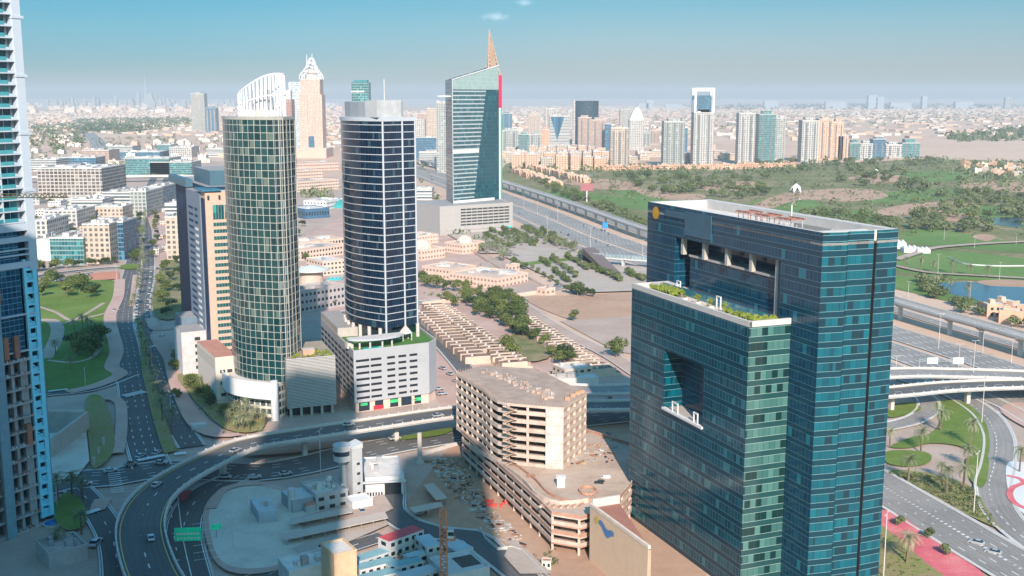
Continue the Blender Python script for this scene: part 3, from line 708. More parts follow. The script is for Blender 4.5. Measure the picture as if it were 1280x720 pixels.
# ================================================================= beige sign building in front of it
def signb():
    ZS = 17.0; p0, p1, pb = G(738, 629, ZS), G(811, 682, ZS), G(768.6, 621.6, ZS)
    f = Fr(p0, (p1 - p0).to_2d()); L = (p1 - p0).length; D = 9.0
    root = E('sign_building', 'beige ribbed blank-walled building with a blurred blue logo beside the teal tower', 'building', (p0.x, p0.y, 0))
    s = -1 if (Vector((pb.x, pb.y)) - f.c).dot(f.e2) < 0 else 1
    st = plain('beige_cladding', (.56, .42, .30), .75, var=.08); st2 = plain('beige_cladding_shadow_gap', (.40, .29, .20), .8)
    mb = MB(st, st2); mb.prism([f.q(0, 0), f.q(L, 0), f.q(L, s * .7), f.q(0, s * D)], 0, ZS - 1.2, st2, plain('brown_roof', (.33, .15, .11), .85)); mb.build('wall', root)
    mb = MB(st); n = int(L / .62)
    for i in range(n): f.box(mb, i * L / n + .08, (i + 1) * L / n - .08, -s * .16, -s * .001, 0, ZS - .9, st)
    mb.build('ribbed_cladding', root)
    mb = MB(CONCW); f.box(mb, -.1, L + .1, -s * .25, s * .5, ZS - .9, ZS, plain('pale_stone', (.62, .52, .43), .8)); f.box(mb, -.12, .5, s * .5, s * D, ZS - 1.2, ZS + 1.2, None)
    mb.build('parapet', root)
    bl = plain('logo_blue', (.07, .19, .40), .5); ye = plain('logo_yellow', (.60, .42, .05), .5)
    A = f.hit(746, 650, -s * .2); B = f.hit(766, 669, -s * .2); mb = MB(ye); n = 14
    ring = [(A[0] + 1.0 * math.cos(6.2832 * i / n), A[1] + 1.1 * math.sin(6.2832 * i / n)) for i in range(n)]
    mb.face([f.p(a, -s * .30, z) for a, z in ring]); mb.build('logo_disc', root)
    mb = MB(bl); x0, x1 = A[0] + 1.4, B[0] + .8
    k = 16; up = [(x0 + (x1 - x0) * i / k, A[1] + .5 - .9 * i / k + .5 * math.sin(i * .55)) for i in range(k + 1)]
    lo = [(a, z - 1.0 - 1.3 * math.sin(math.pi * i / k)) for i, (a, z) in enumerate(up)]
    for i in range(k): mb.face([f.p(*q[:1], -s * .30, q[1]) for q in (up[i], up[i + 1], lo[i + 1], lo[i])])
    mb.build('logo_lettering', root)
signb()
# ================================================================= blue banded tower
def ringpts(P, off):
    """offset a counter-clockwise plan outwards"""
    n = len(P); out = []
    for i in range(n):
        a, b, c = Vector(P[i - 1]), Vector(P[i]), Vector(P[(i + 1) % n])
        d1, d2 = (b - a).normalized(), (c - b).normalized(); m = Vector((d1.y + d2.y, -d1.x - d2.x)); k = m.length
        m = m / max(k, 1e-6); out.append(tuple(b + m * (off / max(.3, m.dot(Vector((d1.y, -d1.x)))))))
    return out
def ccw(P):
    a = sum(P[i][0] * P[(i + 1) % len(P)][1] - P[(i + 1) % len(P)][0] * P[i][1] for i in range(len(P)))
    return P if a > 0 else P[::-1]
def bands(mb, P, zs, h, off, m):
    Q = ringpts(ccw(P), off)
    for z in zs: mb.prism(Q, z, z + h, m, m)
def bluetower():
    C, Rr, Lp = G(483, 411, 31), G(522, 404, 31), G(432, 392, 31)
    C, Rr, Lp = [Vector((v.x, v.y)) for v in (C, Rr, Lp)]
    ZT_, FH = 119.5, 3.06
    ch = Lp - C; nn = Vector((ch.y, -ch.x)).normalized()
    if nn.x > 0: nn = -nn
    curve = [C + ch * t + nn * (5.8 * math.sin(math.pi * t) ** .9) for t in [i / 14 for i in range(15)]]
    back = [Lp + (Rr - C) * .8, Rr + ch * .7]
    P = ccw([tuple(p) for p in curve] + [tuple(p) for p in back] + [tuple(Rr)])
    root = E('blue_tower', 'dark blue glass tower wrapped in white floor bands on a grey car park podium', 'tower', (C.x, C.y, 0))
    gb = facade('deep_blue_glazing', 1.25, FH, .10, .02, (.003, .011, .032), (.007, .033, .068), (.02, .04, .065), .06, (.04, .09, .12), tilt=.022, spec=.6, metal=.2)
    mb = MB(gb); mb.prism(P, 31, ZT_, gb, GREYR, 1.25); mb.build('glazing', root)
    mb = MB(CONCW); wb_ = plain('white_band', (.43, .46, .49), .45, var=.06)
    bands(mb, P, [31 + FH * k for k in range(1, 29)], .30, .18, wb_); bands(mb, P, [ZT_ - 1.2], 1.6, .4, wb_); mb.build('floor_bands', root)
    mb = MB(wb_); mid = (C + (Rr - C) * .60)
    for p in (C, mid, Rr):
        mb.cyl((p.x, p.y), .42, 26, ZT_ + .6, 10, wb_)
    mb.each('rib', root)
    mb = MB(STEEL); ct = sum((Vector(p) for p in P), Vector((0, 0))) / len(P)      # penthouse
    sm = plain('silver_cladding', (.36, .39, .41), .4, .4, var=.06)
    f = Fr(C, (Rr - C)); w = (Rr - C).length
    iz = [tuple(C + (Rr - C) * .12 + (Lp - C) * t + nn * (5.0 * math.sin(math.pi * t))) for t in (0.04, .2, .4, .6, .8, .92)]
    far = [tuple(Vector(iz[-1]) + (Rr - C) * .5), tuple(Vector(iz[0]) + (Rr - C) * .62)]
    Q = ccw(iz + far); mb.prism(Q, ZT_ + .4, ZT_ + 6.8, sm, GREYR); mb.build('penthouse', root)
    mb = MB(CONCW); f.box(mb, -w * .12, w * .62, 1.0, 9, ZT_ + .42, ZT_ + 7.4, plain('pale_cladding', (.42, .43, .43), .5)); mb.build('plant_room', root)
    mb = MB(STEEL); mb.bar(f.p(w * .3, 5, ZT_ + 7.4), f.p(w * .3, 5, ZT_ + 16), .28, .28, CONCW); mb.build('antenna', root)
    # podium
    fl, fr_, rr_ = G(443.6, 516.5), G(537, 503.6), G(546, 498)
    lb = G(401, 400, 25.2)
    fl, fr_, rr_, lb = [Vector((v.x, v.y)) for v in (fl, fr_, rr_, lb)]
    ZP = 25.2; PP = [tuple(fl), tuple(fr_), tuple(rr_), tuple(rr_ + (lb - fl) * .95), tuple(lb)]
    cl = plain('grey_podium_cladding', (.37, .38, .39), .6, var=.08, s=.2); so = plain('shop_stone', (.62, .47, .38), .8)
    mb = MB(cl); mb.prism(PP, 4.2, ZP, cl, plain('roof_lawn', (.07, .17, .035), .95, var=.3)); 
    mb.prism(ringpts(ccw(PP), -.5), 0, 4.2, so, so); mb.build('podium', root)
    mb = MB(CONCW); Q = ccw(PP); Qi = ringpts(Q, -.45)
    for i in range(5):
        j = (i + 1) % 5; mb.prism([Q[i], Q[j], Qi[j], Qi[i]], ZP + .002, ZP + 1.1, cl, CONCW)
    mb.build('podium_parapet', root)
    fp = Fr(fl, fr_ - fl); Lf = (fr_ - fl).length; fs = Fr(fl, lb - fl); Ls = (lb - fl).length
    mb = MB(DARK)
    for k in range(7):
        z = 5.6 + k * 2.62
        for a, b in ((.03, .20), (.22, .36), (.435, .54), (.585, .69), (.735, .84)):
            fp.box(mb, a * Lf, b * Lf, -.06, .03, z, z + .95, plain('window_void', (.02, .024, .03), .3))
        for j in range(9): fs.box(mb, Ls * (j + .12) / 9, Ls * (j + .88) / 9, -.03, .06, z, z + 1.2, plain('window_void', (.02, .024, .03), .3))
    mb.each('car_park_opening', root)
    mb = MB(DGLASS)
    for k, (a, b) in enumerate(((.06, .2), (.27, .38), (.47, .58), (.62, .76), (.80, .89))):
        fp.box(mb, a * Lf, b * Lf, .45, .56, .3, 3.9, DGLASS)
    mb.each('shop_window', root)
    gr = plain('green_sign', (.05, .45, .17), .5); rd = plain('red_sign', (.60, .03, .05), .5)
    for nm, a, b, z0, z1, m in (('shop_sign', .47, .58, 2.2, 3.6, gr), ('shop_sign', .8, .89, 1.6, 3.0, gr), ('shop_sign', .08, .17, 2.6, 3.7, gr), ('shop_sign', .25, .38, .3, 1.9, rd)):
        mb = MB(m); fp.box(mb, a * Lf, b * Lf, .2, .44, z0, z1, m); mb.build(nm, root)
    # columns and canopy under the tower
    mb = MB(CONCW)
    for i in range(0, len(P), 2): mb.cyl(P[i], .8, ZP, 31, 8, CONCW)
    mb.each('column', root)
    mb = MB(DGLASS); mb.prism(ringpts(ccw(P), -2.5), ZP, 31, DGLASS, DGLASS); mb.build('lobby_glass', root)
    cn = G(490, 422, 29); n = 14
    cv = [fp.q(Lf * .38 + 12.2 * math.cos(a), 8.2 - 6 * abs(math.sin(a)) ** 1.0) for a in [math.pi * i / n for i in range(n + 1)]] + [fp.q(Lf * .38 - 12, 10.5), fp.q(Lf * .38 + 12, 10.5)]
    mb = MB(wb_); mb.prism(cv, 29.0, 29.7, wb_, plain('canopy_top', (.55, .52, .49), .7))
    for a in (2.0, 2.6, 1.4, .8): mb.cyl(fp.q(Lf * .38 + 9 * math.cos(a), 8.5 - 4.5 * math.sin(a)), .4, ZP, 29, 8, CONCW)
    mb.build('entrance_canopy', root)
    mb = MB(plain('pool_water', (.03, .42, .46), .1)); fp.box(mb, Lf * .18, Lf * .42, 3.6, 5.6, ZP + .01, ZP + .5, None); mb.build('pool', root)
    mb = MB(CONCW); fp.box(mb, Lf * .02, Lf * .1, 9, 12, ZP, ZP + 2.4, CONCW); mb.cyl(fp.q(Lf * .86, 14), 3, ZP + 3, ZP + 6.5, 4, CONCW, r2=.1)
    for d in ((-2, -2), (2, -2), (2, 2), (-2, 2)): mb.bar(fp.p(Lf * .86 + d[0], 14 + d[1], ZP), fp.p(Lf * .86 + d[0], 14 + d[1], ZP + 3), .35, .35, CONCW)
    mb.build('roof_pavilion', root)
    # tan panel with grid at the back left of the podium
    mb = MB(CONC); fs.box(mb, Ls * .45, Ls * 1.0, -9, -.1, ZP + .01, ZP + 4, CONC, GREYR); mb.build('ramp_house', root)
bluetower()
# ================================================================= curved green glass tower
def curvedtower():
    N, Lp = G(354, 471, 16.6), G(298, 454, 16.6); N, Lp = Vector((N.x, N.y)), Vector((Lp.x, Lp.y))
    ZT_, FH = 120.0, 2.95
    ch = Lp - N; nn = Vector((ch.y, -ch.x)).normalized()
    if nn.y > 0: nn = -nn
    cur = [N + ch * t + nn * (6.5 * math.sin(math.pi * t * .86) if t < 1 else 2.8) for t in [i / 13 for i in range(14)]]
    d = Vector((-ch.y, ch.x)).normalized()
    if d.y < 0: d = -d
    ex = Vector((.80, .60)); A = cur[0] + ex * 3.6; B = A + Vector((.18, .98)) * 12; Dk = cur[-1] + Vector((.5, .86)) * 16
    P = ccw([tuple(p) for p in cur] + [tuple(Dk), tuple(B), tuple(A)])
    root = E('curved_tower', 'curved green glass tower with a stone grid and a white finned crown', 'tower', (N.x, N.y, 0))
    gc = facade('green_grid_glazing', 2.9, FH, .08, .075, (.004, .032, .037), (.017, .082, .082), (.39, .395, .35), .11, (.13, .18, .155), tilt=.05, spec=.55, metal=.2, wave=.1)  # odd paler panes are grey-tan reflections put into the pane colour, not blinds
    gs = facade('dark_grid_glazing', 2.5, FH, .1, .11, (.006, .025, .035), (.015, .06, .07), (.34, .33, .29), .08, (.15, .2, .2), tilt=.03, spec=.55)
    mb = MB(gc); n = len(P)
    # one wall of glass per facet, curved run first
    def run(pts, m, pw):
        u = 0
        for a, b in zip(pts, pts[1:]):
            L = (Vector(b) - Vector(a)).length; q = [(a[0], a[1], 14), (b[0], b[1], 14), (b[0], b[1], ZT_), (a[0], a[1], ZT_)]
            uv = [(u, 0), (u + L, 0), (u + L, ZT_ - 14), (u, ZT_ - 14)]; mb.face(q, m, uv); u += L
    tot = sum((cur[i + 1] - cur[i]).length for i in range(13)); k = round(tot / 2.35) * 2.35 / tot
    run([tuple(p) for p in reversed(cur)], gc, 2.9); run([tuple(cur[0]), tuple(A)], gs, 2.5); run([tuple(A), tuple(B), tuple(Dk), tuple(cur[-1])], gs, 2.5)
    mb.face([(p[0], p[1], ZT_ - 1) for p in P], GREYR); mb.build('glazing', root)
    st = plain('stone_frame', (.33, .33, .29), .7, var=.1)
    mb = MB(st)
    for p in (A, B, cur[0] + ex * 1.8, A + (B - A) * .3, A + (B - A) * .6): mb.bar((p.x, p.y, 14), (p.x, p.y, ZT_ + .4), .36, .36, st)
    mb.each('stone_fin', root)
    mb = MB(st); bands(mb, P, [ZT_ - .6], 1.1, .2, st); mb.build('roof_edge', root)
    # crown: white fins on an oval with a sloping rim
    rq = ray(328, 140); cc = Vector((rq[0] / rq[1] * 466, 466)); ax = ch.normalized()
    wf = plain('white_fin', (.68, .70, .72), .4, var=.04)
    fins = MB(wf); rail = MB(wf); n = 36; prev = None
    hx = lambda px: px
    for i in range(n + 1):
        a = 2 * math.pi * i / n; p = cc + Vector((1, 0)) * (9.6 * math.cos(a)) + Vector((0, 1)) * (6.5 * math.sin(a))
        x = PX((p.x, p.y, ZT_))[0]; t = max(0, min(1, (x - 297) / 58)); zt = ZT_ + 9.5 + 8.2 * math.sin(min(1, t * 1.12) * math.pi * .5)
        if i < n:
            w = ax
            fins.bar((p.x, p.y, ZT_ - 1), (p.x, p.y, zt), .36, .36, wf)
        if prev:
            for k in (1.0, .52):
                z0, z1 = ZT_ + (prev[2] - ZT_) * k, ZT_ + (zt - ZT_) * k
                rail.bar((prev[0], prev[1], z0), (p.x, p.y, z1), .5, .35, wf)
        prev = (p.x, p.y, zt)
    fins.build('crown_fin', root); rail.build('crown_rail', root)
    mb = MB(CONCW); 
    for i in range(9):
        a = math.pi + math.pi * i / 8; p = cc + Vector((1, 0)) * (7 * math.cos(a)) + Vector((0, 1)) * (5 * math.sin(a)); mb.cyl((p.x, p.y), 1.5, ZT_ - 1, ZT_ + 3, 8, plain('cream_paint', (.68, .62, .52), .7))
    mb.each('roof_tank', root)
    mb = MB(DGLASS); mb.cyl((cc.x, cc.y), 4, ZT_ - 1, ZT_ + 11, 12, plain('grey_core', (.45, .47, .48), .7)); mb.build('lift_core', root)
    # white sweeping screen at the foot, ribbed podium
    mb = MB(WHITE); prev = None
    base = [(p + nn * 4.5 + (Vector((0, -3)))) for p in cur]
    for a, b in zip(base, base[1:]):
        za, zb = 7.5, 7.5
        mb.prism([tuple(a), tuple(b), tuple(b - nn * .6), tuple(a - nn * .6)], 8.5, 15.5, WHITE, WHITE)
    mb.build('white_screen', root)
    mb = MB(WHITE); mb.cyl(tuple(base[0] + Vector((.5, .8))), 1.5, 0, 16.3, 12, WHITE); mb.build('end_pier', root)
    pd = facade('podium_windows', 2.0, 3.2, .25, .35, (.02, .04, .05), (.1, .13, .13), (.60, .56, .49), .2)
    mb = MB(pd); mb.prism([tuple(p + nn * 2.5) for p in cur] + [tuple(Dk), tuple(B)], 0, 13.9, pd, ROOFP, 2.0); mb.build('podium', root)
    fb = Fr(cur[-1] + nn * 3, (-.46, .89)); bs = plain('podium_stone', (.60, .52, .44), .8, var=.1)
    mb = MB(bs); fb.box(mb, -2, 34, -4, 5, 0, 21, bs, plain('terracotta_roof', (.45, .22, .16), .8)); mb.build('rear_podium', root)
    mb = MB(DARK)
    for k in range(6): fb.box(mb, -2.05, -1.9, -2 + (k % 2) * 3, .2 + (k % 2) * 3, 4 + 5 * (k // 2), 5.4 + 5 * (k // 2), DARK)
    for k in range(18): fb.box(mb, 1 + 1.8 * k, 2 + 1.8 * k, 4.95, 5.06, 15.5, 19.5, st)
    mb.each('podium_window', root)
    # slatted car park box
    p0, p1 = G(360, 523), G(421, 517); f = Fr(p0, (p1 - p0).to_2d()); L = (p1 - p0).length; s = 1
    sl = plain('grey_slats', (.44, .43, .41), .6, var=.08); mb = MB(plain('slat_backing', (.15, .15, .155), .7)); f.box(mb, .2, L - .2, .3, 30, 4, 24.5, None, plain('roof_terrace', (.33, .28, .22), .85)); mb.build('car_park_core', root)
    mb = MB(sl)
    for k in range(34):
        z = 4 + k * .61; f.box(mb, 0, L, 0, .29, z, z + .36, sl); f.box(mb, L - .19, L, .3, 30, z, z + .36, sl); f.box(mb, 0, .19, .3, 30, z, z + .36, sl)
    mb.build('slat_screen', root)
    mb = MB(CONC)
    for k in range(5): f.box(mb, 1 + k * (L - 3) / 4, 2 + k * (L - 3) / 4, 1, 2, 0, 4, CONC)
    f.box(mb, .5, L - .5, 4, 28, 0, 4, DGLASS); mb.build('undercroft', root)
    mb = MB(PLANT); 
    for k in range(26): mb.blob(f.p(rnd.uniform(1, L - 1), rnd.choice([.9, rnd.uniform(1, 12)]), 25), rnd.uniform(.6, 1.2), .8, rnd.uniform(.4, .9), PLANT, 5, 3, .3)
    mb.build('roof_planting', root)
    mb = MB(ORANGE); f.box(mb, L * .38, L * .62, 4, 8, 24.5, 26.8, plain('terrace_bar', (.52, .30, .2), .8), CONCW); f.box(mb, 1, 4, 9, 14, 24.5, 27, CONCW); mb.each('terrace_hut', root)
curvedtower()
# ================================================================= dark blue tower with a beige striped end
def stripetower():
    n0 = G(266.5, 472); lf = G(222, 428); e = (lf - n0).to_2d(); f = Fr(n0, e); L = e.length; ZR = 86.0
    # e2 points to the left of e1; interior lies on the other side
    s = 1 if f.e2.x > 0 else -1
    W = 40.0
    root = E('striped_tower', 'dark blue tower whose beige end wall has rows of teal windows', 'tower', (n0.x, n0.y, 0))
    be = plain('peach_stone', (.54, .39, .30), .8, var=.08); nv = plain('navy_panel', (.010, .035, .08), .55, var=.15, spec=.15); gy = plain('blue_grey_panel', (.16, .20, .25), .6, var=.08)
    mb = MB(be, nv)
    f.box(mb, 0, 9, 0, s * W, 0, ZR, be, ROOFP); f.box(mb, 9.01, L, s * 3, s * W, 0, ZR + 1.5, nv, GREYR); mb.build('wall', root)
    mb = MB(nv); f.box(mb, .9, 8, -s * .25, s * .2, 0, ZR - 3, nv); mb.build('corner_glazing', root)
    mb = MB(gy); f.box(mb, 9.02, 40, -s * .6, s * 2.99, 0, ZR - 1, gy, GREYR); mb.build('side_bay', root)
    mb = MB(DGLASS)
    for k in range(23):
        z = 8 + k * 3.1
        f.box(mb, 15, 21, -s * .75, -s * .58, z, z + 1.2, WHITE if k < 20 else nv); f.box(mb, 25, 35, -s * .72, -s * .57, z, z + 1.1, nv)
    mb.each('side_window', root)
    tw = facade('teal_strip_window', 1.3, 3, .12, .0, (.005, .06, .07), (.02, .16, .15), (.3, .3, .28), .1, tilt=.02)
    mb = MB(tw); fe = Fr(n0, f.e2 * s)      # along the end wall
    t = -1 if fe.e2.dot(f.e1) > 0 else 1
    for k in range(21):
        z = 8 + k * 3.12; fe.box(mb, 3.2, W - 4, t * .02, t * .22, z, z + 1.55, tw, None, 1.3)
    for x in (3.2, 8.6): fe.box(mb, x, x + 5, t * .02, t * .25, ZR - 12.5, ZR - 6, tw, None, 1.3)
    mb.each('strip_window', root)
    mb = MB(be); 
    for k in range(6): fe.box(mb, 1 + k * 5, 1.8 + k * 5, t * .02, t * .5, ZR - 3.5, ZR - 1.6, DARK)
    fe.box(mb, -.4, W, -.3, .9, ZR - 1.4, ZR + .2, CONCW) if False else None
    mb.each('loggia_opening', root)
    mb = MB(plain('slate_blue_cladding', (.06, .13, .17), .5, var=.1)); c = root
    f.box(mb, 16, 52, s * 6, s * 26, ZR + 1.5, ZR + 8.5, None, GREYR); f.box(mb, 14, 20, s * 26.1, s * 36, ZR + 1.5, ZR + 6.5, None, GREYR); mb.build('penthouse', root)
    mb = MB(gy); f.box(mb, -1.2, 15, -s * 1.6, s * 7, ZR + .3, ZR + 1.1, plain('blue_canopy', (.05, .17, .24), .4)); f.box(mb, 41, L, s * -.4, s * 3, ZR - .6, ZR + 3, plain('slate_blue_cladding', (.06, .13, .17), .5)); mb.build('roof_canopy', root)
    pk = plain('pink_base', (.62, .10, .22), .7); mb = MB(be); fe.box(mb, .5, 8, t * 1.2, t * .02, 0, 4.5, pk); mb.build('base_panel', root)
    mb = MB(gy); f.box(mb, 8, 26, -s * 12, -s * .61, 0, 21, plain('pale_podium', (.52, .50, .49), .75), GREYR); mb.build('podium', root)
    mb = MB(DARK)
    for k in range(5): f.box(mb, 7.95, 8.1, -s * 6, -s * 3.5, 3 + k * 3.4, 4.6 + k * 3.4, DARK)
    mb.each('podium_window', root)
    mb = MB(nv); f.box(mb, 27, 44, -s * 8, s * 2.9, 0, 24, plain('slate_panel', (.13, .19, .24), .6), GREYR); mb.build('rear_podium', root)
stripetower()
# ================================================================= tower with the tan lattice spire
def spiretower():
    z0 = 28.0; pl, pr = G(550, 294.7), G(641, 288); pb = G(536, 285)
    fp = Fr(pl, (pr - pl).to_2d()); Lp = (pr - pl).length
    root = E('spire_tower', 'glass tower with sloping roof, tan lattice spire and a red and green edge stripe', 'tower', (pl.x, pl.y, 0))
    cs = plain('podium_concrete', (.37, .345, .32), .8, var=.08); mb = MB(cs); fp.box(mb, 0, Lp, 0, 62, 0, 27.5, cs, GREYR); mb.build('podium', root)
    mb = MB(DARK); 
    for k in range(6): 
        for j in range(9): fp.box(mb, Lp * .28 + j * Lp * .075 + k * .8 * 0, Lp * .28 + (j + .88) * Lp * .075, -.25, .1, 8.2 + k * 2.9, 9.5 + k * 2.9, DARK)
    mb.each('car_park_opening', root)
    mb = MB(CONCW); fp.box(mb, 6, Lp, -.5, .05, 4.2, 6.5, plain('podium_band', (.38, .35, .33), .8)); fp.box(mb, Lp * .84, Lp - 2, -2, .0, 3, 4.6, plain('turquoise_canopy', (.05, .45, .45), .5)); mb.build('podium_band', root)
    C, Rr, Bk = G(566.7, 254, z0), G(623.6, 249, z0), G(558, 249, z0)
    f = Fr(C, (Rr - C).to_2d()); L = (Rr - C).length; D = (Bk - C).length; f.e2 = (Bk - C).to_2d().normalized()
    ZL, ZR = ZT(C, 99.5), ZT(Rr, 81.6)
    gl = facade('striped_glazing', 1.6, 3.9, .05, .30, (.012, .055, .07), (.03, .11, .125), (.37, .41, .42), .08, (.07, .17, .18), tilt=.015, frough=.35)
    gd = facade('dark_teal_glazing', 1.6, 3.9, .05, .08, (.008, .05, .07), (.016, .08, .10), (.02, .07, .085), .05, (.02, .12, .12), tilt=.015, wave=.05)
    gp = facade('pale_green_parapet', 2.4, 3.9, .08, .08, (.23, .32, .31), (.28, .37, .35), (.34, .42, .40), 0, tilt=.0, rough=.3)
    gk = facade('grey_side_glazing', 1.6, 3.9, .2, .3, (.03, .05, .06), (.07, .1, .11), (.24, .27, .28), .1)
    mb = MB(gd); zc = ZL - 9
    # slanted split between striped and plain glass
    aT, aB = L * .72, L * .44
    q = lambda a, z: f.p(a, 0, z)
    mb.face([q(0, z0), q(aB, z0), q(aT, zc), q(0, zc)], gl, [(0, 0), (aB, 0), (aT, zc - z0), (0, zc - z0)])
    mb.face([q(aB, z0), q(L, z0), q(L, zc), q(aT, zc)], gd, [(aB, 0), (L, 0), (L, zc - z0), (aT, zc - z0)])
    mb.face([q(0, zc), q(L, zc), q(L, ZR), q(0, ZL)], gp, [(0, 0), (L, 0), (L, ZR - zc), (0, ZL - zc)])
    f.cross(mb, 0, D, 0, z0, ZL, gk, 1); mb.face([f.p(L, 0, z0), f.p(L, D, z0), f.p(L, D, ZR), f.p(L, 0, ZR)], gk, [(0, 0), (D, 0), (D, ZR - z0), (0, ZR - z0)])
    mb.face([f.p(L, D, z0), f.p(0, D, z0), f.p(0, D, ZL), f.p(L, D, ZR)], gk, [(0, 0), (L, 0), (L, ZL - z0), (0, ZL - z0)])
    mb.face([f.p(0, 0, ZL - 2), f.p(L, 0, ZR - 4), f.p(L, D, ZR - 4), f.p(0, D, ZL - 2)], GREYR); mb.build('glazing', root)
    mb = MB(WHITE); mb.bar(f.p(-.2, -.3, ZL), f.p(L + .2, -.3, ZR), .7, .7, WHITE); mb.bar(f.p(0, -.2, z0), f.p(0, -.2, ZL), .6, .6, STEEL)
    f.box(mb, 0, L * .9, -.5, .3, z0 - .3, z0 + 2.2, WHITE); mb.build('roof_edge', root)
    mb = MB(WHITE)                     # mid white band
    za = z0 + (zc - z0) * .44; f.box(mb, .2, aB + (aT - aB) * .44 - .3, -.35, .02, za, za + 3.2, plain('pale_band', (.60, .60, .57), .6)); mb.build('plant_floor_band', root)
    rd = plain('red_stripe', (.75, .03, .09), .5); gn = plain('green_stripe', (.03, .42, .22), .5); zs = ZT(Rr, 94); zm = ZT(Rr, 135)
    mb = MB(rd); f.box(mb, L + .05, L + 4.2, -1.2, 1.5, zm, zs, rd); mb.build('red_stripe', root)
    mb = MB(gn); f.box(mb, L + 2.2, L + 4.2, -1.2, 1.5, z0, zm - .01, gn); mb.build('green_stripe', root)
    mb = MB(WHITE); f.box(mb, L + .05, L + 2.19, -1.2, 1.5, z0, zm - .01, WHITE); mb.build('white_stripe', root)
    # lattice spire
    tan = plain('tan_lattice', (.50, .33, .22), .7, var=.15); mb = MB(tan)
    ap = f.p(L * .82, 6, ZT(Rr, 36.6)); base = [f.p(L * .78, 1, ZR - 6), f.p(L + 2.5, 1, ZR - 9), f.p(L + 2.5, 9, ZR - 9), f.p(L * .78, 9, ZR - 6)]
    lv = [[Vector(b).lerp(Vector(ap), k / 11) for b in base] for k in range(11)]
    for k in range(11):
        for i in range(4):
            if k < 10:
                w = .9 - .05 * k; mb.bar(lv[k][i], lv[k + 1][i], w, w, tan); mb.bar(lv[k][i], lv[k + 1][(i + 1) % 4], w * .6, w * .6, tan); mb.bar(lv[k][(i + 1) % 4], lv[k + 1][i], w * .6, w * .6, tan)
            mb.bar(lv[k][i], lv[k][(i + 1) % 4], .6, .5, tan)
            if k == 10: mb.bar(lv[k][i], ap, .3, .3, tan)
    mb.build('spire', root)
    # pale plates inside the lattice
    mb = MB(tan)
    for k in range(8): mb.face([lv[k][0].lerp(lv[k][1], .15), lv[k][0].lerp(lv[k][1], .85), lv[k + 1][0].lerp(lv[k + 1][1], .8), lv[k + 1][0].lerp(lv[k + 1][1], .2)], plain('tan_panel', (.40, .28, .20), .7, var=.25, s=.2))
    mb.build('spire_panel', root)
    mb = MB(WHITE); c = f.p(-7, 14, 0); mb.cyl(c[:2], 8, ZT(Vector((*c[:2], 0)), 121), ZT(Vector((*c[:2], 0)), 119.5), 18, WHITE); mb.build('helipad', root)
spiretower()
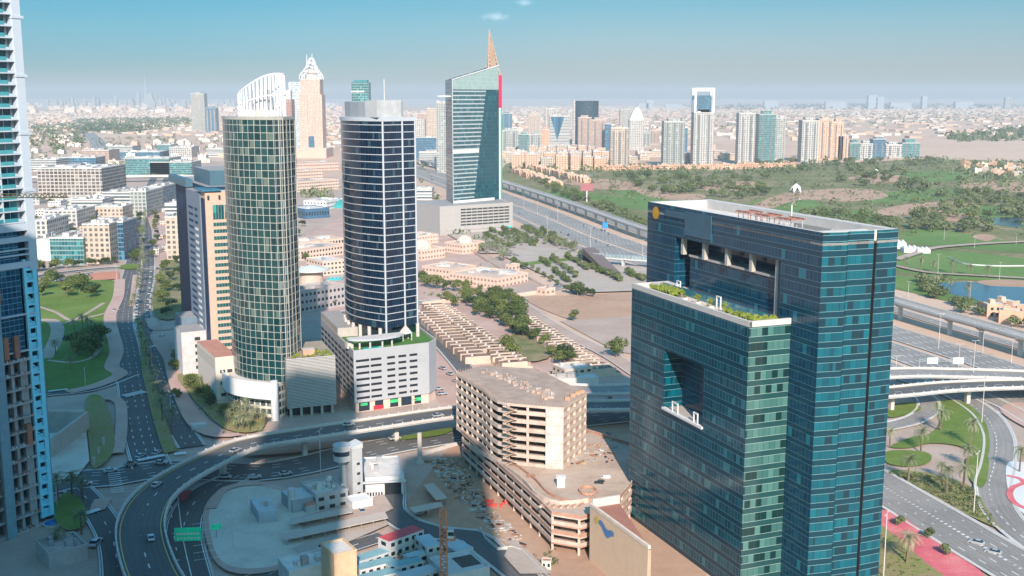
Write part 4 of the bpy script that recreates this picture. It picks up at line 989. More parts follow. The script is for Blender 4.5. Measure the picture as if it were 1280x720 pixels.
# ================================================================= twin arched-crown towers
def archtowers():
    p = G(390, 197); root = E('arch_crown_tower', 'pink stone tower with nested white arches and two needles on top', 'tower', (p.x, p.y, 0))
    k = p.y / FPX; pk = facade('pink_stone_windows', 3.2, 3.8, .55, .45, (.17, .13, .125), (.25, .20, .19), (.56, .37, .29), .2, rough=.3)
    ps = plain('pink_stone', (.56, .38, .30), .8)
    hw = 14 * k; zt = ZT(p, 99); zs = ZT(p, 118)
    X = p.x; Y = p.y
    mb = MB(pk); mb.box(X - hw, X + hw, Y, Y + 2 * hw, 20, zs, pk, ps, 3.2); mb.box(X - hw * .86, X + hw * .86, Y + 2, Y + 2 * hw - 2, zs, zt, pk, ps, 3.2); mb.build('wall', root)
    mb = MB(ps)
    for s in (-1, 1):
        for q in (.35, .98): mb.box(X + s * hw * q - 1.2, X + s * hw * q + 1.2, Y - 1.4, Y - .02, 20, zs - 3, ps)
    mb.each('pilaster', root)
    mb = MB(DGLASS); mb.box(X - 6, X + 6, Y - .6, Y + .1, 22, 46, plain('blue_arch_glass', (.05, .13, .2), .2)); mb.build('arch_window', root)
    mb = MB(WHITE)
    for c, w in ((-.02, .92), (.0, .74), (.02, .56), (.04, .36)):
        h = ZT(p, 83 if w > .8 else 83 - (.92 - w) * 24) - zt; n = 14
        for yy in (Y + hw * .2, Y + hw * 1.8):
            for i in range(n):
                a, b = math.pi * i / n, math.pi * (i + 1) / n
                f = lambda t: (X + hw * (c + w * math.cos(t)), yy + (Y + hw - yy) * (.92 - w), zt + h * (math.sin(t) ** .75 if 0 < t < math.pi else 0) * (1.05 - w * .35))
                mb.bar(f(a), f(b), 1.5, 1.5, WHITE)
    mb.build('crown_arch', root)
    mb = MB(ps); mb.cyl((X, Y + hw), hw * .55, zt, zt + 22, 14, plain('pale_pink_stone', (.56, .45, .39), .7), r2=hw * .2); mb.build('crown_core', root)
    for x, y in ((386, 67.5), (392.6, 66)):
        mb = MB(WHITE); xx = (x - 640) * k; mb.cyl((xx, Y + hw), 1.8, zt + 12, ZT(p, y), 8, WHITE, r2=.4); mb.build('needle', root)
    mb = MB(ps); mb.box(X - 18 * k, X + 20 * k, Y - 22, Y + 3 * hw, 0, 20, ps, ROOFP); mb.build('podium', root)
    p2 = Vector((G(371, 190).x, p.y + 110, 0)); k2 = p2.y / FPX
    r2 = E('glass_twin_tower', 'slim pale grey glass tower close behind the pink arched tower', 'tower', p2)
    gg = facade('grey_twin_glazing', 3, 3.8, .3, .3, (.10, .17, .21), (.2, .28, .31), (.55, .55, .55), .2)
    mb = MB(gg); x0 = (366 - 640) * k2; mb.box(x0, x0 + 26, p2.y, p2.y + 40, 0, ZT(p2, 102), gg, ROOFP, 3); mb.build('wall', r2)
    mb = MB(WHITE); mb.box(x0 - 1, x0 + 3, p2.y - 1, p2.y + 8, 0, ZT(p2, 103), WHITE); mb.build('edge_pier', r2)
    p3 = Vector(((363 - 640) * 2000 / FPX, 2000, 0)); r3 = E('brown_tower', 'small reddish brown tower between the white fins and the pink tower', 'tower', p3)
    mb = MB(facade('brown_windows', 3, 3.6, .4, .4, (.12, .1, .1), (.2, .15, .14), (.36, .2, .17), .1)); mb.box(p3.x - 8, p3.x + 7, 2000, 2030, 0, ZT(p3, 124), None, ROOFP, 3); mb.build('wall', r3)
    mb = MB(ROOFP); mb.box(p3.x - 3, p3.x + 5, 2004, 2020, ZT(p3, 124), ZT(p3, 113), ROOFP); mb.build('roof_stair', r3)
archtowers()
# ================================================================= unfinished tower at the left edge
def lefttower():
    K = G(68, 650); f = Fr(K, (-.515, -.857)); H = 212.0   # e2 points out towards the road
    root = E('unfinished_tower', 'unfinished residential tower, raw concrete floors below and white balconies above', 'tower', (K.x, K.y, 0))
    LN, TH = 46.0, -26.0; zA, zB, zC = 54.0, 78.0, 92.0
    wh = plain('white_render', (.47, .54, .59), .6, var=.06); rc = plain('raw_concrete', (.40, .385, .37), .9, var=.25, s=.25, s2=.08)
    cy = plain('pale_blue_film', (.26, .70, .82), .45, var=.12, s=.4)
    gl = facade('balcony_glazing', 2.6, 3.28, .10, .05, (.012, .05, .085), (.03, .14, .18), (.45, .52, .56), .2, (.10, .30, .32), tilt=.02)
    gm = facade('navy_glazing', 1.5, 1.64, .06, .12, (.012, .055, .10), (.03, .11, .17), (.14, .30, .40), .06, (.05, .2, .25), tilt=.03, frough=.3)
    mb = MB(gl); f.box(mb, 3.0, LN, TH, -2.4, zC, H, gl, GREYR, 2.6); f.box(mb, .3, 3.0, TH, -2.4, zC, H, wh, wh)
    mb.build('upper_wall', root)
    mb = MB(wh); n = int((H - zC) / 3.28)
    for k in range(n + 1):
        z = zC + k * 3.28; f.box(mb, 0.3, LN, -2.6, 0, z + .1, z + .46, wh); f.box(mb, .2, 1.2, TH, -2.6, z, z + .5, wh)
    mb.build('balcony_slab', root)
    mb = MB(wh)
    for k in range(n):
        z = zC + k * 3.28 + .5
        # curved bracket walls by the corner pier
        seg = 6; pts = [(2.2, z), (2.2 + 2.6, z)] + [(2.2 + 2.6 * (1 - math.sin(math.pi / 2 * i / seg)), z + 2.78 * (1 - math.cos(math.pi / 2 * i / seg))) for i in range(1, seg + 1)]
        for t, o in ((-.25, 1), (-.45, -1)):
            q = [f.p(a, t, zz) for a, zz in pts]; mb.face(q if o < 0 else q[::-1], wh)
        for j in range(4):
            a = 9 + 9 * j; f.box(mb, a, a + .35, -2.4, -.1, z, z + 2.78, wh)
    mb.build('balcony_bracket', root)
    gr = plain('green_balustrade', (.06, .30, .33), .1, spec=.6); mb = MB(gr)
    for k in range(n):
        z = zC + k * 3.28 + .5; f.box(mb, 4.6, LN, -.22, -.12, z, z + 1.05, gr)
    mb.build('balustrade', root)
    mb = MB(wh); f.box(mb, -.5, 2.2, -2.0, .3, zB, H + 2, wh); f.box(mb, -.51, -.3, TH, -2.0, zB, H, plain('blue_grey_edge', (.20, .32, .38), .5)); mb.build('corner_pier', root)
    mb = MB(wh); 
    for k in range(int((H - zC) / 16)): f.box(mb, -1.3, 2.4, -2.1, .55, zC + 9 + 16.4 * k, zC + 9.8 + 16.4 * k, wh)
    mb.each('pier_ring', root)
    # middle: navy glazing between white belts
    mb = MB(gm); f.box(mb, 5.2, LN, TH, -.5, zA, zC, gm, wh, 1.5); f.box(mb, .4, 5.2, TH, -1.6, zA, zC, DGLASS, wh); mb.build('middle_wall', root)
    mb = MB(wh)
    for z, h in ((zC - 2.2, 2.19), (zC - 5.4, 1.6), (zB + 1.0, 1.8)): f.box(mb, -.2, LN, TH, .25, z, z + h, wh)
    for z in (zB + 4.6, zB + 6.2, zA + 11, zA + .2): f.box(mb, 1.5, LN, -1.0, .12, z, z + .45, wh)
    mb.build('white_belt', root)
    # ladder of frames at the corner, wrapped in pale blue film
    mb = MB(cy)
    for k in range(23):
        z = 2 + k * 3.45
        f.box(mb, .1, 4.4, -.7, .2, z, z + .75, cy); f.box(mb, .12, 1.5, -.6, .25, z + .6, z + 3.45, cy); f.box(mb, 3.5, 4.38, -.62, .15, z + .6, z + 3.45, cy); f.box(mb, 1.51, 3.49, -.62, -.3, z + .6, z + (1.9 if k % 3 else 2.6), cy)
        if k % 2: mb.bar(f.p(1.2, -.2, z + .6), f.p(3.8, -.2, z + 3.3), .3, .3, cy)
    mb.build('corner_frame', root)
    mb = MB(cy); f.box(mb, -.3, .1, TH, .1, 0, zB, plain('teal_side_panel', (.10, .28, .34), .5)); mb.build('side_panel', root)
    # raw floors
    mb = MB(rc); fh = 4.3; nr = int(zA / fh)
    for k in range(nr + 1):
        z = k * fh; f.box(mb, 4.6, LN, TH, .5 if k % 3 else .9, z, z + .55, rc)
    mb.build('floor_slab', root)
    mb = MB(rc)
    for k in range(nr):
        z = k * fh + .55
        for j in range(10):
            a = 5.0 + j * 4.4; w = 2.4 if j % 2 == 0 else 1.0
            f.box(mb, a, a + w, -1.8, -.6, z, z + fh - .55, rc)
            if (j * 7 + k * 3) % 4 == 0: f.box(mb, a + w, a + 4.4, -4.6, -4.2, z, z + fh - .55, rc)
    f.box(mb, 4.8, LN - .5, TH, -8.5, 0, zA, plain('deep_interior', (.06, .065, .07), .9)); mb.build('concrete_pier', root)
    wood = plain('shuttering_red', (.38, .17, .11), .8, var=.3); mb = MB(wood)
    for k in range(nr + 1):
        for j in range(34):
            if rnd.random() < .85: a = 5 + j * 1.2; f.box(mb, a, a + rnd.uniform(.25, .8), .3, rnd.uniform(.6, 1.0), k * fh + .551, k * fh + rnd.uniform(.7, 1.2), wood if rnd.random() < .35 else CONCW)
    for a, z in ((8, zA - 1), (11.5, zA - 1), (6, 26)): f.box(mb, a, a + 1.6, -.2, 1.0, z, z + 6.5, wood)
    mb.build('shuttering', root)
    mb = MB(ORANGE); f.box(mb, 14.2, 17.5, .6, 2.6, 66, 82, plain('hoist_mast_panel', (.20, .32, .36), .6)); f.box(mb, 14.8, 17.2, 2.61, 3.8, 70, 74.2, wood); f.box(mb, 14.8, 17.2, 2.61, 3.8, 75.5, 79.5, wood); f.box(mb, 14.5, 17.5, 2.0, 2.61, 0, 66, plain('hoist_mast_panel', (.20, .32, .36), .6)); mb.build('hoist', root)
lefttower()
# ================================================================= flyovers, metro viaduct, footbridge
def bridge(name, label, cat, L, w, z, m, spacing, pier, para=.95, thick=1.6, hatch=None, lanes=(), tee=False, start=10, pw=.5):
    root = E(name, label, cat, (L[0].x, L[0].y, 0)); h = w / 2
    mb = MB(CONCW); ribbon(mb, L, -h, h, z, CONCW, thick=.5); ribbon(mb, L, -h * .55, h * .55, z - .5, CONCW, thick=thick - .5); mb.build('deck', root)
    mb = MB(m); ribbon(mb, L, -h + pw, h - pw, z + .02, m); mb.build('road_surface', root)
    mb = MB(PAINT)
    for q in lanes: dashes(mb, L, q, .3, z + .05, 3, 5, PAINT)
    for s in (-1, 1): ribbon(mb, L, s * (h - 1.3) - .15, s * (h - 1.3) + .15, z + .05, YPAINT)
    mb.build('lane_marking', root)
    for s in (-1, 1):
        mb = MB(CONCW); ribbon(mb, L, s * (h - pw / 2) - pw / 2, s * (h - pw / 2) + pw / 2, z + para, CONCW, thick=para + .35)
        N = normals(L); acc = 0
        for i in range(len(L) - 1):                       # little posts on the parapet
            acc += (L[i + 1] - L[i]).length
            if acc > 2.2:
                acc = 0; p = L[i] + N[i] * (s * (h - pw / 2)); mb.bar((p.x, p.y, z + para), (p.x, p.y, z + para + .45), .34, .34, CONCW)
        mb.build('parapet', root)
    acc = -start; N = normals(L)
    for i in range(len(L) - 1):
        acc += (L[i + 1] - L[i]).length
        if acc > spacing:
            acc = 0; p = L[i]; n = N[i]
            if not vis((p.x, p.y, z / 2), 60): continue
            mb = MB(CONCW); d = Vector((-n.y, n.x, 0)); e = V2(n)
            f = Fr(p, n); a = pier
            mb.prism([f.q(-a, -.8), f.q(a, -.8), f.q(a, .8), f.q(-a, .8)], 0, z - thick - 1.4, CONCW, CONCW)
            k = 2.1 if not tee else 3.4
            q0 = [f.p(x, y, z - thick - 1.4) for x, y in ((-a, -.8), (a, -.8), (a, .8), (-a, .8))]; q1 = [f.p(x, y, z - thick + .02) for x, y in ((-a * k, -.9), (a * k, -.9), (a * k, .9), (-a * k, .9))]
            for j in range(4): mb.face([q0[j], q0[(j + 1) % 4], q1[(j + 1) % 4], q1[j]], CONCW)
            mb.build('pier', root)
    return root
FZ = 8.0
F1 = spline([G(x, y, FZ) for x, y in [(232, 790), (206, 745), (188, 712), (177, 676), (177, 650), (190, 623), (216, 601), (260, 577), (308, 556), (380, 543.5), (470, 530), (568, 516), (650, 510), (735, 508), (790, 507), (960, 502), (1115, 490.5), (1190, 483.5), (1290, 480), (1400, 480)]], 4)
F2 = spline([G(x, y, FZ) for x, y in [(640, 484), (690, 486), (735, 488), (790, 487), (960, 477), (1115, 467), (1190, 467), (1290, 470), (1400, 474)]], 6)
for p in F1 + F2: p.z = 0
bridge('flyover', 'long curving concrete flyover that sweeps round at the lower corner', 'flyover', F1, 13.5, FZ, ASPH, 32, 1.0, lanes=(0,))
bridge('flyover', 'straighter upper flyover deck joining behind the teal tower', 'flyover', F2, 15, FZ + .05, ASPHL, 34, 1.0, lanes=(-2, 2))
VLD = [p.copy() for p in VLS]
bridge('metro_viaduct', 'raised metro viaduct on concrete piers beside the highway', 'viaduct', VLD, 10.5, 10.5, plain('track_bed', (.36, .34, .33), .85), 27, 1.0, para=1.2, thick=1.9, tee=True)
# small road bridge in the western distance
LB_ = spline([G(x, y, 6) for x, y in [(30, 224), (90, 223), (150, 223), (225, 222), (280, 226)]], 30)
for p in LB_: p.z = 0
bridge('road_bridge', 'low road bridge in front of the distant teal offices', 'bridge', LB_, 16, 8, ASPHL, 60, 1.6, para=2.2, thick=2)
def footbridge():
    p = G(733, 326); root = E('metro_entrance', 'metro station entrance with sloping brown roof and glass lift block', 'station', p)
    e = (G(766, 345) - p).to_2d(); f = Fr(p, e); L = e.length; br = plain('brown_metal_roof', (.22, .15, .12), .5, .2)
    mb = MB(DGLASS); f.box(mb, -4, 6, -4, 6, 0, 9, plain('grey_green_glass', (.12, .18, .19), .15), GREYR); mb.build('lift_block', root)
    mb = MB(br); 
    for t0, t1 in ((-5, 5),):
        q = [f.p(6.1, t0, 11.5), f.p(L + 4, t0, 2.6), f.p(L + 4, t1, 2.6), f.p(6.1, t1, 11.5)]; mb.face(q[::-1], br); mb.face([(a, b, c - .6) for a, b, c in q], br)
        for t in (t0, t1): mb.face([f.p(6.1, t, 11.5), f.p(L + 4, t, 2.6), f.p(L + 4, t, 2.0), f.p(6.1, t, 6)], br)
    mb.build('roof', root)
    mb = MB(DGLASS); mb.face([f.p(6.1, -4.8, 11), f.p(6.1, 4.8, 11), f.p(6.1, 4.8, 0), f.p(6.1, -4.8, 0)][::-1], DGLASS); f.box(mb, 6.2, L, -4, 4, 0, 2.0, DGLASS); mb.build('glass_front', root)
    a, b = G(742, 318.5, 8), G(980, 335, 8); f2 = Fr(a, (b - a).to_2d()); L2 = (b - a).length
    root = E('footbridge', 'enclosed grey footbridge crossing the highway from the metro entrance', 'footbridge', (a.x, a.y, 0))
    gw = facade('footbridge_panels', 3, 3.6, .1, .3, (.2, .26, .27), (.28, .34, .34), (.5, .5, .48), 0); mb = MB(gw); f2.box(mb, 0, L2, -2.5, 2.5, 6, 9.4, gw, plain('bridge_roof', (.33, .36, .36), .5), 3); mb.build('walkway', root)
    mb = MB(CONCW)
    for k in range(1, 7): f2.box(mb, k * 24, k * 24 + 1.4, -1.6, 1.6, 0, 6, CONCW)
    mb.each('pier', root)
footbridge()
p = G(756.5, 290); mb = MB(plain('blue_hoarding', (.02, .22, .55), .5)); q = Vector((p.x, p.y, 0))
root = E('blue_billboard', 'bright blue billboard under the edge of the metro viaduct', 'billboard', q); mb.box(q.x - 2.6, q.x + 2.6, q.y, q.y + 5, 3.5, 9, None); mb.build('panel', root)
mb = MB(STEEL); mb.box(q.x - 2, q.x - 1.5, q.y + 1, q.y + 1.5, 0, 3.5); mb.box(q.x + 1.5, q.x + 2, q.y + 1, q.y + 1.5, 0, 3.5); mb.each('leg', root)
p = G(733.5, 252); root = E('billboard', 'tall reddish billboard on a single pole beside the golf course villas', 'billboard', p); k = p.y / FPX
mb = MB(plain('faded_red_board', (.34, .12, .13), .7)); mb.box(p.x - 8 * k, p.x + 8 * k, p.y, p.y + 1.5, ZT(p, 238.5), ZT(p, 229.5)); mb.build('panel', root)
mb = MB(WHITE); mb.cyl((p.x, p.y + .7), .8, 0, ZT(p, 238.5), 8, WHITE); mb.build('pole', root)
# overhead sign on the highway
def gantry(px, py, w, hgt, col, label, ang, n=2, sh=3.0, sw=5.0):
    p = G(px, py); root = E('gantry_sign', label, 'road sign', p); f = Fr(p, (math.cos(ang), math.sin(ang)))
    mb = MB(STEEL); 
    for a in (0, w): mb.bar(f.p(a, 0, 0), f.p(a, 0, hgt), .4, .4, STEEL)
    for z in (hgt - .4, hgt - 1.4): mb.bar(f.p(0, 0, z), f.p(w, 0, z), .25, .25, STEEL)
    for i in range(int(w / 1.5)): mb.bar(f.p(i * 1.5, 0, hgt - 1.4), f.p(i * 1.5 + .75, 0, hgt - .4), .12, .12, STEEL)
    mb.build('frame', root)
    for k in range(n):
        a = w * (k + .5) / n - sw / 2; mb = MB(col); f.box(mb, a, a + sw, -.45, -.22, hgt - 2.6, hgt - 2.6 + sh, col); b = mb.build('sign_board', root)
    return root, f
gantry(1148, 470, 24, 8.5, plain('sign_back_grey', (.62, .64, .63), .5), 'highway sign gantry with two pale grey boards before the flyover', 0)
gn = plain('sign_green', (.02, .80, .40), .5)
p0 = G(255.5, 684); root = E('cantilever_sign', 'green road direction sign on a cantilever arm over the slip road', 'road sign', p0)
k = p0.y / FPX; f = Fr(p0, (-1, -.08))
mb = MB(STEEL); mb.bar(f.p(0, 0, 0), f.p(0, 0, ZT(p0, 664)), .35, .35, STEEL); mb.bar(f.p(0, 0, ZT(p0, 664)), f.p(9, 0, ZT(p0, 666)), .3, .3, STEEL); mb.build('arm', root)
mb = MB(gn); z1, z0 = ZT(p0, 658.5), ZT(p0, 675); f.box(mb, .6, 8.2, .2, .4, z0, z1, gn); b = mb.build('sign_board', root)
mb = MB(WHITE)
for i in range(7): f.box(mb, 1.2 + i * .95, 1.8 + i * .95, .4, .44, z0 + .5 + (i % 2) * .2, z0 + 1.1, WHITE); f.box(mb, 1.2 + i * .95, 1.9 + i * .95, .4, .44, z0 + 1.9, z0 + 2.5, WHITE)
mb.build('sign_writing', root)
p0 = G(271, 676); root = E('small_green_sign', 'small green road sign beside the sandy lot', 'road sign', p0); f = Fr(p0, (1, .5))
mb = MB(gn); f.box(mb, -1.4, 1.4, -.1, .1, ZT(p0, 662), ZT(p0, 655), gn); mb.build('sign_board', root); mb = MB(STEEL); mb.bar(f.p(0, .2, 0), f.p(0, .2, ZT(p0, 656)), .2, .2, STEEL); mb.build('post', root)
# ================================================================= unfinished car park on its podium
def carpark():
    z0, z1 = 11.0, 31.0; P = [(569.7, 467.8), (601.7, 487), (612, 496.5), (622, 502.5), (633.6, 505), (682, 509.4), (704.4, 510.8), (733.6, 492.8), (671, 462), (601.7, 458)]
    P = ccw([tuple(G(x, y, z1).to_2d()) for x, y in P])
    root = E('unfinished_car_park', 'unfinished raw concrete car park building with a zigzag outside stair', 'building', (*P[0], 0))
    bc = plain('fresh_concrete', (.52, .42, .35), .85, var=.32, s=.45); rb = plain('rough_slab', (.40, .30, .24), .9, var=.3, s=.25); fh = (z1 - z0) / 7
    mb = MB(bc)
    for k in range(7):
        z = z0 + k * fh; Q = ringpts(P, 0)
        mb.prism(ringpts(P, -.1), z - .02, z + .3, rb, rb); 
        R_ = ringpts(P, -.45); n = len(P)
        for i in range(n):
            j = (i + 1) % n; mb.prism([P[i], P[j], R_[j], R_[i]], z - .3, z + 1.05, bc, bc)
    mb.prism(ringpts(P, .02), z1 - .5, z1 + .35, bc, rb); mb.build('floor_bands', root)
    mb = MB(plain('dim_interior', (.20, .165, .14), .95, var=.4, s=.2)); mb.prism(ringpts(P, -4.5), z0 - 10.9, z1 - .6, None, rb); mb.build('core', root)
    mb = MB(bc); n = len(P)
    for i in range(n):
        a, b = Vector(P[i]), Vector(P[(i + 1) % n]); L = (b - a).length; m = max(1, int(L / 4.5))
        if m < 2 and L < 4: continue
        d = (b - a).normalized(); nn = Vector((-d.y, d.x))
        for j in range(m):
            c = a + d * (L * (j + .06) / m) + nn * .5; mb.bar((c.x, c.y, z0 - .3), (c.x, c.y, z1), .8, .8, bc)
    mb.each('column', root)
    A, B = Vector(P[[i for i in range(n)][0]]), None
    pa, pb = G(682, 509.4, z1), G(704.4, 510.8, z1); f = Fr(pa, (pb - pa).to_2d()); L = (pb - pa).length
    t = -1 if f.e2.y > 0 else 1
    mb = MB(CONCW); pan = plain('grey_board_marked_concrete', (.50, .47, .43), .85, var=.3, s=.4, s2=.12)
    for k in range(7): f.box(mb, .1, L - .1, t * .05, t * .35, z0 + k * fh, z0 + k * fh + fh - .06, pan)
    mb.build('solid_panel', root)
    # right side: solid cheeks behind the bands
    qa, qb = G(704.4, 510.8, z1), G(733.6, 492.8, z1); fr = Fr(qa, (qb - qa).to_2d()); Lr = (qb - qa).length; tr = 1
    mb = MB(plain('tan_infill', (.46, .34, .26), .9, var=.2)); fr.box(mb, .6, Lr - .6, .7, 1.1, z0, z1 - .6, None); mb.build('infill_wall', root)
    # outside stair
    sp = G(637, 505.5, z1); mb = MB(rb); wd = plain('stair_shuttering', (.36, .26, .20), .9, var=.3); f2 = Fr((sp.x, sp.y), (1, .05))
    for k in range(7):
        z = z0 + k * fh
        mb.bar(f2.p(-1.8, -1.2, z), f2.p(1.8, -1.2, z + fh / 2), .9, .45, wd); mb.bar(f2.p(1.8, -2.0, z + fh / 2), f2.p(-1.8, -2.0, z + fh), .9, .45, wd)
        mb.bar(f2.p(1.3, -1.6, z + fh / 2), f2.p(2.3, -1.6, z + fh / 2), 1.8, .3, bc); mb.bar(f2.p(-2.3, -1.6, z + fh), f2.p(-1.3, -1.6, z + fh), 1.8, .3, bc)
    mb.build('outside_stair', root)
    # clutter on the roof: starter bars, shuttering, stacks
    rb2 = plain('starter_bars', (.40, .30, .25), .8, var=.3); mb = MB(rb2)
    c0, c1 = G(612, 466, z1), G(695, 500, z1)
    for i in range(60):
        t = i / 59; p = c0.lerp(c1, t) + Vector((rnd.uniform(-3.4, 3.4), rnd.uniform(-1, 1), .3)); h = rnd.uniform(.4, 1.3)
        mb.bar((p.x, p.y, z1 + .35), (p.x, p.y, z1 + .35 + h), rnd.uniform(.5, 1.6), rnd.uniform(.5, 1.4), rnd.choice([rb2, CONC, rb, GREYR]))
    mb.each('starter_bar', root)
    mb = MB(rb2); Q = ringpts(P, -.4)
    for i in range(n):
        a, b = Vector(Q[i]), Vector(Q[(i + 1) % n]); m = int((b - a).length / .9)
        for j in range(m): c = a.lerp(b, j / max(1, m)); mb.bar((c.x, c.y, z1 + .35), (c.x, c.y, z1 + .35 + rnd.uniform(.7, 1.4)), .1, .1, rb2)
    mb.build('edge_rebar', root)
    mb = MB(CONC); 
    for x, y in ((716, 497), (722, 494), (727, 492.5), (709, 501)): p = G(x, y, z1); mb.box(p.x - .8, p.x + .8, p.y - .8, p.y + .8, z1 + .35, z1 + 1.5, plain('timber_stack', (.42, .26, .17), .85))
    mb.each('material_stack', root)
    # podium
    pz = 11.0; PP = [(577, 541), (640, 597), (672, 626), (689.4, 643), (726, 649), (760, 640), (790, 606), (800, 560), (736, 540), (640, 500), (585, 505)]
    PP = ccw([tuple(G(x, y, pz).to_2d()) for x, y in PP])
    pod = E('concrete_podium', 'raw concrete ramp podium with rust stained slab edges below the car park', 'podium', (*PP[0], 0))
    mb = MB(rb); deck = ground('podium_deck', [(.3, (.34, .25, .19)), (.5, (.47, .36, .28)), (.7, (.55, .44, .36))], .08, .5)
    lv = pz / 4; red = plain('rust_edge', (.42, .24, .17), .85, var=.3)
    for k in range(1, 5):
        z = k * lv; mb.prism(ringpts(PP, 0), z - .45, z, red if k % 2 else bc, deck)
        R_ = ringpts(PP, -.3); m = len(PP)
        for i in range(m):
            j = (i + 1) % m
            if Vector(PP[i]).y < 420 or 1: mb.prism([PP[i], PP[j], R_[j], R_[i]], z + .002, z + 1.0, bc if k % 2 else red, bc)
    mb.build('slabs', pod)
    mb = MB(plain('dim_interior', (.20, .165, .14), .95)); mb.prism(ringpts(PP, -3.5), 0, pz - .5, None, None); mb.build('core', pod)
    mb = MB(bc); m = len(PP)
    for i in range(m):
        a, b = Vector(PP[i]), Vector(PP[(i + 1) % m]); L = (b - a).length; k = max(1, int(L / 7)); nn = Vector((-(b - a).y, (b - a).x)).normalized() * .75
        for j in range(k): c = a.lerp(b, j / k) + nn; mb.bar((c.x, c.y, 0), (c.x, c.y, pz), .7, .7, bc)
    mb.each('column', pod)
    mb = MB(bc)          # inner kerb of the deck ramp
    Lk = spline([G(x, y, pz) for x, y in [(588, 560), (630, 585), (655, 604), (672, 622), (700, 632), (735, 628)]], 3)
    for q in Lk: q.z = 0
    ribbon(mb, Lk, -.2, .2, pz + 1.4, bc, thick=1.4); Lk2 = [q + Vector((3.5, 2.5, 0)) for q in Lk]; ribbon(mb, Lk2, -.2, .2, pz + .8, red, thick=.8); mb.build('ramp_kerb', pod)
    mb = MB(red)
    for i in range(12):
        p = G(686 + i * 4.2, 628 - abs(i - 6) * .3, pz); mb.bar((p.x, p.y, pz + .02), (p.x - 2.6, p.y - 5, pz + .02), .55, .7, red if i % 2 else bc)
    mb.each('precast_beam', pod)
    p = G(701, 608, pz); r2 = E('site_toilet', 'white portable cabin standing alone on the raw concrete podium', 'cabin', p)
    mb = MB(WHITE); mb.box(p.x - 1.2, p.x + 1.2, p.y - 1, p.y + 1, pz, pz + 2.9, WHITE); mb.build('body', r2); mb = MB(STEEL); mb.prism([(p.x - 1.4, p.y - 1.2), (p.x + 1.4, p.y - 1.2), (p.x + 1.4, p.y + 1.2), (p.x - 1.4, p.y + 1.2)], pz + 2.9, pz + 3.3, WHITE); mb.build('roof', r2)
    p = G(735, 615, pz); r3 = E('formwork_ring', 'round brown formwork ring lying on the podium deck', 'formwork', p); mb = MB(red); nn = 16
    for i in range(nn):
        a, b = 6.2832 * i / nn, 6.2832 * (i + 1) / nn; mb.bar((p.x + 2.6 * math.cos(a), p.y + 3.4 * math.sin(a), pz + .7), (p.x + 2.6 * math.cos(b), p.y + 3.4 * math.sin(b), pz + .45), .45, .8, red)
    mb.build('ring', r3)
    for i, (x, y, c, nm, lb) in enumerate([(748, 604, DARK, 'tarpaulin_heap', 'dark tarpaulin heap lying in the shadow on the podium'), (756, 598, WHITE, 'board_stack', 'pale stack of boards lying in the shadow on the podium'), (662, 596, red, 'timber_heap', 'small rusty timber heap beside the outside stair')]):
        p = G(x, y, pz); mb = MB(c)
        for j in range(6): mb.bar((p.x + rnd.uniform(-1.6, 0), p.y + rnd.uniform(-.8, .8), pz + .12 + .14 * j), (p.x + rnd.uniform(.6, 2), p.y + rnd.uniform(-.8, .8), pz + .12 + .14 * j), .6, .14, c)
        tag(mb.build(nm, None, p), lb, 'site material')
carpark()
# ================================================================= towers behind and beside the viewer, which throw the long shadows
for lb, x0, x1, y0, y1, h in (('tall pale tower standing just behind the viewpoint', 0, 28, -50, -20, 237), ('taller slim tower beside the one behind the viewpoint', -48, -18, -50, -20, 284), ('lower tower beside the slim one behind the viewpoint', -80, -48.6, -50, -20, 231),
                              ('broad tower beside the road outside the view', -142, -84, 100, 130, 200), ('highest tower in the row outside the view', -225, -142.6, 100, 130, 291)):
    root = E('marina_tower', lb, 'tower', ((x0 + x1) / 2, y0, 0)); fm = facade('marina_windows', 3, 3.6, .25, .3, (.02, .05, .07), (.05, .12, .14), (.50, .48, .45), .15)
    mb = MB(fm); mb.box(x0, x1, y0, y1, 0, h, fm, GREYR, 3); mb.build('wall', root); mb = MB(CONCW); mb.box(x0 + 4, x1 - 4, y0 + 5, y1 - 5, h, h + 5, CONCW); mb.build('roof_plant', root)
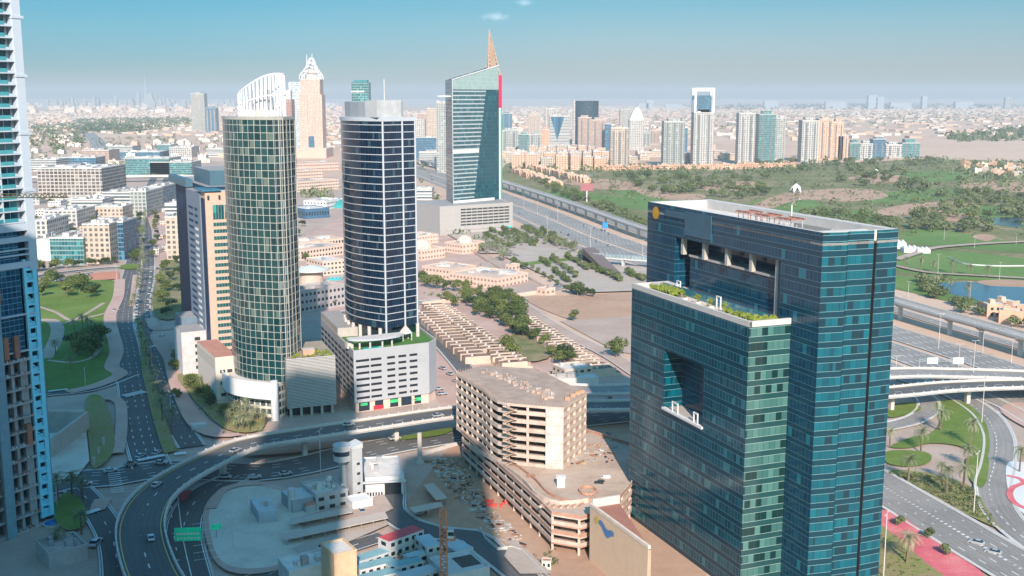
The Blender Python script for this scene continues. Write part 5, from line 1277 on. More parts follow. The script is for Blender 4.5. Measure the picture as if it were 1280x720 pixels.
# ================================================================= yard in the foreground
def wallz(p, y): return ZT(p, y)
PREFAB = plain('prefab_grey', (.46, .48, .48), .6, var=.1); TEALR = plain('teal_sheet_roof', (.20, .36, .38), .5, var=.2, s=.5); WIN = plain('window_dark', (.02, .03, .04), .15, spec=.5)
def house(name, label, cat, c, e1, L, D, h, wall, roof, group=None, floors=1, win=None, par=.5, nwin=None, parent=None, rooftop=0, loc0=True):
    """flat roofed block with parapet and window rows; c = front corner, e1 along the front, depth to its far side"""
    root = E(name, label, cat, (c[0], c[1], 0), group); f = Fr(c, e1); s = 1 if f.e2.y > 0 else -1
    mb = MB(wall); f.box(mb, 0, L, 0, s * D, 0, h, wall, roof); mb.build('wall', root)
    if par:
        mb = MB(wall)
        for a0, a1, t0, t1 in ((-.1, L + .1, -.1, .3), (-.1, L + .1, D - .3, D + .1), (-.1, .3, .3, D - .3), (L - .3, L + .1, .3, D - .3)): f.box(mb, a0, a1, s * t0, s * t1, h, h + par, wall)
        mb.build('parapet', root)
    if win:
        n = nwin or max(2, int(L / 3)); fh = h / floors; W = MB(win)
        for k in range(floors):
            for j in range(n): f.box(W, L * (j + .25) / n, L * (j + .75) / n, -s * .08, s * .05, k * fh + fh * .35, k * fh + fh * .75, win)
        m = max(1, int(D / 4))
        for k in range(floors):
            for j in range(m):
                f.box(W, -.08, .05, s * D * (j + .3) / m, s * D * (j + .7) / m, k * fh + fh * .35, k * fh + fh * .75, win); f.box(W, L - .05, L + .08, s * D * (j + .3) / m, s * D * (j + .7) / m, k * fh + fh * .35, k * fh + fh * .75, win)
        (W.each if len(W.pc) <= 60 else W.build)('window', root)
    if rooftop:
        W = MB(ROOFP)
        for _ in range(rooftop):
            a, t = rnd.uniform(.1, .8) * L, rnd.uniform(.15, .75) * D; w = rnd.uniform(.06, .16) * L
            f.box(W, a, a + w, s * t, s * (t + min(D * .2, w)), h, h + rnd.uniform(.8, 2.4), rnd.choice([ROOFP, GREYR, CONCW, STEEL]))
        W.each('roof_unit', root)
    return root, f, s
def yard():
    # hall with the tower
    c, c2 = G(457, 622), G(505, 619); root, f, s = house('hall', 'white roofed service hall with a wide dark doorway', 'hall', c, (c2 - c).to_2d(), (c2 - c).length, 21, 6.4, plain('pale_grey_render', (.50, .50, .49), .7), plain('white_roof', (.62, .58, .53), .7), par=.4, rooftop=5)
    L = (c2 - c).length; mb = MB(DARK); f.box(mb, L * .5, L * .93, -s * .1, s * .3, 0, 4.4, plain('doorway_dark', (.015, .02, .025), .8)); mb.build('doorway', root)
    mb = MB(CONCW); f.box(mb, -1, L + .6, -s * 1.2, s * .0 - s * .15, 5.0, 5.5, PREFAB); mb.build('door_canopy', root)
    mb = MB(DARK); 
    for k in range(6): f.box(mb, .5 + k * .9, 1.0 + k * .9, -s * .06, s * .03, .4, 1.6, WIN)
    mb.each('window', root)
    c, c2 = G(441.5, 628), G(454, 625); f = Fr(c, (c2 - c).to_2d()); Lw = (c2 - c).length; s = 1 if f.e2.y > 0 else -1; h = ZT(c, 559)
    root = E('control_tower', 'small grey round-headed control tower next to the white roofed hall', 'tower', c); lw = plain('tower_grey', (.39, .40, .40), .6)
    mb = MB(lw); f.box(mb, 0, Lw, 0, s * 4.5, 0, h - .8, lw, PREFAB); f.box(mb, -1.2, Lw * .6, s * 4.5, s * 7, 0, h - 1.5, lw, PREFAB); mb.build('wall', root)
    mb = MB(lw); q = f.q(-1.4, s * 4); mb.cyl(q, 2.9, h - 5, h - 3.2, 14, lw); mb.cyl(q, 3.0, h - 1.6, h + .2, 14, lw); mb.build('round_head', root); mb = MB(DGLASS); mb.cyl(q, 2.7, h - 3.2, h - 1.6, 14, DGLASS); mb.build('round_window', root)
    mb = MB(WIN)
    for k in range(4): f.box(mb, Lw * .45, Lw * .75, -s * .06, s * .04, 2.2 + k * 3.3, 3.0 + k * 3.3, WIN)
    mb.each('window', root); mb = MB(PREFAB); mb.prism([f.q(-.2, -.2), f.q(Lw + .2, -.2), f.q(Lw + .2, s * 4.7), f.q(-.2, s * 4.7)], h - .8, [h - .2, h + .9, h + .9, h - .2], PREFAB, PREFAB); mb.build('roof', root)
    # building with the dishes
    c, c2 = G(395.5, 642), G(435.5, 634); e = (c2 - c).to_2d(); root, f, s = house('dish_building', 'two storey grey building with satellite dishes crowding its roof', 'building', c, e, e.length, 13, 5.6, lw, ROOFP, floors=2, win=WIN, nwin=3, par=.7, rooftop=9); L = e.length
    W = MB(WHITE); 
    for k in range(9):
        a, t = L * rnd.uniform(.05, .95), 13 * rnd.uniform(.1, .8); p = f.p(a, s * t, 6.8); r = rnd.uniform(.35, .65)
        W.cyl(p[:2], .1, 5.6, 6.5, 5, STEEL); 
        for i in range(8):
            a0, a1 = 6.2832 * i / 8, 6.2832 * (i + 1) / 8; W.face([p, (p[0] + r * math.cos(a0), p[1] - .35, p[2] + .2 + r * math.sin(a0)), (p[0] + r * math.cos(a1), p[1] - .35, p[2] + .2 + r * math.sin(a1))], WHITE)
    W.each('satellite_dish', root)
    mb = MB(PREFAB); mb.cyl(f.q(-6.5, s * 4), 1.2, 0, 8.2, 12, PREFAB); f.box(mb, -7, -.02, s * 2, s * 12, 0, 5, plain('blue_grey_wall', (.30, .33, .36), .7), PREFAB); mb.build('stair_wing', root)
    mb = MB(WHITE); f.box(mb, -3.5, -.2, -s * .4, s * 1.9, 3.2, 3.5, plain('terracotta_roof', (.45, .22, .16), .8)); f.box(mb, -3.4, -.3, -s * .3, s * 1.9, 0, 3.19, lw); mb.build('porch', root)
    # grey prefab
    c, c2 = G(324, 659), G(347, 655.5); e = (c2 - c).to_2d(); house('prefab_office', 'windowless blue grey prefab box on the paved corner', 'prefab', c, e, e.length, 13, 4.6, plain('prefab_blue_grey', (.34, .40, .44), .6), plain('prefab_roof', (.42, .46, .47), .6), par=0, rooftop=3)
    c, c2 = G(441, 641), G(466, 636); e = (c2 - c).to_2d(); house('gate_house', 'small plain white block between the carports and the hall', 'building', c, e, e.length, 6, 3.2, WHITE, WHITE, par=.3)
    # carports
    sh = plain('beige_shade_cloth', (.46, .39, .33), .8, var=.1)
    for lb, q, h in (('long beige carport roof, the nearer of two beside the sandy lot', [(352.5, 668), (355, 676), (485, 648), (481, 640)], 2.6), ('shorter beige carport roof below the dish building', [(362.5, 649), (364, 656), (441, 640.5), (440, 634)], 2.6),
                     ('broad beige carport roof near the tower crane', [(529, 607), (545, 625.6), (559, 623), (542, 604.5)], 2.6), ('narrow beige carport roof in front of the crane', [(511, 635), (518, 641.5), (553.5, 633), (551, 628)], 2.6)):
        P = [G(x, y, h) for x, y in q]; root = E('carport', lb, 'carport', (P[0].x, P[0].y, 0), 'beige carports in the yard')
        mb = MB(sh); mb.prism([p.to_2d() for p in P], h, h + .25, sh, sh); mb.build('roof', root); mb = MB(STEEL); n = max(2, int((P[2] - P[1]).length / 4))
        for a, b in ((P[0], P[3]), (P[1], P[2])):
            for i in range(n + 1): p = a.lerp(b, .03 + .94 * i / n); mb.bar((p.x, p.y, 0), (p.x, p.y, h), .15, .15, STEEL)
        mb.each('post', root)
    # site cabins
    redc = plain('red_roof', (.52, .07, .08), .6); cream = plain('cream_wall', (.60, .55, .46), .75); white2 = plain('cabin_white', (.52, .51, .49), .6, var=.2)
    tr2 = plain('pale_blue_sheet', (.36, .47, .49), .5, var=.15)
    for lb, a, b, D, h, wm, rm in (('two storey white site cabin with a red roof', (487, 700), (530, 684), 5, 5.4, white2, redc), ('low teal roofed site cabin beside the red roofed one', (449, 713), (488, 700), 4, 2.6, PREFAB, TEALR), ('long teal roofed site cabin in front of the red roofed one', (450, 724), (496, 712), 4, 2.6, white2, TEALR),
                             ('white walled site cabin with a pale roof next to the crane mast', (534, 704), (553, 700), 9, 4.6, white2, tr2), ('teal roofed site cabin at the bottom edge below the red roofed one', (490, 722), (530, 712), 4, 2.6, white2, TEALR), ('small site cabin with a cream wall between teal roofs', (512, 709), (536, 702), 3.5, 2.6, cream, tr2),
                             ('pale flat roofed shed right of the crane mast', (572, 700), (592, 694), 8, 2.4, white2, tr2), ('teal roofed cabin at the bottom edge left of the crane', (452, 738), (500, 726), 4, 2.6, white2, TEALR), ('grey roofed cabin at the bottom edge beside the crane', (505, 736), (550, 724), 5, 2.6, white2, PREFAB)):
        A, B = G(*a), G(*b); e = (B - A).to_2d(); house('site_cabin', lb, 'site cabin', A, e, e.length, D, h, wm, rm, 'site cabins around the crane', 2 if h > 4 else 1, WIN, 0, max(2, int(e.length / 2.2)))
    A, B = G(560, 735), G(612, 724); root, f, s = house('walled_compound', 'pale walled yard with a dark open middle at the bottom edge', 'compound', A, (B - A).to_2d(), (B - A).length, 13, 3.4, white2, CONCW, par=.3); L = (B - A).length
    mb = MB(DARK); f.box(mb, L * .45, L * .92, s * 3, s * 10, 3.41, 3.5, plain('open_yard_dark', (.10, .08, .07), .9)); mb.build('open_yard', root)
    A, B = G(419, 745), G(447, 738); root, f, s = house('yellow_block', 'pale ochre rendered tower block among the cabins', 'building', A, (B - A).to_2d(), (B - A).length, 9, 11, plain('ochre_render', (.55, .40, .25), .8), ROOFP, par=.5)
    A, B = G(362, 738), G(418, 726); house('flat_roof_store', 'white flat roofed store next to the ochre block', 'building', A, (B - A).to_2d(), (B - A).length, 10, 5, white2, plain('white_roof', (.74, .70, .64), .7), par=.4, rooftop=6)
    p = G(677, 712); root, f, s = house('guard_hut', 'tiny cream guard hut with a red roof beside the marked bays', 'hut', (p.x, p.y), (1, -.1), 2.6, 2.4, 2.4, cream, plain('terracotta_roof', (.45, .22, .16), .8), par=.15, win=WIN, nwin=2)
    # mast of the tower crane
    p = G(555, 738); h = ZT(p, 637); root = E('tower_crane', 'rust orange lattice tower crane mast with a small grey cab among the site cabins', 'crane', p); mb = MB(ORANGE); w = .85; rust = plain('rust_orange', (.50, .20, .10), .7, var=.25); n = 14
    for i in range(n):
        z0, z1 = h * i / n, h * (i + 1) / n; cs = [(-w, -w), (w, -w), (w, w), (-w, w)]
        for k in range(4):
            a, b = cs[k], cs[(k + 1) % 4]; mb.bar((p.x + a[0], p.y + a[1], z0), (p.x + a[0], p.y + a[1], z1), .26, .26, rust); mb.bar((p.x + a[0], p.y + a[1], z0), (p.x + b[0], p.y + b[1], z1), .15, .15, rust); mb.bar((p.x + a[0], p.y + a[1], z1), (p.x + b[0], p.y + b[1], z1), .15, .15, rust)
    mb.build('mast', root)
    mb = MB(PREFAB); z = ZT(p, 672); mb.box(p.x + 1.1, p.x + 2.7, p.y - 1.0, p.y + 1.0, z, z + 2.3, PREFAB); mb.build('cab', root); mb = MB(DGLASS); mb.box(p.x + 1.25, p.x + 2.75, p.y - 1.08, p.y - .9, z + .9, z + 1.9, DGLASS); mb.build('cab_window', root); mb = MB(rust); mb.box(p.x + .8, p.x + 3.2, p.y - 1.5, p.y + 1.5, z - .4, z - .01, rust); mb.build('cab_platform', root)
    # jib of the crane beyond the left edge
    Y = 300.0; zj = CH + ray(640, 247)[2] / ray(640, 247)[1] * Y; x1 = ray(85, 247)[0] / ray(85, 247)[1] * Y; x0 = x1 - 46
    root = E('jib_crane', 'orange lattice crane jib reaching across the unfinished tower', 'crane', (x0, Y, 0)); jo = plain('jib_orange', (.68, .38, .18), .6, var=.2); mb = MB(jo); n = 30
    for i in range(n):
        xa, xb = x0 + (x1 - x0) * i / n, x0 + (x1 - x0) * (i + 1) / n; hh = 1.0
        for (y_, z_) in ((-.5, 0), (.5, 0), (0, hh)): mb.bar((xa, Y + y_, zj + z_), (xb, Y + y_, zj + z_), .2, .2, jo)
        xm = (xa + xb) / 2
        for y_ in (-.5, .5): mb.bar((xa, Y + y_, zj), (xm, Y, zj + hh), .12, .12, jo); mb.bar((xm, Y, zj + hh), (xb, Y + y_, zj), .12, .12, jo)
    mb.build('jib', root); mb = MB(jo)
    for a, b in ((-.8, -.8), (.8, -.8), (.8, .8), (-.8, .8)): mb.bar((x0 + a, Y + b, 0), (x0 + a, Y + b, zj + 6), .3, .3, jo)
    for i in range(34):
        z = zj * i / 34; mb.bar((x0 - .8, Y - .8, z), (x0 + .8, Y - .8, z + 3), .15, .15, jo); mb.bar((x0 + .8, Y + .8, z), (x0 + .8, Y - .8, z + 3), .15, .15, jo)
    mb.build('mast', root)
    # perimeter hoarding walls of the yard
    for lb, px in (('low white wall curving past the yard road to the marked bays', [(600, 664), (606, 676), (622, 690), (640, 688), (652, 692), (668, 708), (690, 730)]), ('low pale wall along the foot of the flyover', [(530, 569), (560, 560), (575, 556)])):
        P = [G(x, y) for x, y in px]; mb = MB(CONCW)
        for a, b in zip(P, P[1:]): mb.bar((a.x, a.y, .7), (b.x, b.y, .7), .25, 1.4, CONCW)
        tag(mb.build('boundary_wall', None, P[0]), lb, 'wall')
    red = plain('red_barrier', (.62, .08, .07), .6); mb = MB(red); p = G(617, 632)
    for i in range(8): x, y, a = p.x + rnd.uniform(-4, 4), p.y + rnd.uniform(-2.5, 2.5), rnd.uniform(0, 3); mb.bar((x, y, .5), (x + 2 * math.cos(a), y + 2 * math.sin(a), .5), .45, 1, red)
    root = E('barrier_heap', 'scattered heap of red plastic barriers on the sandy site', 'barrier', p); mb.each('barrier', root)
yard()
# pylon at the junction, retaining wall pit and low kerb building at the lower left
p = G(525, 579); mb = MB(CONC); mb.box(p.x - .7, p.x + .7, p.y - .7, p.y + .7, 0, ZT(p, 541), CONC); mb.box(p.x - 1.4, p.x + 1.4, p.y - 1, p.y + 1, 0, 1.2, CONC); root = E('concrete_pylon', 'slim concrete pylon standing beside the boulevard', 'pylon', p); mb.build('shaft', root)
A, B = G(60, 540), G(108, 540); rwm = plain('sheet_pile_wall', (.36, .35, .33), .85, var=.2)
root = E('excavation_wall', 'ribbed concrete wall round the excavation beside the road', 'wall', A); mb = MB(rwm); n = 24
for i in range(n): 
    x = A.x + (B.x - A.x) * i / n; mb.cyl((x + .4, A.y), .42, 0, 8, 6, rwm)
mb.build('pile_wall', root); mb = MB(CONC); mb.box(A.x, B.x, A.y - .6, A.y + .9, 8, 8.8, CONC); mb.box(B.x, B.x + 1, A.y - 34, A.y + .9, 0, 8, CONC); mb.build('capping_beam', root)
mb = MB(CONC)
for i, (x, y) in enumerate([(118, 585), (124, 572), (130, 560)]): q = G(x, y); mb.box(q.x - .4, q.x + .4, q.y - .4, q.y + .4, 0, 4, CONC)
mb.each('support_post', root)
p = G(68, 655); mb = MB(plain('blue_pool', (.02, .20, .50), .1)); mb.cyl((p.x, p.y), 3, .02, .5, 20, None); root = E('round_pool', 'small round blue paddling pool beside the unfinished tower', 'pool', p); mb.build('water', root)
mb = MB(CONCW); nn = 20
for i in range(nn): a, b = 6.2832 * i / nn, 6.2832 * (i + 1) / nn; mb.bar((p.x + 3.2 * math.cos(a), p.y + 3.2 * math.sin(a), .3), (p.x + 3.2 * math.cos(b), p.y + 3.2 * math.sin(b), .3), .5, .6, CONCW)
mb.build('rim', root)
A, B = G(62, 712), G(110, 700); house('low_site_block', 'low raw block with rubble roof below the unfinished tower', 'building', A, (B - A).to_2d(), (B - A).length, 12, 4, plain('raw_concrete', (.33, .31, .29), .9), plain('rubble_roof', (.38, .33, .29), .9, var=.4, s=.7), par=.8, rooftop=5)
A, B = G(240, 540), G(258, 538); house('bus_shelter', 'small grey flat roofed shelter on the pavement corner', 'shelter', A, (B - A).to_2d(), (B - A).length, 4, 2.4, PREFAB, CONCW, par=.1)
# ================================================================= terraced villas
vw = plain('villa_wall', (.46, .365, .29), .8, var=.14, rnd_obj=.22); vr = plain('villa_roof_brown', (.25, .165, .12), .85, var=.25, rnd_obj=.25)
def villa_proto():
    root = E('terraced_villa', 'terraced villa with brown roof and low cream garden walls', 'villa', (0, 0, 0), 'terraced villas in rows')
    mb = MB(vw); mb.box(-3.7, 3.75, -.5, 10, 0, 3.2, vw, vr); mb.box(-3.6, 0, -2.4, 0, 0, 2.6, vw, vr); mb.box(-3.3, 3.75, -2.2, 4.2, 3.3, 3.6, vr, vr); mb.box(-3.3, 3.75, 5, 9.6, 3.25, 3.5, vr, vr); mb.build('wall', root)
    mb = MB(vw)
    for x0, x1, y0, y1, z in ((-3.75, -3.4, -2.5, 10.1, 4.0), (-3.75, 3.6, -5, -4.8, 1.6), (-3.75, -3.5, -4.8, -2.5, 1.6)): mb.box(x0, x1, y0, y1, 0, z, vw)
    mb.build('parapet', root)
    mb = MB(WIN)
    for x in (-2.4, 1.2): mb.box(x, x + 1.3, -.08, .03, 2.2, 3.2, WIN)
    mb.box(1.0, 2.6, -.08, .03, .2, 1.9, WIN); mb.each('window', root)
    mb = MB(WHITE); mb.box(-1, .2, 5.4, 6.4, 3.62, 4.5, CONCW); mb.build('roof_tank', root); return root
VP = villa_proto(); first = True
def villa_row(a, b, side, n, desc, s=1.0, off=0):
    global first
    A, B = G(*a), G(*b); d = (B - A).normalized(); rz = math.atan2(d.y, d.x) + (0 if side > 0 else math.pi)
    for i in range(n):
        p = A.lerp(B, (i + .5) / n) + Vector((-d.y, d.x, 0)) * off; L = f'{desc}'
        if i and rnd.random() < .05: continue
        p = p + Vector((-d.y, d.x, 0)) * rnd.uniform(-.5, .5)
        if first: VP.location = p; VP.rotation_euler = (0, 0, rz); VP.scale = (s, s, s); VP['label'] = L; first = False
        else: ctree(VP, p, rz, s, L)
villa_row((548, 386), (652, 462), -1, 25, 'cream terraced villa with brown roof in the long row beside the parkland trees')
villa_row((545, 390), (640, 462), 1, 24, 'cream terraced villa with brown roof in the long row beside the parkland trees', off=-1)
villa_row((534, 394), (606, 455), -1, 17, 'cream terraced villa with brown roof in the short row beside the blue tower')
villa_row((652, 402), (762, 470), -1, 23, 'cream terraced villa with brown roof in the row beside the bare field')
villa_row((650, 405), (745, 470), 1, 21, 'cream terraced villa with brown roof in the row beside the bare field', off=-1)
A, B = G(706, 478), G(768, 470); house('villa_block', 'larger cream block at the near end of the villa row', 'villa', A, (B - A).to_2d(), (B - A).length * .55, 12, 5.5, vw, ROOFP, floors=2, win=WIN, nwin=4, par=.5, rooftop=3)
A = G(655, 484); house('pump_house', 'long low white building behind the unfinished car park', 'building', A, (1, .12), 34, 8, 3.2, CONCW, ROOFP, par=.3, rooftop=4)
p = G(655, 441); root = E('swimming_pool', 'turquoise swimming pool between the villa rows', 'pool', p); mb = MB(plain('pool_water', (.03, .42, .46), .1)); mb.prism([(p.x - 4, p.y - 5), (p.x + 3, p.y - 7), (p.x + 4, p.y + 4), (p.x - 3, p.y + 6)], .1, .45, None); mb.build('water', root); mb = MB(PINKPAVE); mb.prism([(p.x - 7, p.y - 9), (p.x + 7, p.y - 10), (p.x + 8, p.y + 7), (p.x - 5, p.y + 9)], .28, .3, PINKPAVE); mb.build('deck', root)
lay('lawn', [(640, 420), (664, 425), (690, 446), (660, 455), (640, 440)], ROUGHG, 3)
# ================================================================= pink compound in the middle distance
pkw = plain('pink_render', (.60, .45, .36), .8, var=.12); pkr = plain('pink_roof', (.57, .43, .35), .85, var=.15)
def dome(root, c, r, z, m): mb = MB(m); mb.blob((c[0], c[1], z), r, r, r * .9, m, 14, 10); mb.build('dome', root, smooth=True)
for k, (lb, a, b, D, h, fl, rt) in enumerate([
    ('long pink building with crowded roof plant beside the parking lot', (562, 354), (622, 362), 34, 7, 2, 14), ('pink arcaded building with regular windows in the walled compound', (528, 346), (566, 351), 26, 7.5, 2, 6),
    ('pink block with a shallow dome among trees', (527, 326), (556, 322), 26, 8, 2, 4), ('pale pink hall with a gabled dome near the concrete podium', (556, 315), (578, 318), 26, 8, 2, 3),
    ('low pink house beside the foot of the spire tower podium', (520, 306), (548, 303), 24, 7, 2, 4), ('cream house behind the blue tower next to the podium', (524, 282), (538, 280), 30, 9, 2, 3),
    ('small pink gate lodge at the corner of the compound', (632, 345), (640, 346), 9, 8, 2, 1), ('pink end pavilion where the compound wall meets the road', (682, 370), (694, 368), 8, 4, 1, 1)]):
    A, B = G(*a), G(*b); root, f, s = house('pink_villa', lb, 'villa', A, (B - A).to_2d(), (B - A).length, D, h, pkw, pkr, 'pink buildings of the walled compound', fl, plain('arched_window_shade', (.25, .17, .14), .6), .8, None, None, rt)
    if k in (2, 3): L = (B - A).length; dome(root, f.q(L * .5, s * D * .5), min(L, D) * .33, h, pkw)
for lb, px in (('long pink boundary wall in front of the compound', [(528, 382), (560, 378), (620, 375), (682, 366)]), ('pink wall between the compound and the parking lot', [(572, 303), (600, 322), (628, 340)]), ('pink wall with dark railings along the parking lot edge', [(644, 340), (664, 352), (686, 364)])):
    P = [G(x, y) for x, y in px]; mb = MB(pkw)
    for a, b in zip(P, P[1:]): mb.bar((a.x, a.y, 1.2), (b.x, b.y, 1.2), .4, 2.4, pkw)
    tag(mb.build('compound_wall', None, P[0]), lb, 'wall')
# buildings glimpsed between the curved tower and the blue tower
gyb = plain('grey_render', (.42, .40, .39), .8); blr = plain('blue_metal_roof', (.05, .12, .2), .4)
for lb, a, b, D, h, wm, rm, fl, rt in [
    ('grey classical block with window bays behind the car park box', (376, 392), (436, 382), 20, 13, plain('grey_stone', (.40, .37, .36), .8), pkr, 3, 5), ('cream curved hall under a pale domed disc', (392, 362), (404, 356), 16, 12, pkw, ROOFP, 2, 0),
    ('cream wing with square windows beside the turquoise pool', (404, 345), (432, 342), 26, 10, pkw, ROOFP, 3, 2), ('low cream villa block behind the domed disc', (376, 326), (432, 318), 26, 8, pkw, pkr, 2, 6),
    ('cream roofed bungalows behind the curved tower', (374, 312), (430, 306), 22, 6, vw, pkr, 1, 6), ('broad hall with a pale roof and dark blue walls', (382, 274), (412, 272), 40, 10, blr, ROOFP, 1, 2), ('pink school block with red entrance panel', (372, 240), (424, 236), 40, 13, pkw, pkr, 3, 5),
    ('pink office block behind the school', (372, 226), (404, 224), 50, 15, pkw, pkr, 3, 3), ('long pink slab building between the towers', (372, 214), (424, 212), 60, 12, plain('dusky_pink', (.55, .38, .31), .8), pkr, 2, 3), ('white office with a dark base between the towers', (408, 262), (430, 258), 30, 9, WHITE, ROOFP, 2, 3)]:
    A, B = G(*a), G(*b); house('mid_block', lb, 'building', A, (B - A).to_2d(), (B - A).length, D, h, wm, rm, None, fl, WIN, .8, None, None, rt)
p = G(389, 338, 13); root = E('disc_roof', 'pale shallow disc shaped roof over the cream curved hall', 'roof', (p.x, p.y, 0)); mb = MB(ROOFP); mb.cyl((p.x, p.y), 12, 13, 14, 24, ROOFP); mb.cyl((p.x, p.y), 11, 14, 16.5, 24, plain('pale_green_dome', (.55, .60, .56), .6), r2=2); mb.cyl((p.x, p.y), 8, 0, 13, 20, pkw); mb.build('disc', root)
p = G(420, 349); root = E('swimming_pool', 'bright turquoise pool beside the cream wing', 'pool', p); mb = MB(plain('pool_water', (.03, .42, .46), .1)); mb.box(p.x - 5, p.x + 5, p.y - 6, p.y + 8, .1, 1.2, None); mb.build('water', root)
p = G(424, 258); root = E('green_tent', 'teal green tent roof near the dark blue hall', 'tent', p); mb = MB(plain('teal_tent', (.03, .30, .30), .6)); w = 13
for a, b in (((-w, -22), (w, -22)), ((w, -22), (w, 22)), ((w, 22), (-w, 22)), ((-w, 22), (-w, -22))): mb.face([(p.x + a[0], p.y + a[1], 4), (p.x + b[0], p.y + b[1], 4), (p.x, p.y + b[1] * .3, 10), (p.x, p.y + a[1] * .3, 10)][:4]); mb.face([(p.x + a[0], p.y + a[1], 0), (p.x + b[0], p.y + b[1], 0), (p.x + b[0], p.y + b[1], 4), (p.x + a[0], p.y + a[1], 4)])
mb.build('canopy', root)
# ================================================================= middle and far city
def fm(name, pw, fh, mw, sw, g1, g2, fr, **k): return facade(name, pw, fh, mw, sw, g1, g2, fr, rough=k.pop('rough', .25), tilt=k.pop('tilt', .01), **k)
WG = fm('white_grid_facade', 4.6, 4.2, .40, .36, (.06, .08, .09), (.16, .18, .18), (.46, .425, .39))
CG = fm('cream_window_facade', 4.2, 4.0, .45, .42, (.07, .07, .07), (.19, .17, .15), (.47, .37, .29))
RG = fm('raw_frame_facade', 5.2, 4.4, .22, .28, (.05, .05, .05), (.14, .13, .12), (.43, .38, .33), rough=.9, tilt=0)
TG = fm('teal_office_facade', 2.4, 3.6, .1, .25, (.01, .075, .085), (.03, .15, .15), (.20, .28, .28))
BG_ = fm('blue_office_facade', 2.4, 3.6, .08, .2, (.01, .05, .10), (.03, .12, .18), (.15, .22, .28))
SG = fm('stripe_facade', 60, 3.9, .0, .45, (.06, .09, .10), (.12, .15, .16), (.52, .49, .46))
GG = fm('grey_green_facade', 4.4, 3.9, .35, .34, (.07, .11, .115), (.17, .21, .2), (.37, .355, .325))
PG = fm('peach_facade', 4.6, 3.8, .48, .42, (.15, .10, .08), (.28, .20, .16), (.58, .36, .255))
OG = fm('orange_facade', 4.6, 3.8, .48, .42, (.22, .14, .1), (.32, .22, .16), (.58, .33, .21))
KG = fm('brown_facade', 3, 3.3, .4, .4, (.14, .11, .1), (.24, .19, .17), (.38, .27, .22))
def bld(label, x0, x1, yt, yb, m, depth=None, name='office_block', roof=None, group=None, units=3, e=None, cat='building', crown=None):
    a, b = G(x0, yb), G(x1, yb); d = (b - a).to_2d(); L = d.length
    root = E(name, label, cat, (a.x, a.y, 0), group); f = Fr(a, d); s = 1 if f.e2.y > 0 else -1; h = max(3, ZT(a, yt)); D = depth or min(L * .9, 45)
    mb = MB(m); f.box(mb, 0, L, 0, s * D, 0, h, m, roof or ROOFP, 3.0); mb.build('wall', root)
    mb = MB(ROOFP); f.box(mb, -.3, L + .3, -s * .3, s * .5, h - .3, h + 1.0, CONCW); f.box(mb, -.3, .4, s * .5, s * D, h - .3, h + 1.0, CONCW); f.box(mb, L - .4, L + .3, s * .5, s * D, h - .3, h + 1.0, CONCW); mb.build('parapet', root)
    if units:
        mb = MB(ROOFP)
        for _ in range(units):
            u, t = rnd.uniform(.08, .75) * L, rnd.uniform(.1, .7) * D; w = rnd.uniform(.08, .22) * L; f.box(mb, u, u + w, s * t, s * (t + D * .2), h, h + rnd.uniform(1.2, 3.2), rnd.choice([ROOFP, GREYR, CONCW]))
        mb.each('roof_unit', root)
    if cat == 'tower' and L > 20 and m is not SG:
        mb = MB(BG_); k = rnd.choice([2, 3]); dk = rnd.choice([plain('balcony_shade', (.15, .16, .16), .6), plain('balcony_shade', (.15, .16, .16), .6), plain('tan_balcony', (.30, .25, .21), .7)])  # dark grey strips hold balcony shade as colour, no glass; tan ones are plain
        for i in range(k):
            u = L * (i + .5) / k - L * .05; f.box(mb, u, u + L * .11, -s * .5, s * .2, 4, h - rnd.uniform(2, 8), dk)
        mb.each('balcony_strip', root); mb = MB(m)
        f.box(mb, L * .22, L * .78, s * D * .2, s * D * .8, h + .05, h + rnd.uniform(4, 9), m, ROOFP, 3.0); mb.build('roof_storey', root)
    if crown: crown(root, f, L, s * D, h)
    return root
# ---- west side, near to far
NAVYR = plain('navy_roof', (.06, .10, .14), .5)
for a in [
    ('teal glass fronted office facing the park', 64, 106, 298, 331, TG, 40), ('cream rounded office block with teal windows facing the park', 106, 139, 281, 330, CG, 40), ('cream wing of the rounded office in shade', 139, 156, 278, 326, BG_, 36),
    ('white windowless hall beside the teal fronted office', 43, 64, 300, 326, WHITE, 40), ('white stepped office with long roof beside the unfinished tower', 40, 60, 276, 300, WG, 50), ('white office with flat clutter roof in the middle of the west blocks', 57, 97, 264, 284, WG, 50),
    ('low white office with a blue shaded end', 90, 129, 250, 266, SG, 40), ('white office block with a large rear wing', 129, 164, 241, 262, SG, 60), ('long curved grey blue office along the avenue', 164, 184, 240, 272, GG, 60), ('farther half of the long grey blue office along the avenue', 182, 203, 234, 258, BG_, 70),
    ('cream low office behind the rounded block', 115, 154, 259, 276, CG, 40), ('unfinished concrete grid office frame', 48.6, 129, 211, 249, RG, 90), ('pink and white apartment house beside the avenue', 209, 228, 272, 326, CG, 40), ('white house beside the avenue farther up', 207, 224, 255, 276, SG, 40),
    ('brown striped office with a white side', 104, 137, 188, 206, KG, 60), ('dark topped office with white bands behind the grid frame', 36, 71, 200, 214, SG, 60), ('pale office with blue glass over the grid frame', 71, 120, 197, 208, BG_, 60),
    ('wide teal office with white window frames', 157, 212, 198, 219, TG, 70), ('second wide teal office with white frames', 188, 240, 203, 219, TG, 60), ('pale arcade office with teal roof glass', 212, 240, 184, 197, WG, 60), ('teal and white block near the far arcade office', 196, 214, 181, 190, TG, 60), ('low teal roofed office behind the wide ones', 148, 200, 190, 198, BG_, 80),
    ('white slab by the distant arcade office', 258, 282, 186, 196, SG, 60), ('white office with round salmon drum', 136, 166, 183, 192, SG, 60)]:
    bld(*a[:6], depth=a[6], units=11 if a[2] - a[1] > 30 else 6, group='west side office blocks')
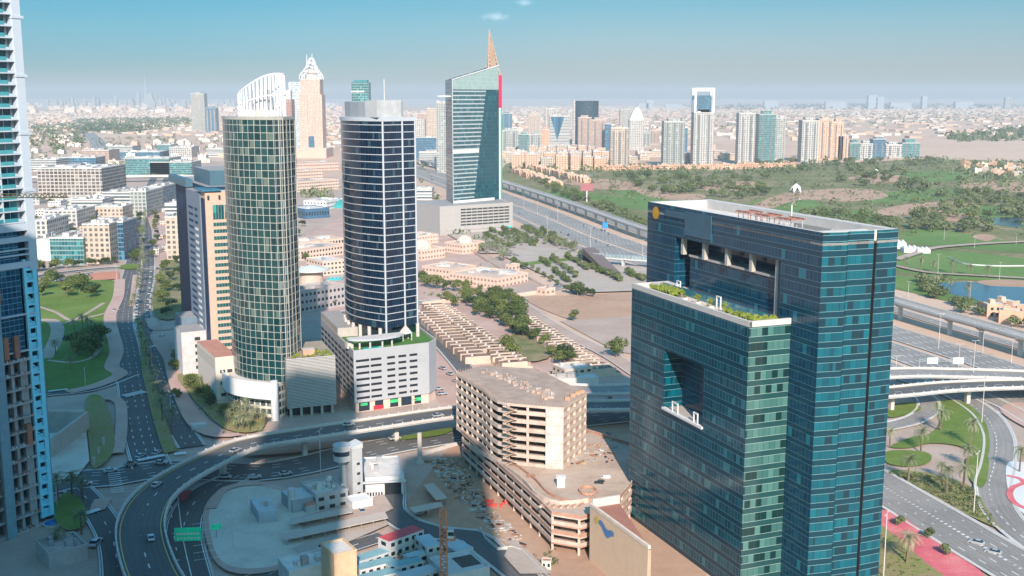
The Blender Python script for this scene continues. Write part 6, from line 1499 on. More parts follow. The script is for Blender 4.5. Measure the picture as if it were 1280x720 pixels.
for lb, x0, x1, yt, yb, m in [('pale grey tower with a notched top far to the west', 240, 257, 117, 164, GG), ('bright blue glass tower beside the pale far western one', 257.5, 271, 135, 165, BG_)]:
    bld(lb, x0, x1, yt, yb, m, name='far_tower', units=1, cat='tower')
p = Vector(((453 - 640) * 1650 / FPX, 1650, 0)); r_ = E('teal_tower', 'teal glass tower showing over the blue banded tower', 'tower', p); mb = MB(TG); z = ZT(p, 103); mb.box(p.x - 12.5, p.x + 12.5, 1650, 1675, 0, z, TG, ROOFP, 2.4); mb.build('wall', r_); mb = MB(WHITE); mb.box(p.x - 12.6, p.x + 6, 1649.6, 1649.9, z - 14, z - 12, WHITE); mb.build('white_band', r_); mb = MB(STEEL); mb.box(p.x - 10, p.x + 10, 1653, 1670, z, z + 3.5, plain('teal_screen', (.05, .18, .2), .4)); mb.build('roof_screen', r_)
lw_ = plain('low_white', (.56, .53, .50), .8, var=.15, rnd_obj=.15)
for i, (x, y, w, h, m) in enumerate([(44, 270, 14, 6, 0), (60, 258, 16, 6, 0), (78, 256, 18, 7, 1), (100, 292, 22, 6, 2), (88, 300, 14, 6, 0), (118, 250, 20, 7, 0), (140, 268, 16, 7, 1), (66, 290, 18, 6, 2), (48, 288, 10, 7, 1), (110, 276, 16, 6, 0), (150, 258, 12, 7, 0), (36, 256, 14, 8, 1), (214, 262, 10, 6, 2), (196, 300, 8, 4, 2), (200, 282, 9, 4, 2), (192, 318, 7, 4, 0), (212, 300, 10, 6, 1), (204, 316, 8, 4, 2), (198, 266, 9, 4, 0)]):
    a = G(x, y); house('low_office', ('low white office squeezed between the larger western blocks' if x < 170 else 'low pinkish shop beside the avenue'), 'building', a, (1, rnd.uniform(-.25, .25)), w * a.y / FPX, rnd.uniform(14, 30), h, (lw_, CG, pkw)[m] if m != 1 else WG, ROOFP, 'low fillers of the western blocks', 2, WIN if m != 1 else None, .6, None, None, 4)
# ---- between the blue tower and the spire tower
for a in [('dark glass office behind the spire tower podium', 519, 548, 172, 200, BG_, 50), ('slim grey tower left of the spire tower', 546, 558, 128, 216, GG, 30), ('white striped office under the flyover bends', 524, 556, 190, 207, SG, 40), ('cream apartment tower left of the spire tower', 534, 546, 136, 180, CG, 30), ('grey slab behind the dark glass office', 522, 536, 142, 176, KG, 40), ('pale block beside the blue banded tower', 519, 531, 150, 190, WG, 40), ('low white hall near the highway curve', 519, 540, 236, 250, SG, 40)]:
    bld(*a[:6], depth=a[6], group='blocks around the spire tower')
# ---- cluster east of the spire tower
def wedge(root, f, L, D, h):
    mb = MB(BG_); s = 1 if D > 0 else -1
    mb.face([f.p(L * .38, -s * .6, h - 62), f.p(L * .72, -s * .6, h - 2), f.p(L * .05, -s * .6, h - 2)] if s > 0 else [f.p(L * .38, -s * .6, h - 62), f.p(L * .05, -s * .6, h - 2), f.p(L * .72, -s * .6, h - 2)], BG_); mb.build('blue_wedge', root)
def frame(root, f, L, D, h):
    mb = MB(WHITE); w = L * .1; H = 40
    for a in (0, L - w):
        for t in (0, D * .85): f.box(mb, a, a + w, t, t + D * .15, h, h + H, WHITE)
    for t in (0, D * .85): f.box(mb, 0, L, t, t + D * .15, h + H, h + H + 6, WHITE)
    mb.build('top_frame', root); mb = MB(BG_); f.box(mb, w * 1.2, L - w * 1.2, D * .2, D * .8, h, h + H * .8, BG_); mb.build('glass_box', root)
for a in [('white tower with a blue glass wedge', 687, 712, 145, 184, SG, wedge), ('white slim tower behind the wedge tower', 681, 697, 136, 178, WG, None), ('reddish block beside the wedge tower', 677, 687, 162, 184, OG, None), ('taller brown slab of a pair', 722.5, 739, 147, 189, KG, None), ('broader brown slab of a pair', 739, 757, 150, 189, KG, None),
          ('greenish white apartment tower behind the brown pair', 775, 796, 137, 160, GG, None), ('beige tower with a dark grey side before the villas', 763, 785, 160, 211, CG, None), ('grey green slab tower with many balconies', 829, 855, 152, 209, GG, None), ('tallest white tower with an open square frame on top', 866, 891, 141, 208, WG, frame),
          ('pale green low tower behind the peach flats', 797, 813, 165, 184, GG, None), ('brown cube block behind the peach flats', 812, 824, 163, 181, KG, None), ('dark blue block beside the spire tower edge', 626, 640, 142, 170, BG_, None), ('green edged flats right beside the spire tower', 626, 648, 163, 190, GG, None), ('white flats with a teal stripe', 648, 661, 168, 192, TG, None),
          ('grey flats next to the reddish block', 661, 677, 168, 186, GG, None), ('cream flats behind the grey ones', 660, 676, 143, 170, CG, None), ('white tower with blue top behind the brown pair', 709, 723, 138, 160, WG, None), ('pale block in the gap beside the beige tower', 756, 764, 155, 190, BG_, None), ('grey blue block right of the slab tower', 855, 859, 160, 190, BG_, None),
          ('slim white tower with balconies, leftmost of the eastern pair', 922, 942, 142, 206, WG, None), ('green glass tower with white piers, taller of the eastern pair', 947, 968, 143, 204, TG, None), ('grey green tower touching the green glass one', 968, 980, 148, 203, GG, None), ('white and grey tower next to the pink towers', 1001, 1022, 151, 203, WG, None),
          ('pink tower with stepped top, taller one', 1022, 1040, 149, 200, PG, None), ('pink tower with stepped top, right one', 1040, 1053, 153, 200, PG, None), ('shorter pink block at the foot of the pink towers', 1047, 1060, 170, 200, PG, None), ('white flats with green glass bays east of the pink towers', 1061, 1075, 179, 200, TG, None), ('white flats in the middle of the low eastern row', 1075, 1090, 180, 200, WG, None),
          ('blue glass and white block in the low eastern row', 1090, 1106, 174, 198, BG_, None), ('white flats with gabled tops in the low eastern row', 1107, 1127, 181, 197, WG, None), ('white and teal flats at the end of the eastern row', 1127, 1149, 179, 197, TG, None), ('lone pale blue tower far out on the plain', 1256, 1264, 122, 137, GG, None)]:
    bld(*a[:6], name='apartment_tower', units=2, cat='tower', crown=a[6], group='apartment towers beyond the highway')
p = G(733, 181); r_ = E('oval_tower', 'dark blue oval glass tower behind the brown pair', 'tower', p); mb = MB(BG_); OV = fm('dark_oval_glazing', 5, 4, .1, .2, (.008, .025, .04), (.02, .05, .07), (.03, .06, .08)); k = p.y / FPX; zt = ZT(p, 126); n = 18
mb.prism([(p.x + 16 * k * math.cos(6.2832 * i / n), p.y + 40 + 10 * k * math.sin(6.2832 * i / n)) for i in range(n)], 0, zt, OV, GREYR, 2.4); mb.build('wall', r_); mb = MB(WHITE); mb.box(p.x - 17 * k, p.x - 13.5 * k, p.y + 20, p.y + 40, 0, zt + 3, WG); mb.build('side_slab', r_)
p = Vector((G(731, 160).x, G(731, 186).y - 40, 0)); r_ = E('sail_roof_tower', 'white tower with a pair of sail shaped roofs before the oval tower', 'tower', p); k = p.y / FPX; mb = MB(WG); zt = ZT(p, 150); mb.box(p.x - 9 * k, p.x + 9 * k, p.y, p.y + 30, 0, zt, WG, ROOFP, 3); mb.build('wall', r_)
for sgn in (-1, 1):
    mb = MB(WHITE); q = [(p.x + sgn * 9 * k, zt), (p.x, zt), (p.x + sgn * .5 * k, zt + 17 * k), (p.x + sgn * 5 * k, zt + 10 * k)]
    mb.face([(x, p.y, z) for x, z in q]); mb.face([(x, p.y + 24, z) for x, z in reversed(q)]); 
    for (x0, z0), (x1, z1) in zip(q, q[1:] + q[:1]): mb.face([(x0, p.y, z0), (x0, p.y + 24, z0), (x1, p.y + 24, z1), (x1, p.y, z1)])
    mb.build('sail', r_)
# peach apartment quarter
k = 0
PL = 'peach apartment block in the stepped quarter beyond the highway'
for row, (yb, yt, xs) in enumerate([(191, 184, (632, 748, 11)), (197, 188, (628, 752, 12)), (204, 191, (632, 750, 13)), (212, 195, (640, 752, 14))]):
    x0, x1, w = xs; x = x0
    while x < x1:
        ww = rnd.uniform(.7, 1.25) * w; t = yt + rnd.uniform(-2.5, 3.0)
        bld(PL, x, x + ww, t, yb + rnd.uniform(-.7, .7), rnd.choice([PG, PG, OG, CG]), name='apartment_block', units=3, group='peach apartment blocks', roof=pkr, depth=45); x += ww + rnd.uniform(1.0, 4)
for x0, x1, yt, yb in [(797, 815, 190, 196), (815, 829, 188, 196), (857, 868, 193, 205), (892, 905, 188, 198), (742, 760, 196, 203), (786, 797, 196, 204), (800, 812, 194, 200), (905, 921, 192, 200)]:
    bld('cream low block among the towers behind the golf course', x0, x1, yt, yb, CG, name='apartment_block', units=2, group='cream blocks behind the golf course', roof=pkr, depth=50)
# ---- small houses: near ones one by one, far ones as a mass
hw_ = [plain('house_cream', (.54, .45, .375), .85, var=.12, rnd_obj=.18), plain('house_white', (.60, .54, .48), .85, var=.1, rnd_obj=.12), plain('house_sand', (.50, .36, .27), .85, var=.12, rnd_obj=.18)]
terr = plain('terracotta_house', (.56, .34, .23), .85, var=.15, rnd_obj=.12)
def hproto(i, wall, n='house'):
    mb = MB(wall); r = random.Random(i)
    mb.box(-7, 5, -6, 6, 0, 7, wall, ROOFP); mb.box(5, 9, -6, r.uniform(-1, 3), 0, r.uniform(3.5, 7.5), wall, ROOFP); mb.box(-3, 0, 0, 4, 7, 9.4, wall, ROOFP); mb.box(-7.2, -6.8, -6.2, 6.2, 0, 7.8, wall); mb.box(-7, 5, -6.2, -5.8, 6.8, 7.8, wall)
    for x in (-5, -1.5, 2): mb.box(x, x + 1.6, -6.1, -5.9, 4.2, 5.8, WIN); mb.box(x, x + 1.6, -6.1, -5.9, .8, 2.6, WIN)
    o = mb.build(n); o.data.name = n; return o
protos = [hproto(i, w) for i, w in enumerate(hw_ + [hw_[1], terr])]; used = set()
def put(pr, loc, rz, s, label, group, cat='house'):
    if pr not in used: o = pr; used.add(pr); o.location = loc; o.rotation_euler = (0, 0, rz); o.scale = (s, s, s)
    else: o = ctree(pr, loc, rz, s)
    return tag(o, label, cat, group)
def inpoly(x, y, P):
    c = False; n = len(P)
    for i in range(n):
        a, b = P[i], P[i - 1]
        if (a[1] > y) != (b[1] > y) and x < (b[0] - a[0]) * (y - a[1]) / (b[1] - a[1]) + a[0]: c = not c
    return c
def scatter(P, n, gap=1.0, r=rnd):
    """random ground points whose pixels fall in polygon P (even on the ground)"""
    xs, ys = [p[0] for p in P], [p[1] for p in P]; out = []; k = 0
    d0, d1 = G(640, max(ys)).y, G(640, min(ys)).y
    while len(out) < n and k < n * 60:
        k += 1; y = r.uniform(d0, d1); py = PX((0, y, 0))[1]; px = r.uniform(min(xs), max(xs))
        # keep the density even across the ground: far rows are wider
        if r.random() > y / d1 or not inpoly(px, py, P): continue
        q = G(px, py)
        if all(abs(q.x - o.x) > gap or abs(q.y - o.y) > gap for o in out): out.append(q)
    return out
WESTP = [(30, 222), (36, 176), (96, 168), (100, 186), (300, 170), (372, 180), (372, 232), (240, 200), (228, 222)]
for q in scatter(WESTP, 110, 26): put(rnd.choice(protos[:4]), q, rnd.choice([0, 1.57]) + rnd.uniform(-.1, .1), rnd.uniform(.9, 1.5), 'small pale flat roofed house in the western suburb', 'houses of the western suburb')
for q in scatter([(640, 160), (900, 158), (1050, 168), (1050, 182), (990, 192), (900, 190), (830, 186), (760, 178), (640, 180)], 90, 30): put(rnd.choice(protos[:4]), q, rnd.choice([0, 1.57]) + rnd.uniform(-.1, .1), rnd.uniform(.9, 1.6), 'small cream house among the eastern apartment towers', 'houses among the eastern towers')
for a, b, n, dy in [((752, 213), (990, 209), 46, 0), ((646, 216), (700, 233), 18, 0), ((672, 213), (735, 229), 18, 0), ((645, 217), (690, 231), 14, 0)]:
    A, B = G(*a), G(*b); d = (B - A).normalized()
    for i in range(n): put(protos[4], A.lerp(B, (i + rnd.uniform(.3, .7)) / n), math.atan2(d.y, d.x) + rnd.uniform(-.1, .1), rnd.uniform(.85, 1.2), 'terracotta villa in the rows along the golf course', 'terracotta villas by the golf course', 'villa')
for q in scatter([(1190, 205), (1280, 208), (1300, 222), (1240, 220), (1195, 212)], 22, 18): put(rnd.choice([protos[4], protos[0]]), q, rnd.uniform(0, 3), 1.0, 'cream villa in the trees at the far side of the golf course', 'villas in the far trees', 'villa')
pv_ = []
for i, (x, y) in enumerate([(1243, 394), (1256, 390), (1268, 396), (1281, 400), (1262, 402)]): put(protos[4], G(x, y), .3 * i, 1.0, 'pink clubhouse villa beside the pond', 'pink clubhouse villas by the pond', 'villa')
def mass(name, P, n, smin, smax, hmin, hmax, mats, seed):
    r = random.Random(seed); mb = MB(*mats)
    for q in scatter(P, n, 0, r):
        w, d, h = r.uniform(smin, smax), r.uniform(smin, smax), r.uniform(hmin, hmax); a = r.choice([0, .4, -.3]); f = Fr(q, (math.cos(a), math.sin(a)))
        f.box(mb, -w / 2, w / 2, -d / 2, d / 2, 0, h, r.choice(mats), ROOFF)
    return tag(mb.build(name), kind='stuff')
hm_ = [hw_[0], hw_[1], hw_[2], hw_[2]]; ROOFF = plain('sandy_roofing', (.52, .41, .33), .9, var=.15, s=.1)
mass('distant_houses', [(20, 182), (30, 140), (430, 136), (430, 190), (300, 172), (100, 168)], 2600, 14, 34, 4, 8, hm_, 3)
mass('distant_houses', [(430, 190), (430, 140), (640, 140), (660, 176), (560, 200)], 900, 16, 36, 5, 20, hm_, 5)
mass('distant_houses', [(640, 176), (640, 133), (1280, 133), (1330, 168), (1060, 176), (900, 172)], 3600, 18, 46, 4, 8, hm_, 4)
mass('distant_blocks', [(20, 142), (20, 131), (420, 130), (430, 140)], 500, 30, 90, 10, 40, hm_, 6)
# skyline in the haze
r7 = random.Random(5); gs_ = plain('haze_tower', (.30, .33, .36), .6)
for i in range(58):
    x = 60 + 190 * r7.random() if i < 46 else r7.uniform(275, 300); D = r7.uniform(13500, 16500); c = math.exp(-((x - 165) / 60) ** 2); h = r7.uniform(50, 105) + c * r7.uniform(15, 130)
    if abs(x - 188) < 2: x += 5
    X = (x - 640) * D / FPX; w = r7.uniform(30, 62); mb = MB(gs_); mb.box(X - w / 2, X + w / 2, D, D + w, 0, h * .8, GG, ROOFP, 3.0); mb.box(X - w / 3, X + w / 3, D + 4, D + w - 6, h * .8, h, GG, ROOFP, 3.0)
    tag(mb.build('skyline_tower', None, (X, D, 0)), 'hazy grey tower in the far downtown skyline', 'tower', 'far downtown skyline towers')
D = 15500; X = (188.5 - 640) * D / FPX; mb = MB(gs_)
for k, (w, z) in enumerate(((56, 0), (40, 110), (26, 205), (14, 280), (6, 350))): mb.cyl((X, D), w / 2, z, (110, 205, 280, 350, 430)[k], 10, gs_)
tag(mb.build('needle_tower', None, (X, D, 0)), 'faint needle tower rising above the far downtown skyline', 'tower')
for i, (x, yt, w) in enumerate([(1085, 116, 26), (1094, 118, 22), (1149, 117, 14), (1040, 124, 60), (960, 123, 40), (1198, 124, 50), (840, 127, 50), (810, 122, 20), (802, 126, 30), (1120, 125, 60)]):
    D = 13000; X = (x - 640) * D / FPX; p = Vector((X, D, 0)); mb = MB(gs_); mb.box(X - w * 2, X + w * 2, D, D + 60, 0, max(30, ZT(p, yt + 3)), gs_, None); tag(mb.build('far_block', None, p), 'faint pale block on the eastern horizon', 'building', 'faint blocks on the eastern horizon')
# ================================================================= trees
def leafmat(name, a, b, c):
    if name in MATS: return MATS[name]
    m, nt, bs = new_mat(name); geo = nt.nodes.new('ShaderNodeNewGeometry'); oi = nt.nodes.new('ShaderNodeObjectInfo')
    n1 = noise(nt, geo.outputs['Position'], .55, 3, .7); f = mth(nt, 'ADD', mth(nt, 'MULTIPLY', n1, .8), mth(nt, 'MULTIPLY', oi.outputs['Random'], .22))
    lk(nt, ramp(nt, f, [(.32, a), (.5, b), (.68, c)]), bs.inputs['Base Color']); bs.inputs['Roughness'].default_value = .7; bs.inputs['Specular IOR Level'].default_value = .2
    MATS[name] = m; return m
LEAF = leafmat('leaves', (.045, .07, .02), (.09, .12, .034), (.16, .18, .055))
LEAFG = leafmat('grey_green_leaves', (.06, .085, .032), (.115, .145, .06), (.19, .21, .10))
LEAFD = leafmat('dark_leaves', (.02, .04, .016), (.04, .065, .024), (.075, .10, .035))
FROND = leafmat('palm_fronds', (.10, .12, .06), (.19, .21, .115), (.30, .30, .18))
BARK = plain('bark', (.17, .125, .09), .9, var=.3, s=2)
def leafcloud(mb, clumps, n, ls, mat, r):
    """leaf-sized cards spread over lumpy clumps"""
    for (cx, cy, cz, cr) in clumps:
        for _ in range(n):
            while True:
                d = Vector((r.uniform(-1, 1), r.uniform(-1, 1), r.uniform(-1, 1)))
                if .05 < d.length < 1: break
            rr = cr * (.45 + .6 * r.random() ** .5); d = d.normalized(); p = Vector((cx, cy, cz)) + Vector((d.x * rr, d.y * rr, d.z * rr * .8))
            nrm = (d + Vector((r.uniform(-.7, .7), r.uniform(-.7, .7), r.uniform(-.3, .9)))).normalized(); t = nrm.orthogonal().normalized(); b = nrm.cross(t); a = r.uniform(0, 6.28)
            t, b = t * math.cos(a) + b * math.sin(a), b * math.cos(a) - t * math.sin(a); s = ls * r.uniform(.6, 1.3)
            mb.face([p - t * s, p - b * s * .6, p + t * s, p + b * s * .6], mat)
def treemesh(seed, R_, H, nc, n, ls, mat, single, name='tree', low=.32):
    r = random.Random(seed); mb = MB(mat); cl = []
    for i in range(nc):
        a = 6.28 * i / nc * 2.4 + r.uniform(-.5, .5); q = R_ * r.uniform(.15, .78); z = H * r.uniform(low + .12, .86)
        k = 1 - .45 * abs((z / H - .6) / .35); cl.append((q * k * math.cos(a), q * k * math.sin(a), z, R_ * r.uniform(.30, .52)))
    leafcloud(mb, cl, n, ls, mat, r)
    tb = mb if single else MB(BARK)
    tb.cyl((0, 0), H * .035, 0, H * .5, 6, BARK, r2=H * .02)
    for c in cl[:5]: tb.bar((0, 0, H * .34), (c[0] * .8, c[1] * .8, c[2]), H * .014, H * .014, BARK)
    return mb, (None if single else tb)
def mk(name, seed, R_, H, nc, n, ls, mat, single=False):
    a, b = treemesh(seed, R_, H, nc, n, ls, mat, single, name)
    if single: o = a.build(name); return o
    root = E(name, 'x', 'tree'); b.build('trunk', root); a.build('crown', root); return root
def palm(seed, H, R_, nf, seg=6):
    r = random.Random(seed); root = E('palm_tree', 'x', 'palm tree'); mb = MB(BARK); c = Vector((0, 0, 0)); lean = Vector((r.uniform(-.04, .04), r.uniform(-.04, .04)))
    for i in range(5): mb.bar((lean.x * H * i / 5, lean.y * H * i / 5, H * i / 5), (lean.x * H * (i + 1) / 5, lean.y * H * (i + 1) / 5, H * (i + 1) / 5), .42 - .03 * i, .42 - .03 * i, BARK)
    mb.build('trunk', root); mb = MB(FROND); top = Vector((lean.x * H, lean.y * H, H))
    for k in range(nf):
        a = 6.2832 * k / nf * 2.618 + r.uniform(-.2, .2); e0 = 1.25 - 1.75 * (k / nf) + r.uniform(-.12, .12); L = R_ * r.uniform(.85, 1.1); p = top.copy(); el = e0; pts = []
        for i in range(seg + 1): pts.append(p.copy()); p = p + Vector((math.cos(a) * math.cos(el), math.sin(a) * math.cos(el), math.sin(el))) * (L / seg); el -= .30
        sd = Vector((-math.sin(a), math.cos(a), 0))
        for i in range(seg):
            for s in (-1, 1):
                for q in (0, .5):
                    b0 = pts[i].lerp(pts[i + 1], q); b1 = pts[i].lerp(pts[i + 1], q + .34); w = L * .17 * (1 - abs((i + q) / seg - .4) * 1.1); tip = b1 + sd * s * w + (pts[i + 1] - pts[i]) * .5 + Vector((0, 0, -w * .35)); mb.face([b0, b1, tip] if s > 0 else [b1, b0, tip], FROND)
    mb.build('crown', root); return root
TREES = {'broad': [mk('broadleaf_tree', 1, 3.6, 6.8, 11, 90, .34, LEAF), mk('broadleaf_tree', 2, 3.2, 6.0, 9, 90, .34, LEAFD), mk('broadleaf_tree', 3, 4.2, 7.4, 13, 90, .36, LEAF)],
         'round': [mk('round_tree', 4, 2.1, 4.0, 9, 80, .26, LEAFG), mk('round_tree', 5, 1.9, 3.8, 8, 80, .26, LEAF)],
         'palm': [palm(1, 6.6, 3.5, 34), palm(2, 7.6, 3.6, 30), palm(3, 5.6, 3.3, 34)],
         'far': [mk('golf_tree', 11 + i, 6.8, 8.5, 9, 36, 1.0, (LEAFG, LEAFG, LEAF)[i % 3], True) for i in range(5)],
         'farpalm': None}
USED = set()
def plant(kind, q, s, label, group, cat='tree', i=None):
    pr = TREES[kind][rnd.randrange(len(TREES[kind])) if i is None else i]; rz = rnd.uniform(0, 6.28); q = Vector((q.x, q.y, 0))
    if pr.name in USED: o = ctree(pr, q, rz, s)
    else: USED.add(pr.name); o = pr; o.location = q; o.rotation_euler = (0, 0, rz); o.scale = (s, s, s)
    return tag(o, label, cat, group)
def along(px, n, jit=0):
    P = spline([G(x, y) for x, y in px], 1.0); out = []
    for i in range(n):
        p = P[int((i + .5) / n * (len(P) - 1))]; out.append(p + Vector((rnd.uniform(-jit, jit), rnd.uniform(-jit, jit), 0)))
    return out
# ---- named near trees
for i, (x, y, s, k) in enumerate([(1151, 566, 1.0, 0), (1176, 540, 1.15, 2), (1213, 560, 1.05, 1), (1209, 585, 1.0, 2), (1135, 604, 1.0, 0), (1184, 620, .95, 1), (1204, 612, 1.05, 2), (1112, 560, .8, 0), (1133, 706, 1.15, 2), (1274, 592, .9, 1), (1176, 600, .7, 0)]):
    plant('palm', G(x, y), s * 1.25, 'date palm on the planted islands between the lower ramps', 'date palms between the lower ramps', 'palm tree', k)
for x, y, lb in [(1160, 676, 'clipped round tree standing on the red flower bed, upper one'), (1182, 697, 'clipped round tree standing on the red flower bed, lower one'), (1123, 660, 'sparse round tree on the red flower bed beside the teal tower')]: plant('round', G(x, y), 1.0, lb, None)
for x, y, s in [(84, 372, 1.2), (100, 366, 1.3), (112, 374, 1.1), (92, 362, 1.0), (106, 358, .9), (120, 368, 1.0), (58, 362, 1.0), (52, 372, 1.1), (64, 352, .9), (74, 354, .9), (116, 448, 1.2), (104, 440, 1.2), (92, 436, 1.1), (126, 428, 1.0), (112, 432, 1.1), (98, 446, 1.0)]: plant('broad', G(x, y), s * 1.35, 'spreading green tree on the park lawn', 'trees on the park lawn')
for x, y in [(94, 418), (104, 414), (114, 416), (70, 445), (88, 464), (110, 412)]: plant('palm', G(x, y), 1.1, 'palm on the park lawn', 'palms on the park lawn', 'palm tree')
for x, y in [(73, 628), (90, 622), (104, 626), (102, 668), (74, 690)]: plant('palm', G(x, y), 1.15, 'palm on the shaded lawn beside the unfinished tower', 'palms beside the unfinished tower', 'palm tree')
for q in along([(174, 412), (178, 432), (186, 465), (196, 500), (206, 530), (214, 552)], 13, .8): plant('palm', q, rnd.uniform(1.05, 1.4), 'palm in the median of the avenue', 'palms in the avenue median', 'palm tree')
for q in along([(182, 270), (178, 300), (178, 330), (172, 370), (166, 396)], 20, 1): plant('palm', q, rnd.uniform(1.0, 1.3), 'palm in the median of the avenue', 'palms in the avenue median', 'palm tree')
for x, y, s in [(206, 340, 1.4), (214, 352, 1.4), (208, 366, 1.3), (220, 330, 1.3), (202, 380, 1.3), (214, 386, 1.2), (222, 366, 1.2), (200, 356, 1.1), (224, 345, 1.3), (208, 396, 1.1)]: plant('broad', G(x, y), s, 'dense green tree in the garden beside the avenue', 'garden trees beside the avenue')
for q in scatter([(238, 478), (280, 486), (300, 505), (290, 535), (262, 528), (240, 500)], 20, 3): plant('broad', q, rnd.uniform(.7, 1.0), 'dark green tree in the garden of the curved tower', 'garden trees of the curved tower')
for x, y in [(292, 520), (300, 530), (308, 524), (316, 532), (304, 540), (322, 528), (330, 534), (296, 540), (286, 532), (252, 490), (262, 484), (312, 542)]: plant('palm', G(x, y), .95, 'palm in the garden of the curved tower', 'palms of the curved tower garden', 'palm tree')
for x, y, s in [(222, 452, 1.0), (219, 465, .9), (222, 500, .8)]: plant('broad', G(x, y), s, 'dark tree on the pavement below the striped tower', 'pavement trees below the striped tower')
for q in scatter([(580, 376), (640, 378), (665, 410), (655, 432), (625, 415), (596, 398)], 44, 3): plant('broad', q, rnd.uniform(1.0, 1.45), 'large olive green tree in the parkland between the villa rows', 'parkland trees between the villa rows')
for x, y, s in [(634, 440, 1.2), (642, 448, 1.1), (668, 428, 1.2), (682, 434, 1.1), (690, 448, 1.0), (706, 448, 1.4), (712, 456, 1.2), (700, 456, 1.1), (560, 378, 1.1), (568, 384, 1.0), (620, 372, 1.1)]: plant('broad', G(x, y), s, 'olive green tree around the swimming pool garden', 'trees around the pool garden')
plant('broad', G(770, 448), 1.45, 'lone round tree on the paved lot beside the teal tower', None); plant('broad', G(717, 402), 1.1, 'lone tree at the edge of the bare field', None)
for x, y, s in [(534, 360, 1.3), (546, 362, 1.4), (558, 364, 1.4), (570, 365, 1.3), (582, 366, 1.2), (528, 354, 1.2), (600, 366, .8), (612, 367, .8)]: plant('broad', G(x, y), s, 'tree in front of the pink arcaded building', 'trees in front of the pink buildings')
for q in along([(600, 318), (640, 308), (680, 306), (720, 316)], 44, 6): plant('palm', q, rnd.uniform(.85, 1.1), 'grey palm in the rows across the parking lot', 'palms across the parking lot', 'palm tree')
for q in along([(596, 304), (620, 312), (632, 324), (622, 328)], 24, 6): plant('palm', q, rnd.uniform(.8, 1.1), 'grey palm in the rows across the parking lot', 'palms across the parking lot', 'palm tree')
for a, b, n in [((640, 290), (672, 306), 9), ((660, 288), (700, 308), 10), ((612, 290), (650, 306), 8), ((690, 326), (722, 350), 9), ((706, 322), (736, 340), 9), ((726, 322), (760, 340), 10), ((742, 338), (752, 344), 4), ((758, 345), (776, 354), 6), ((784, 344), (806, 354), 7), ((676, 328), (688, 336), 4), ((664, 336), (700, 360), 3)]:
    for q in along([a, b], int(n * 1.7), 1.2): plant('round', q, rnd.uniform(1.15, 1.7), 'low bushy tree in the planted strips of the parking lot', 'bushes in the parking lot strips')
for x, y, s in [(715, 368, 1.2), (722, 370, 1.3), (730, 371, 1.2), (738, 372, 1.1), (708, 366, 1.0)]: plant('broad', G(x, y), s, 'tree at the lower edge of the parking lot', 'trees at the parking lot edge')
for x, y in [(1133, 336), (1150, 340), (1166, 341), (1190, 343), (1212, 345), (1234, 347), (1170, 360), (1186, 366), (1210, 372)]: plant('palm', G(x, y), 1.35, 'tall palm along the golf path', 'palms along the golf path', 'palm tree')
for q in scatter([(1150, 352), (1180, 356), (1182, 376), (1160, 374)], 10, 4): plant('far', q, .8, 'leafy tree beside the golf pond', 'trees beside the golf pond')
for q in scatter([(1190, 378), (1230, 386), (1234, 400), (1205, 394)], 8, 4) + scatter([(1260, 396), (1300, 405), (1300, 415), (1262, 408)], 6, 4): plant('far', q, .7, 'leafy tree near the pink clubhouse villas', 'trees near the clubhouse')
for q in along([(372, 262), (378, 300), (376, 330)], 6, 6) + along([(390, 350), (400, 366), (428, 362)], 6, 3) + along([(380, 320), (408, 312), (428, 316)], 6, 4) + along([(376, 388), (404, 386), (432, 380)], 7, 2): plant('broad', q, rnd.uniform(.8, 1.2), 'tree among the blocks between the two banded towers', 'trees between the two glass towers')
# ---- golf course groves
GL = 'grey green tree in the groves of the golf course'
for P, n, s0, s1 in [([(634, 214), (660, 222), (700, 246), (760, 272), (806, 290), (806, 278), (760, 258), (704, 236), (660, 214)], 60, .7, 1.0), ([(785, 218), (862, 222), (868, 242), (820, 244), (780, 230)], 30, 1.1, 1.5), ([(872, 225), (955, 222), (962, 246), (900, 254), (870, 242)], 26, 1.1, 1.5),
                     ([(940, 204), (1060, 200), (1160, 198), (1180, 206), (1060, 216), (960, 218)], 60, 1.0, 1.4), ([(1030, 216), (1130, 212), (1160, 226), (1090, 236), (1050, 230)], 22, 1.0, 1.4), ([(1000, 262), (1060, 270), (1120, 276), (1160, 292), (1090, 296), (1010, 284)], 34, .9, 1.3), ([(1110, 232), (1150, 226), (1168, 240), (1120, 246)], 12, 1.1, 1.5)]:
    for q in scatter(P, n if P[0][1] != 204 else 30, 5): plant('far', q, rnd.uniform(s0, s1), GL, 'groves of the golf course')
GR = 'pale green tree in the dense groves east of the fairways'
for P, n, s0, s1 in [([(1135, 268), (1200, 258), (1240, 268), (1256, 290), (1190, 294), (1140, 288)], 36, .9, 1.3), ([(1170, 246), (1230, 240), (1290, 250), (1290, 262), (1200, 258)], 24, .9, 1.3), ([(1248, 256), (1290, 256), (1290, 280), (1256, 272)], 14, 1.0, 1.3), ([(1180, 202), (1290, 204), (1290, 238), (1200, 232)], 10, .9, 1.3)]:
    for q in scatter(P, n, 5): plant('far', q, rnd.uniform(s0, s1), GR, 'groves east of the fairways')
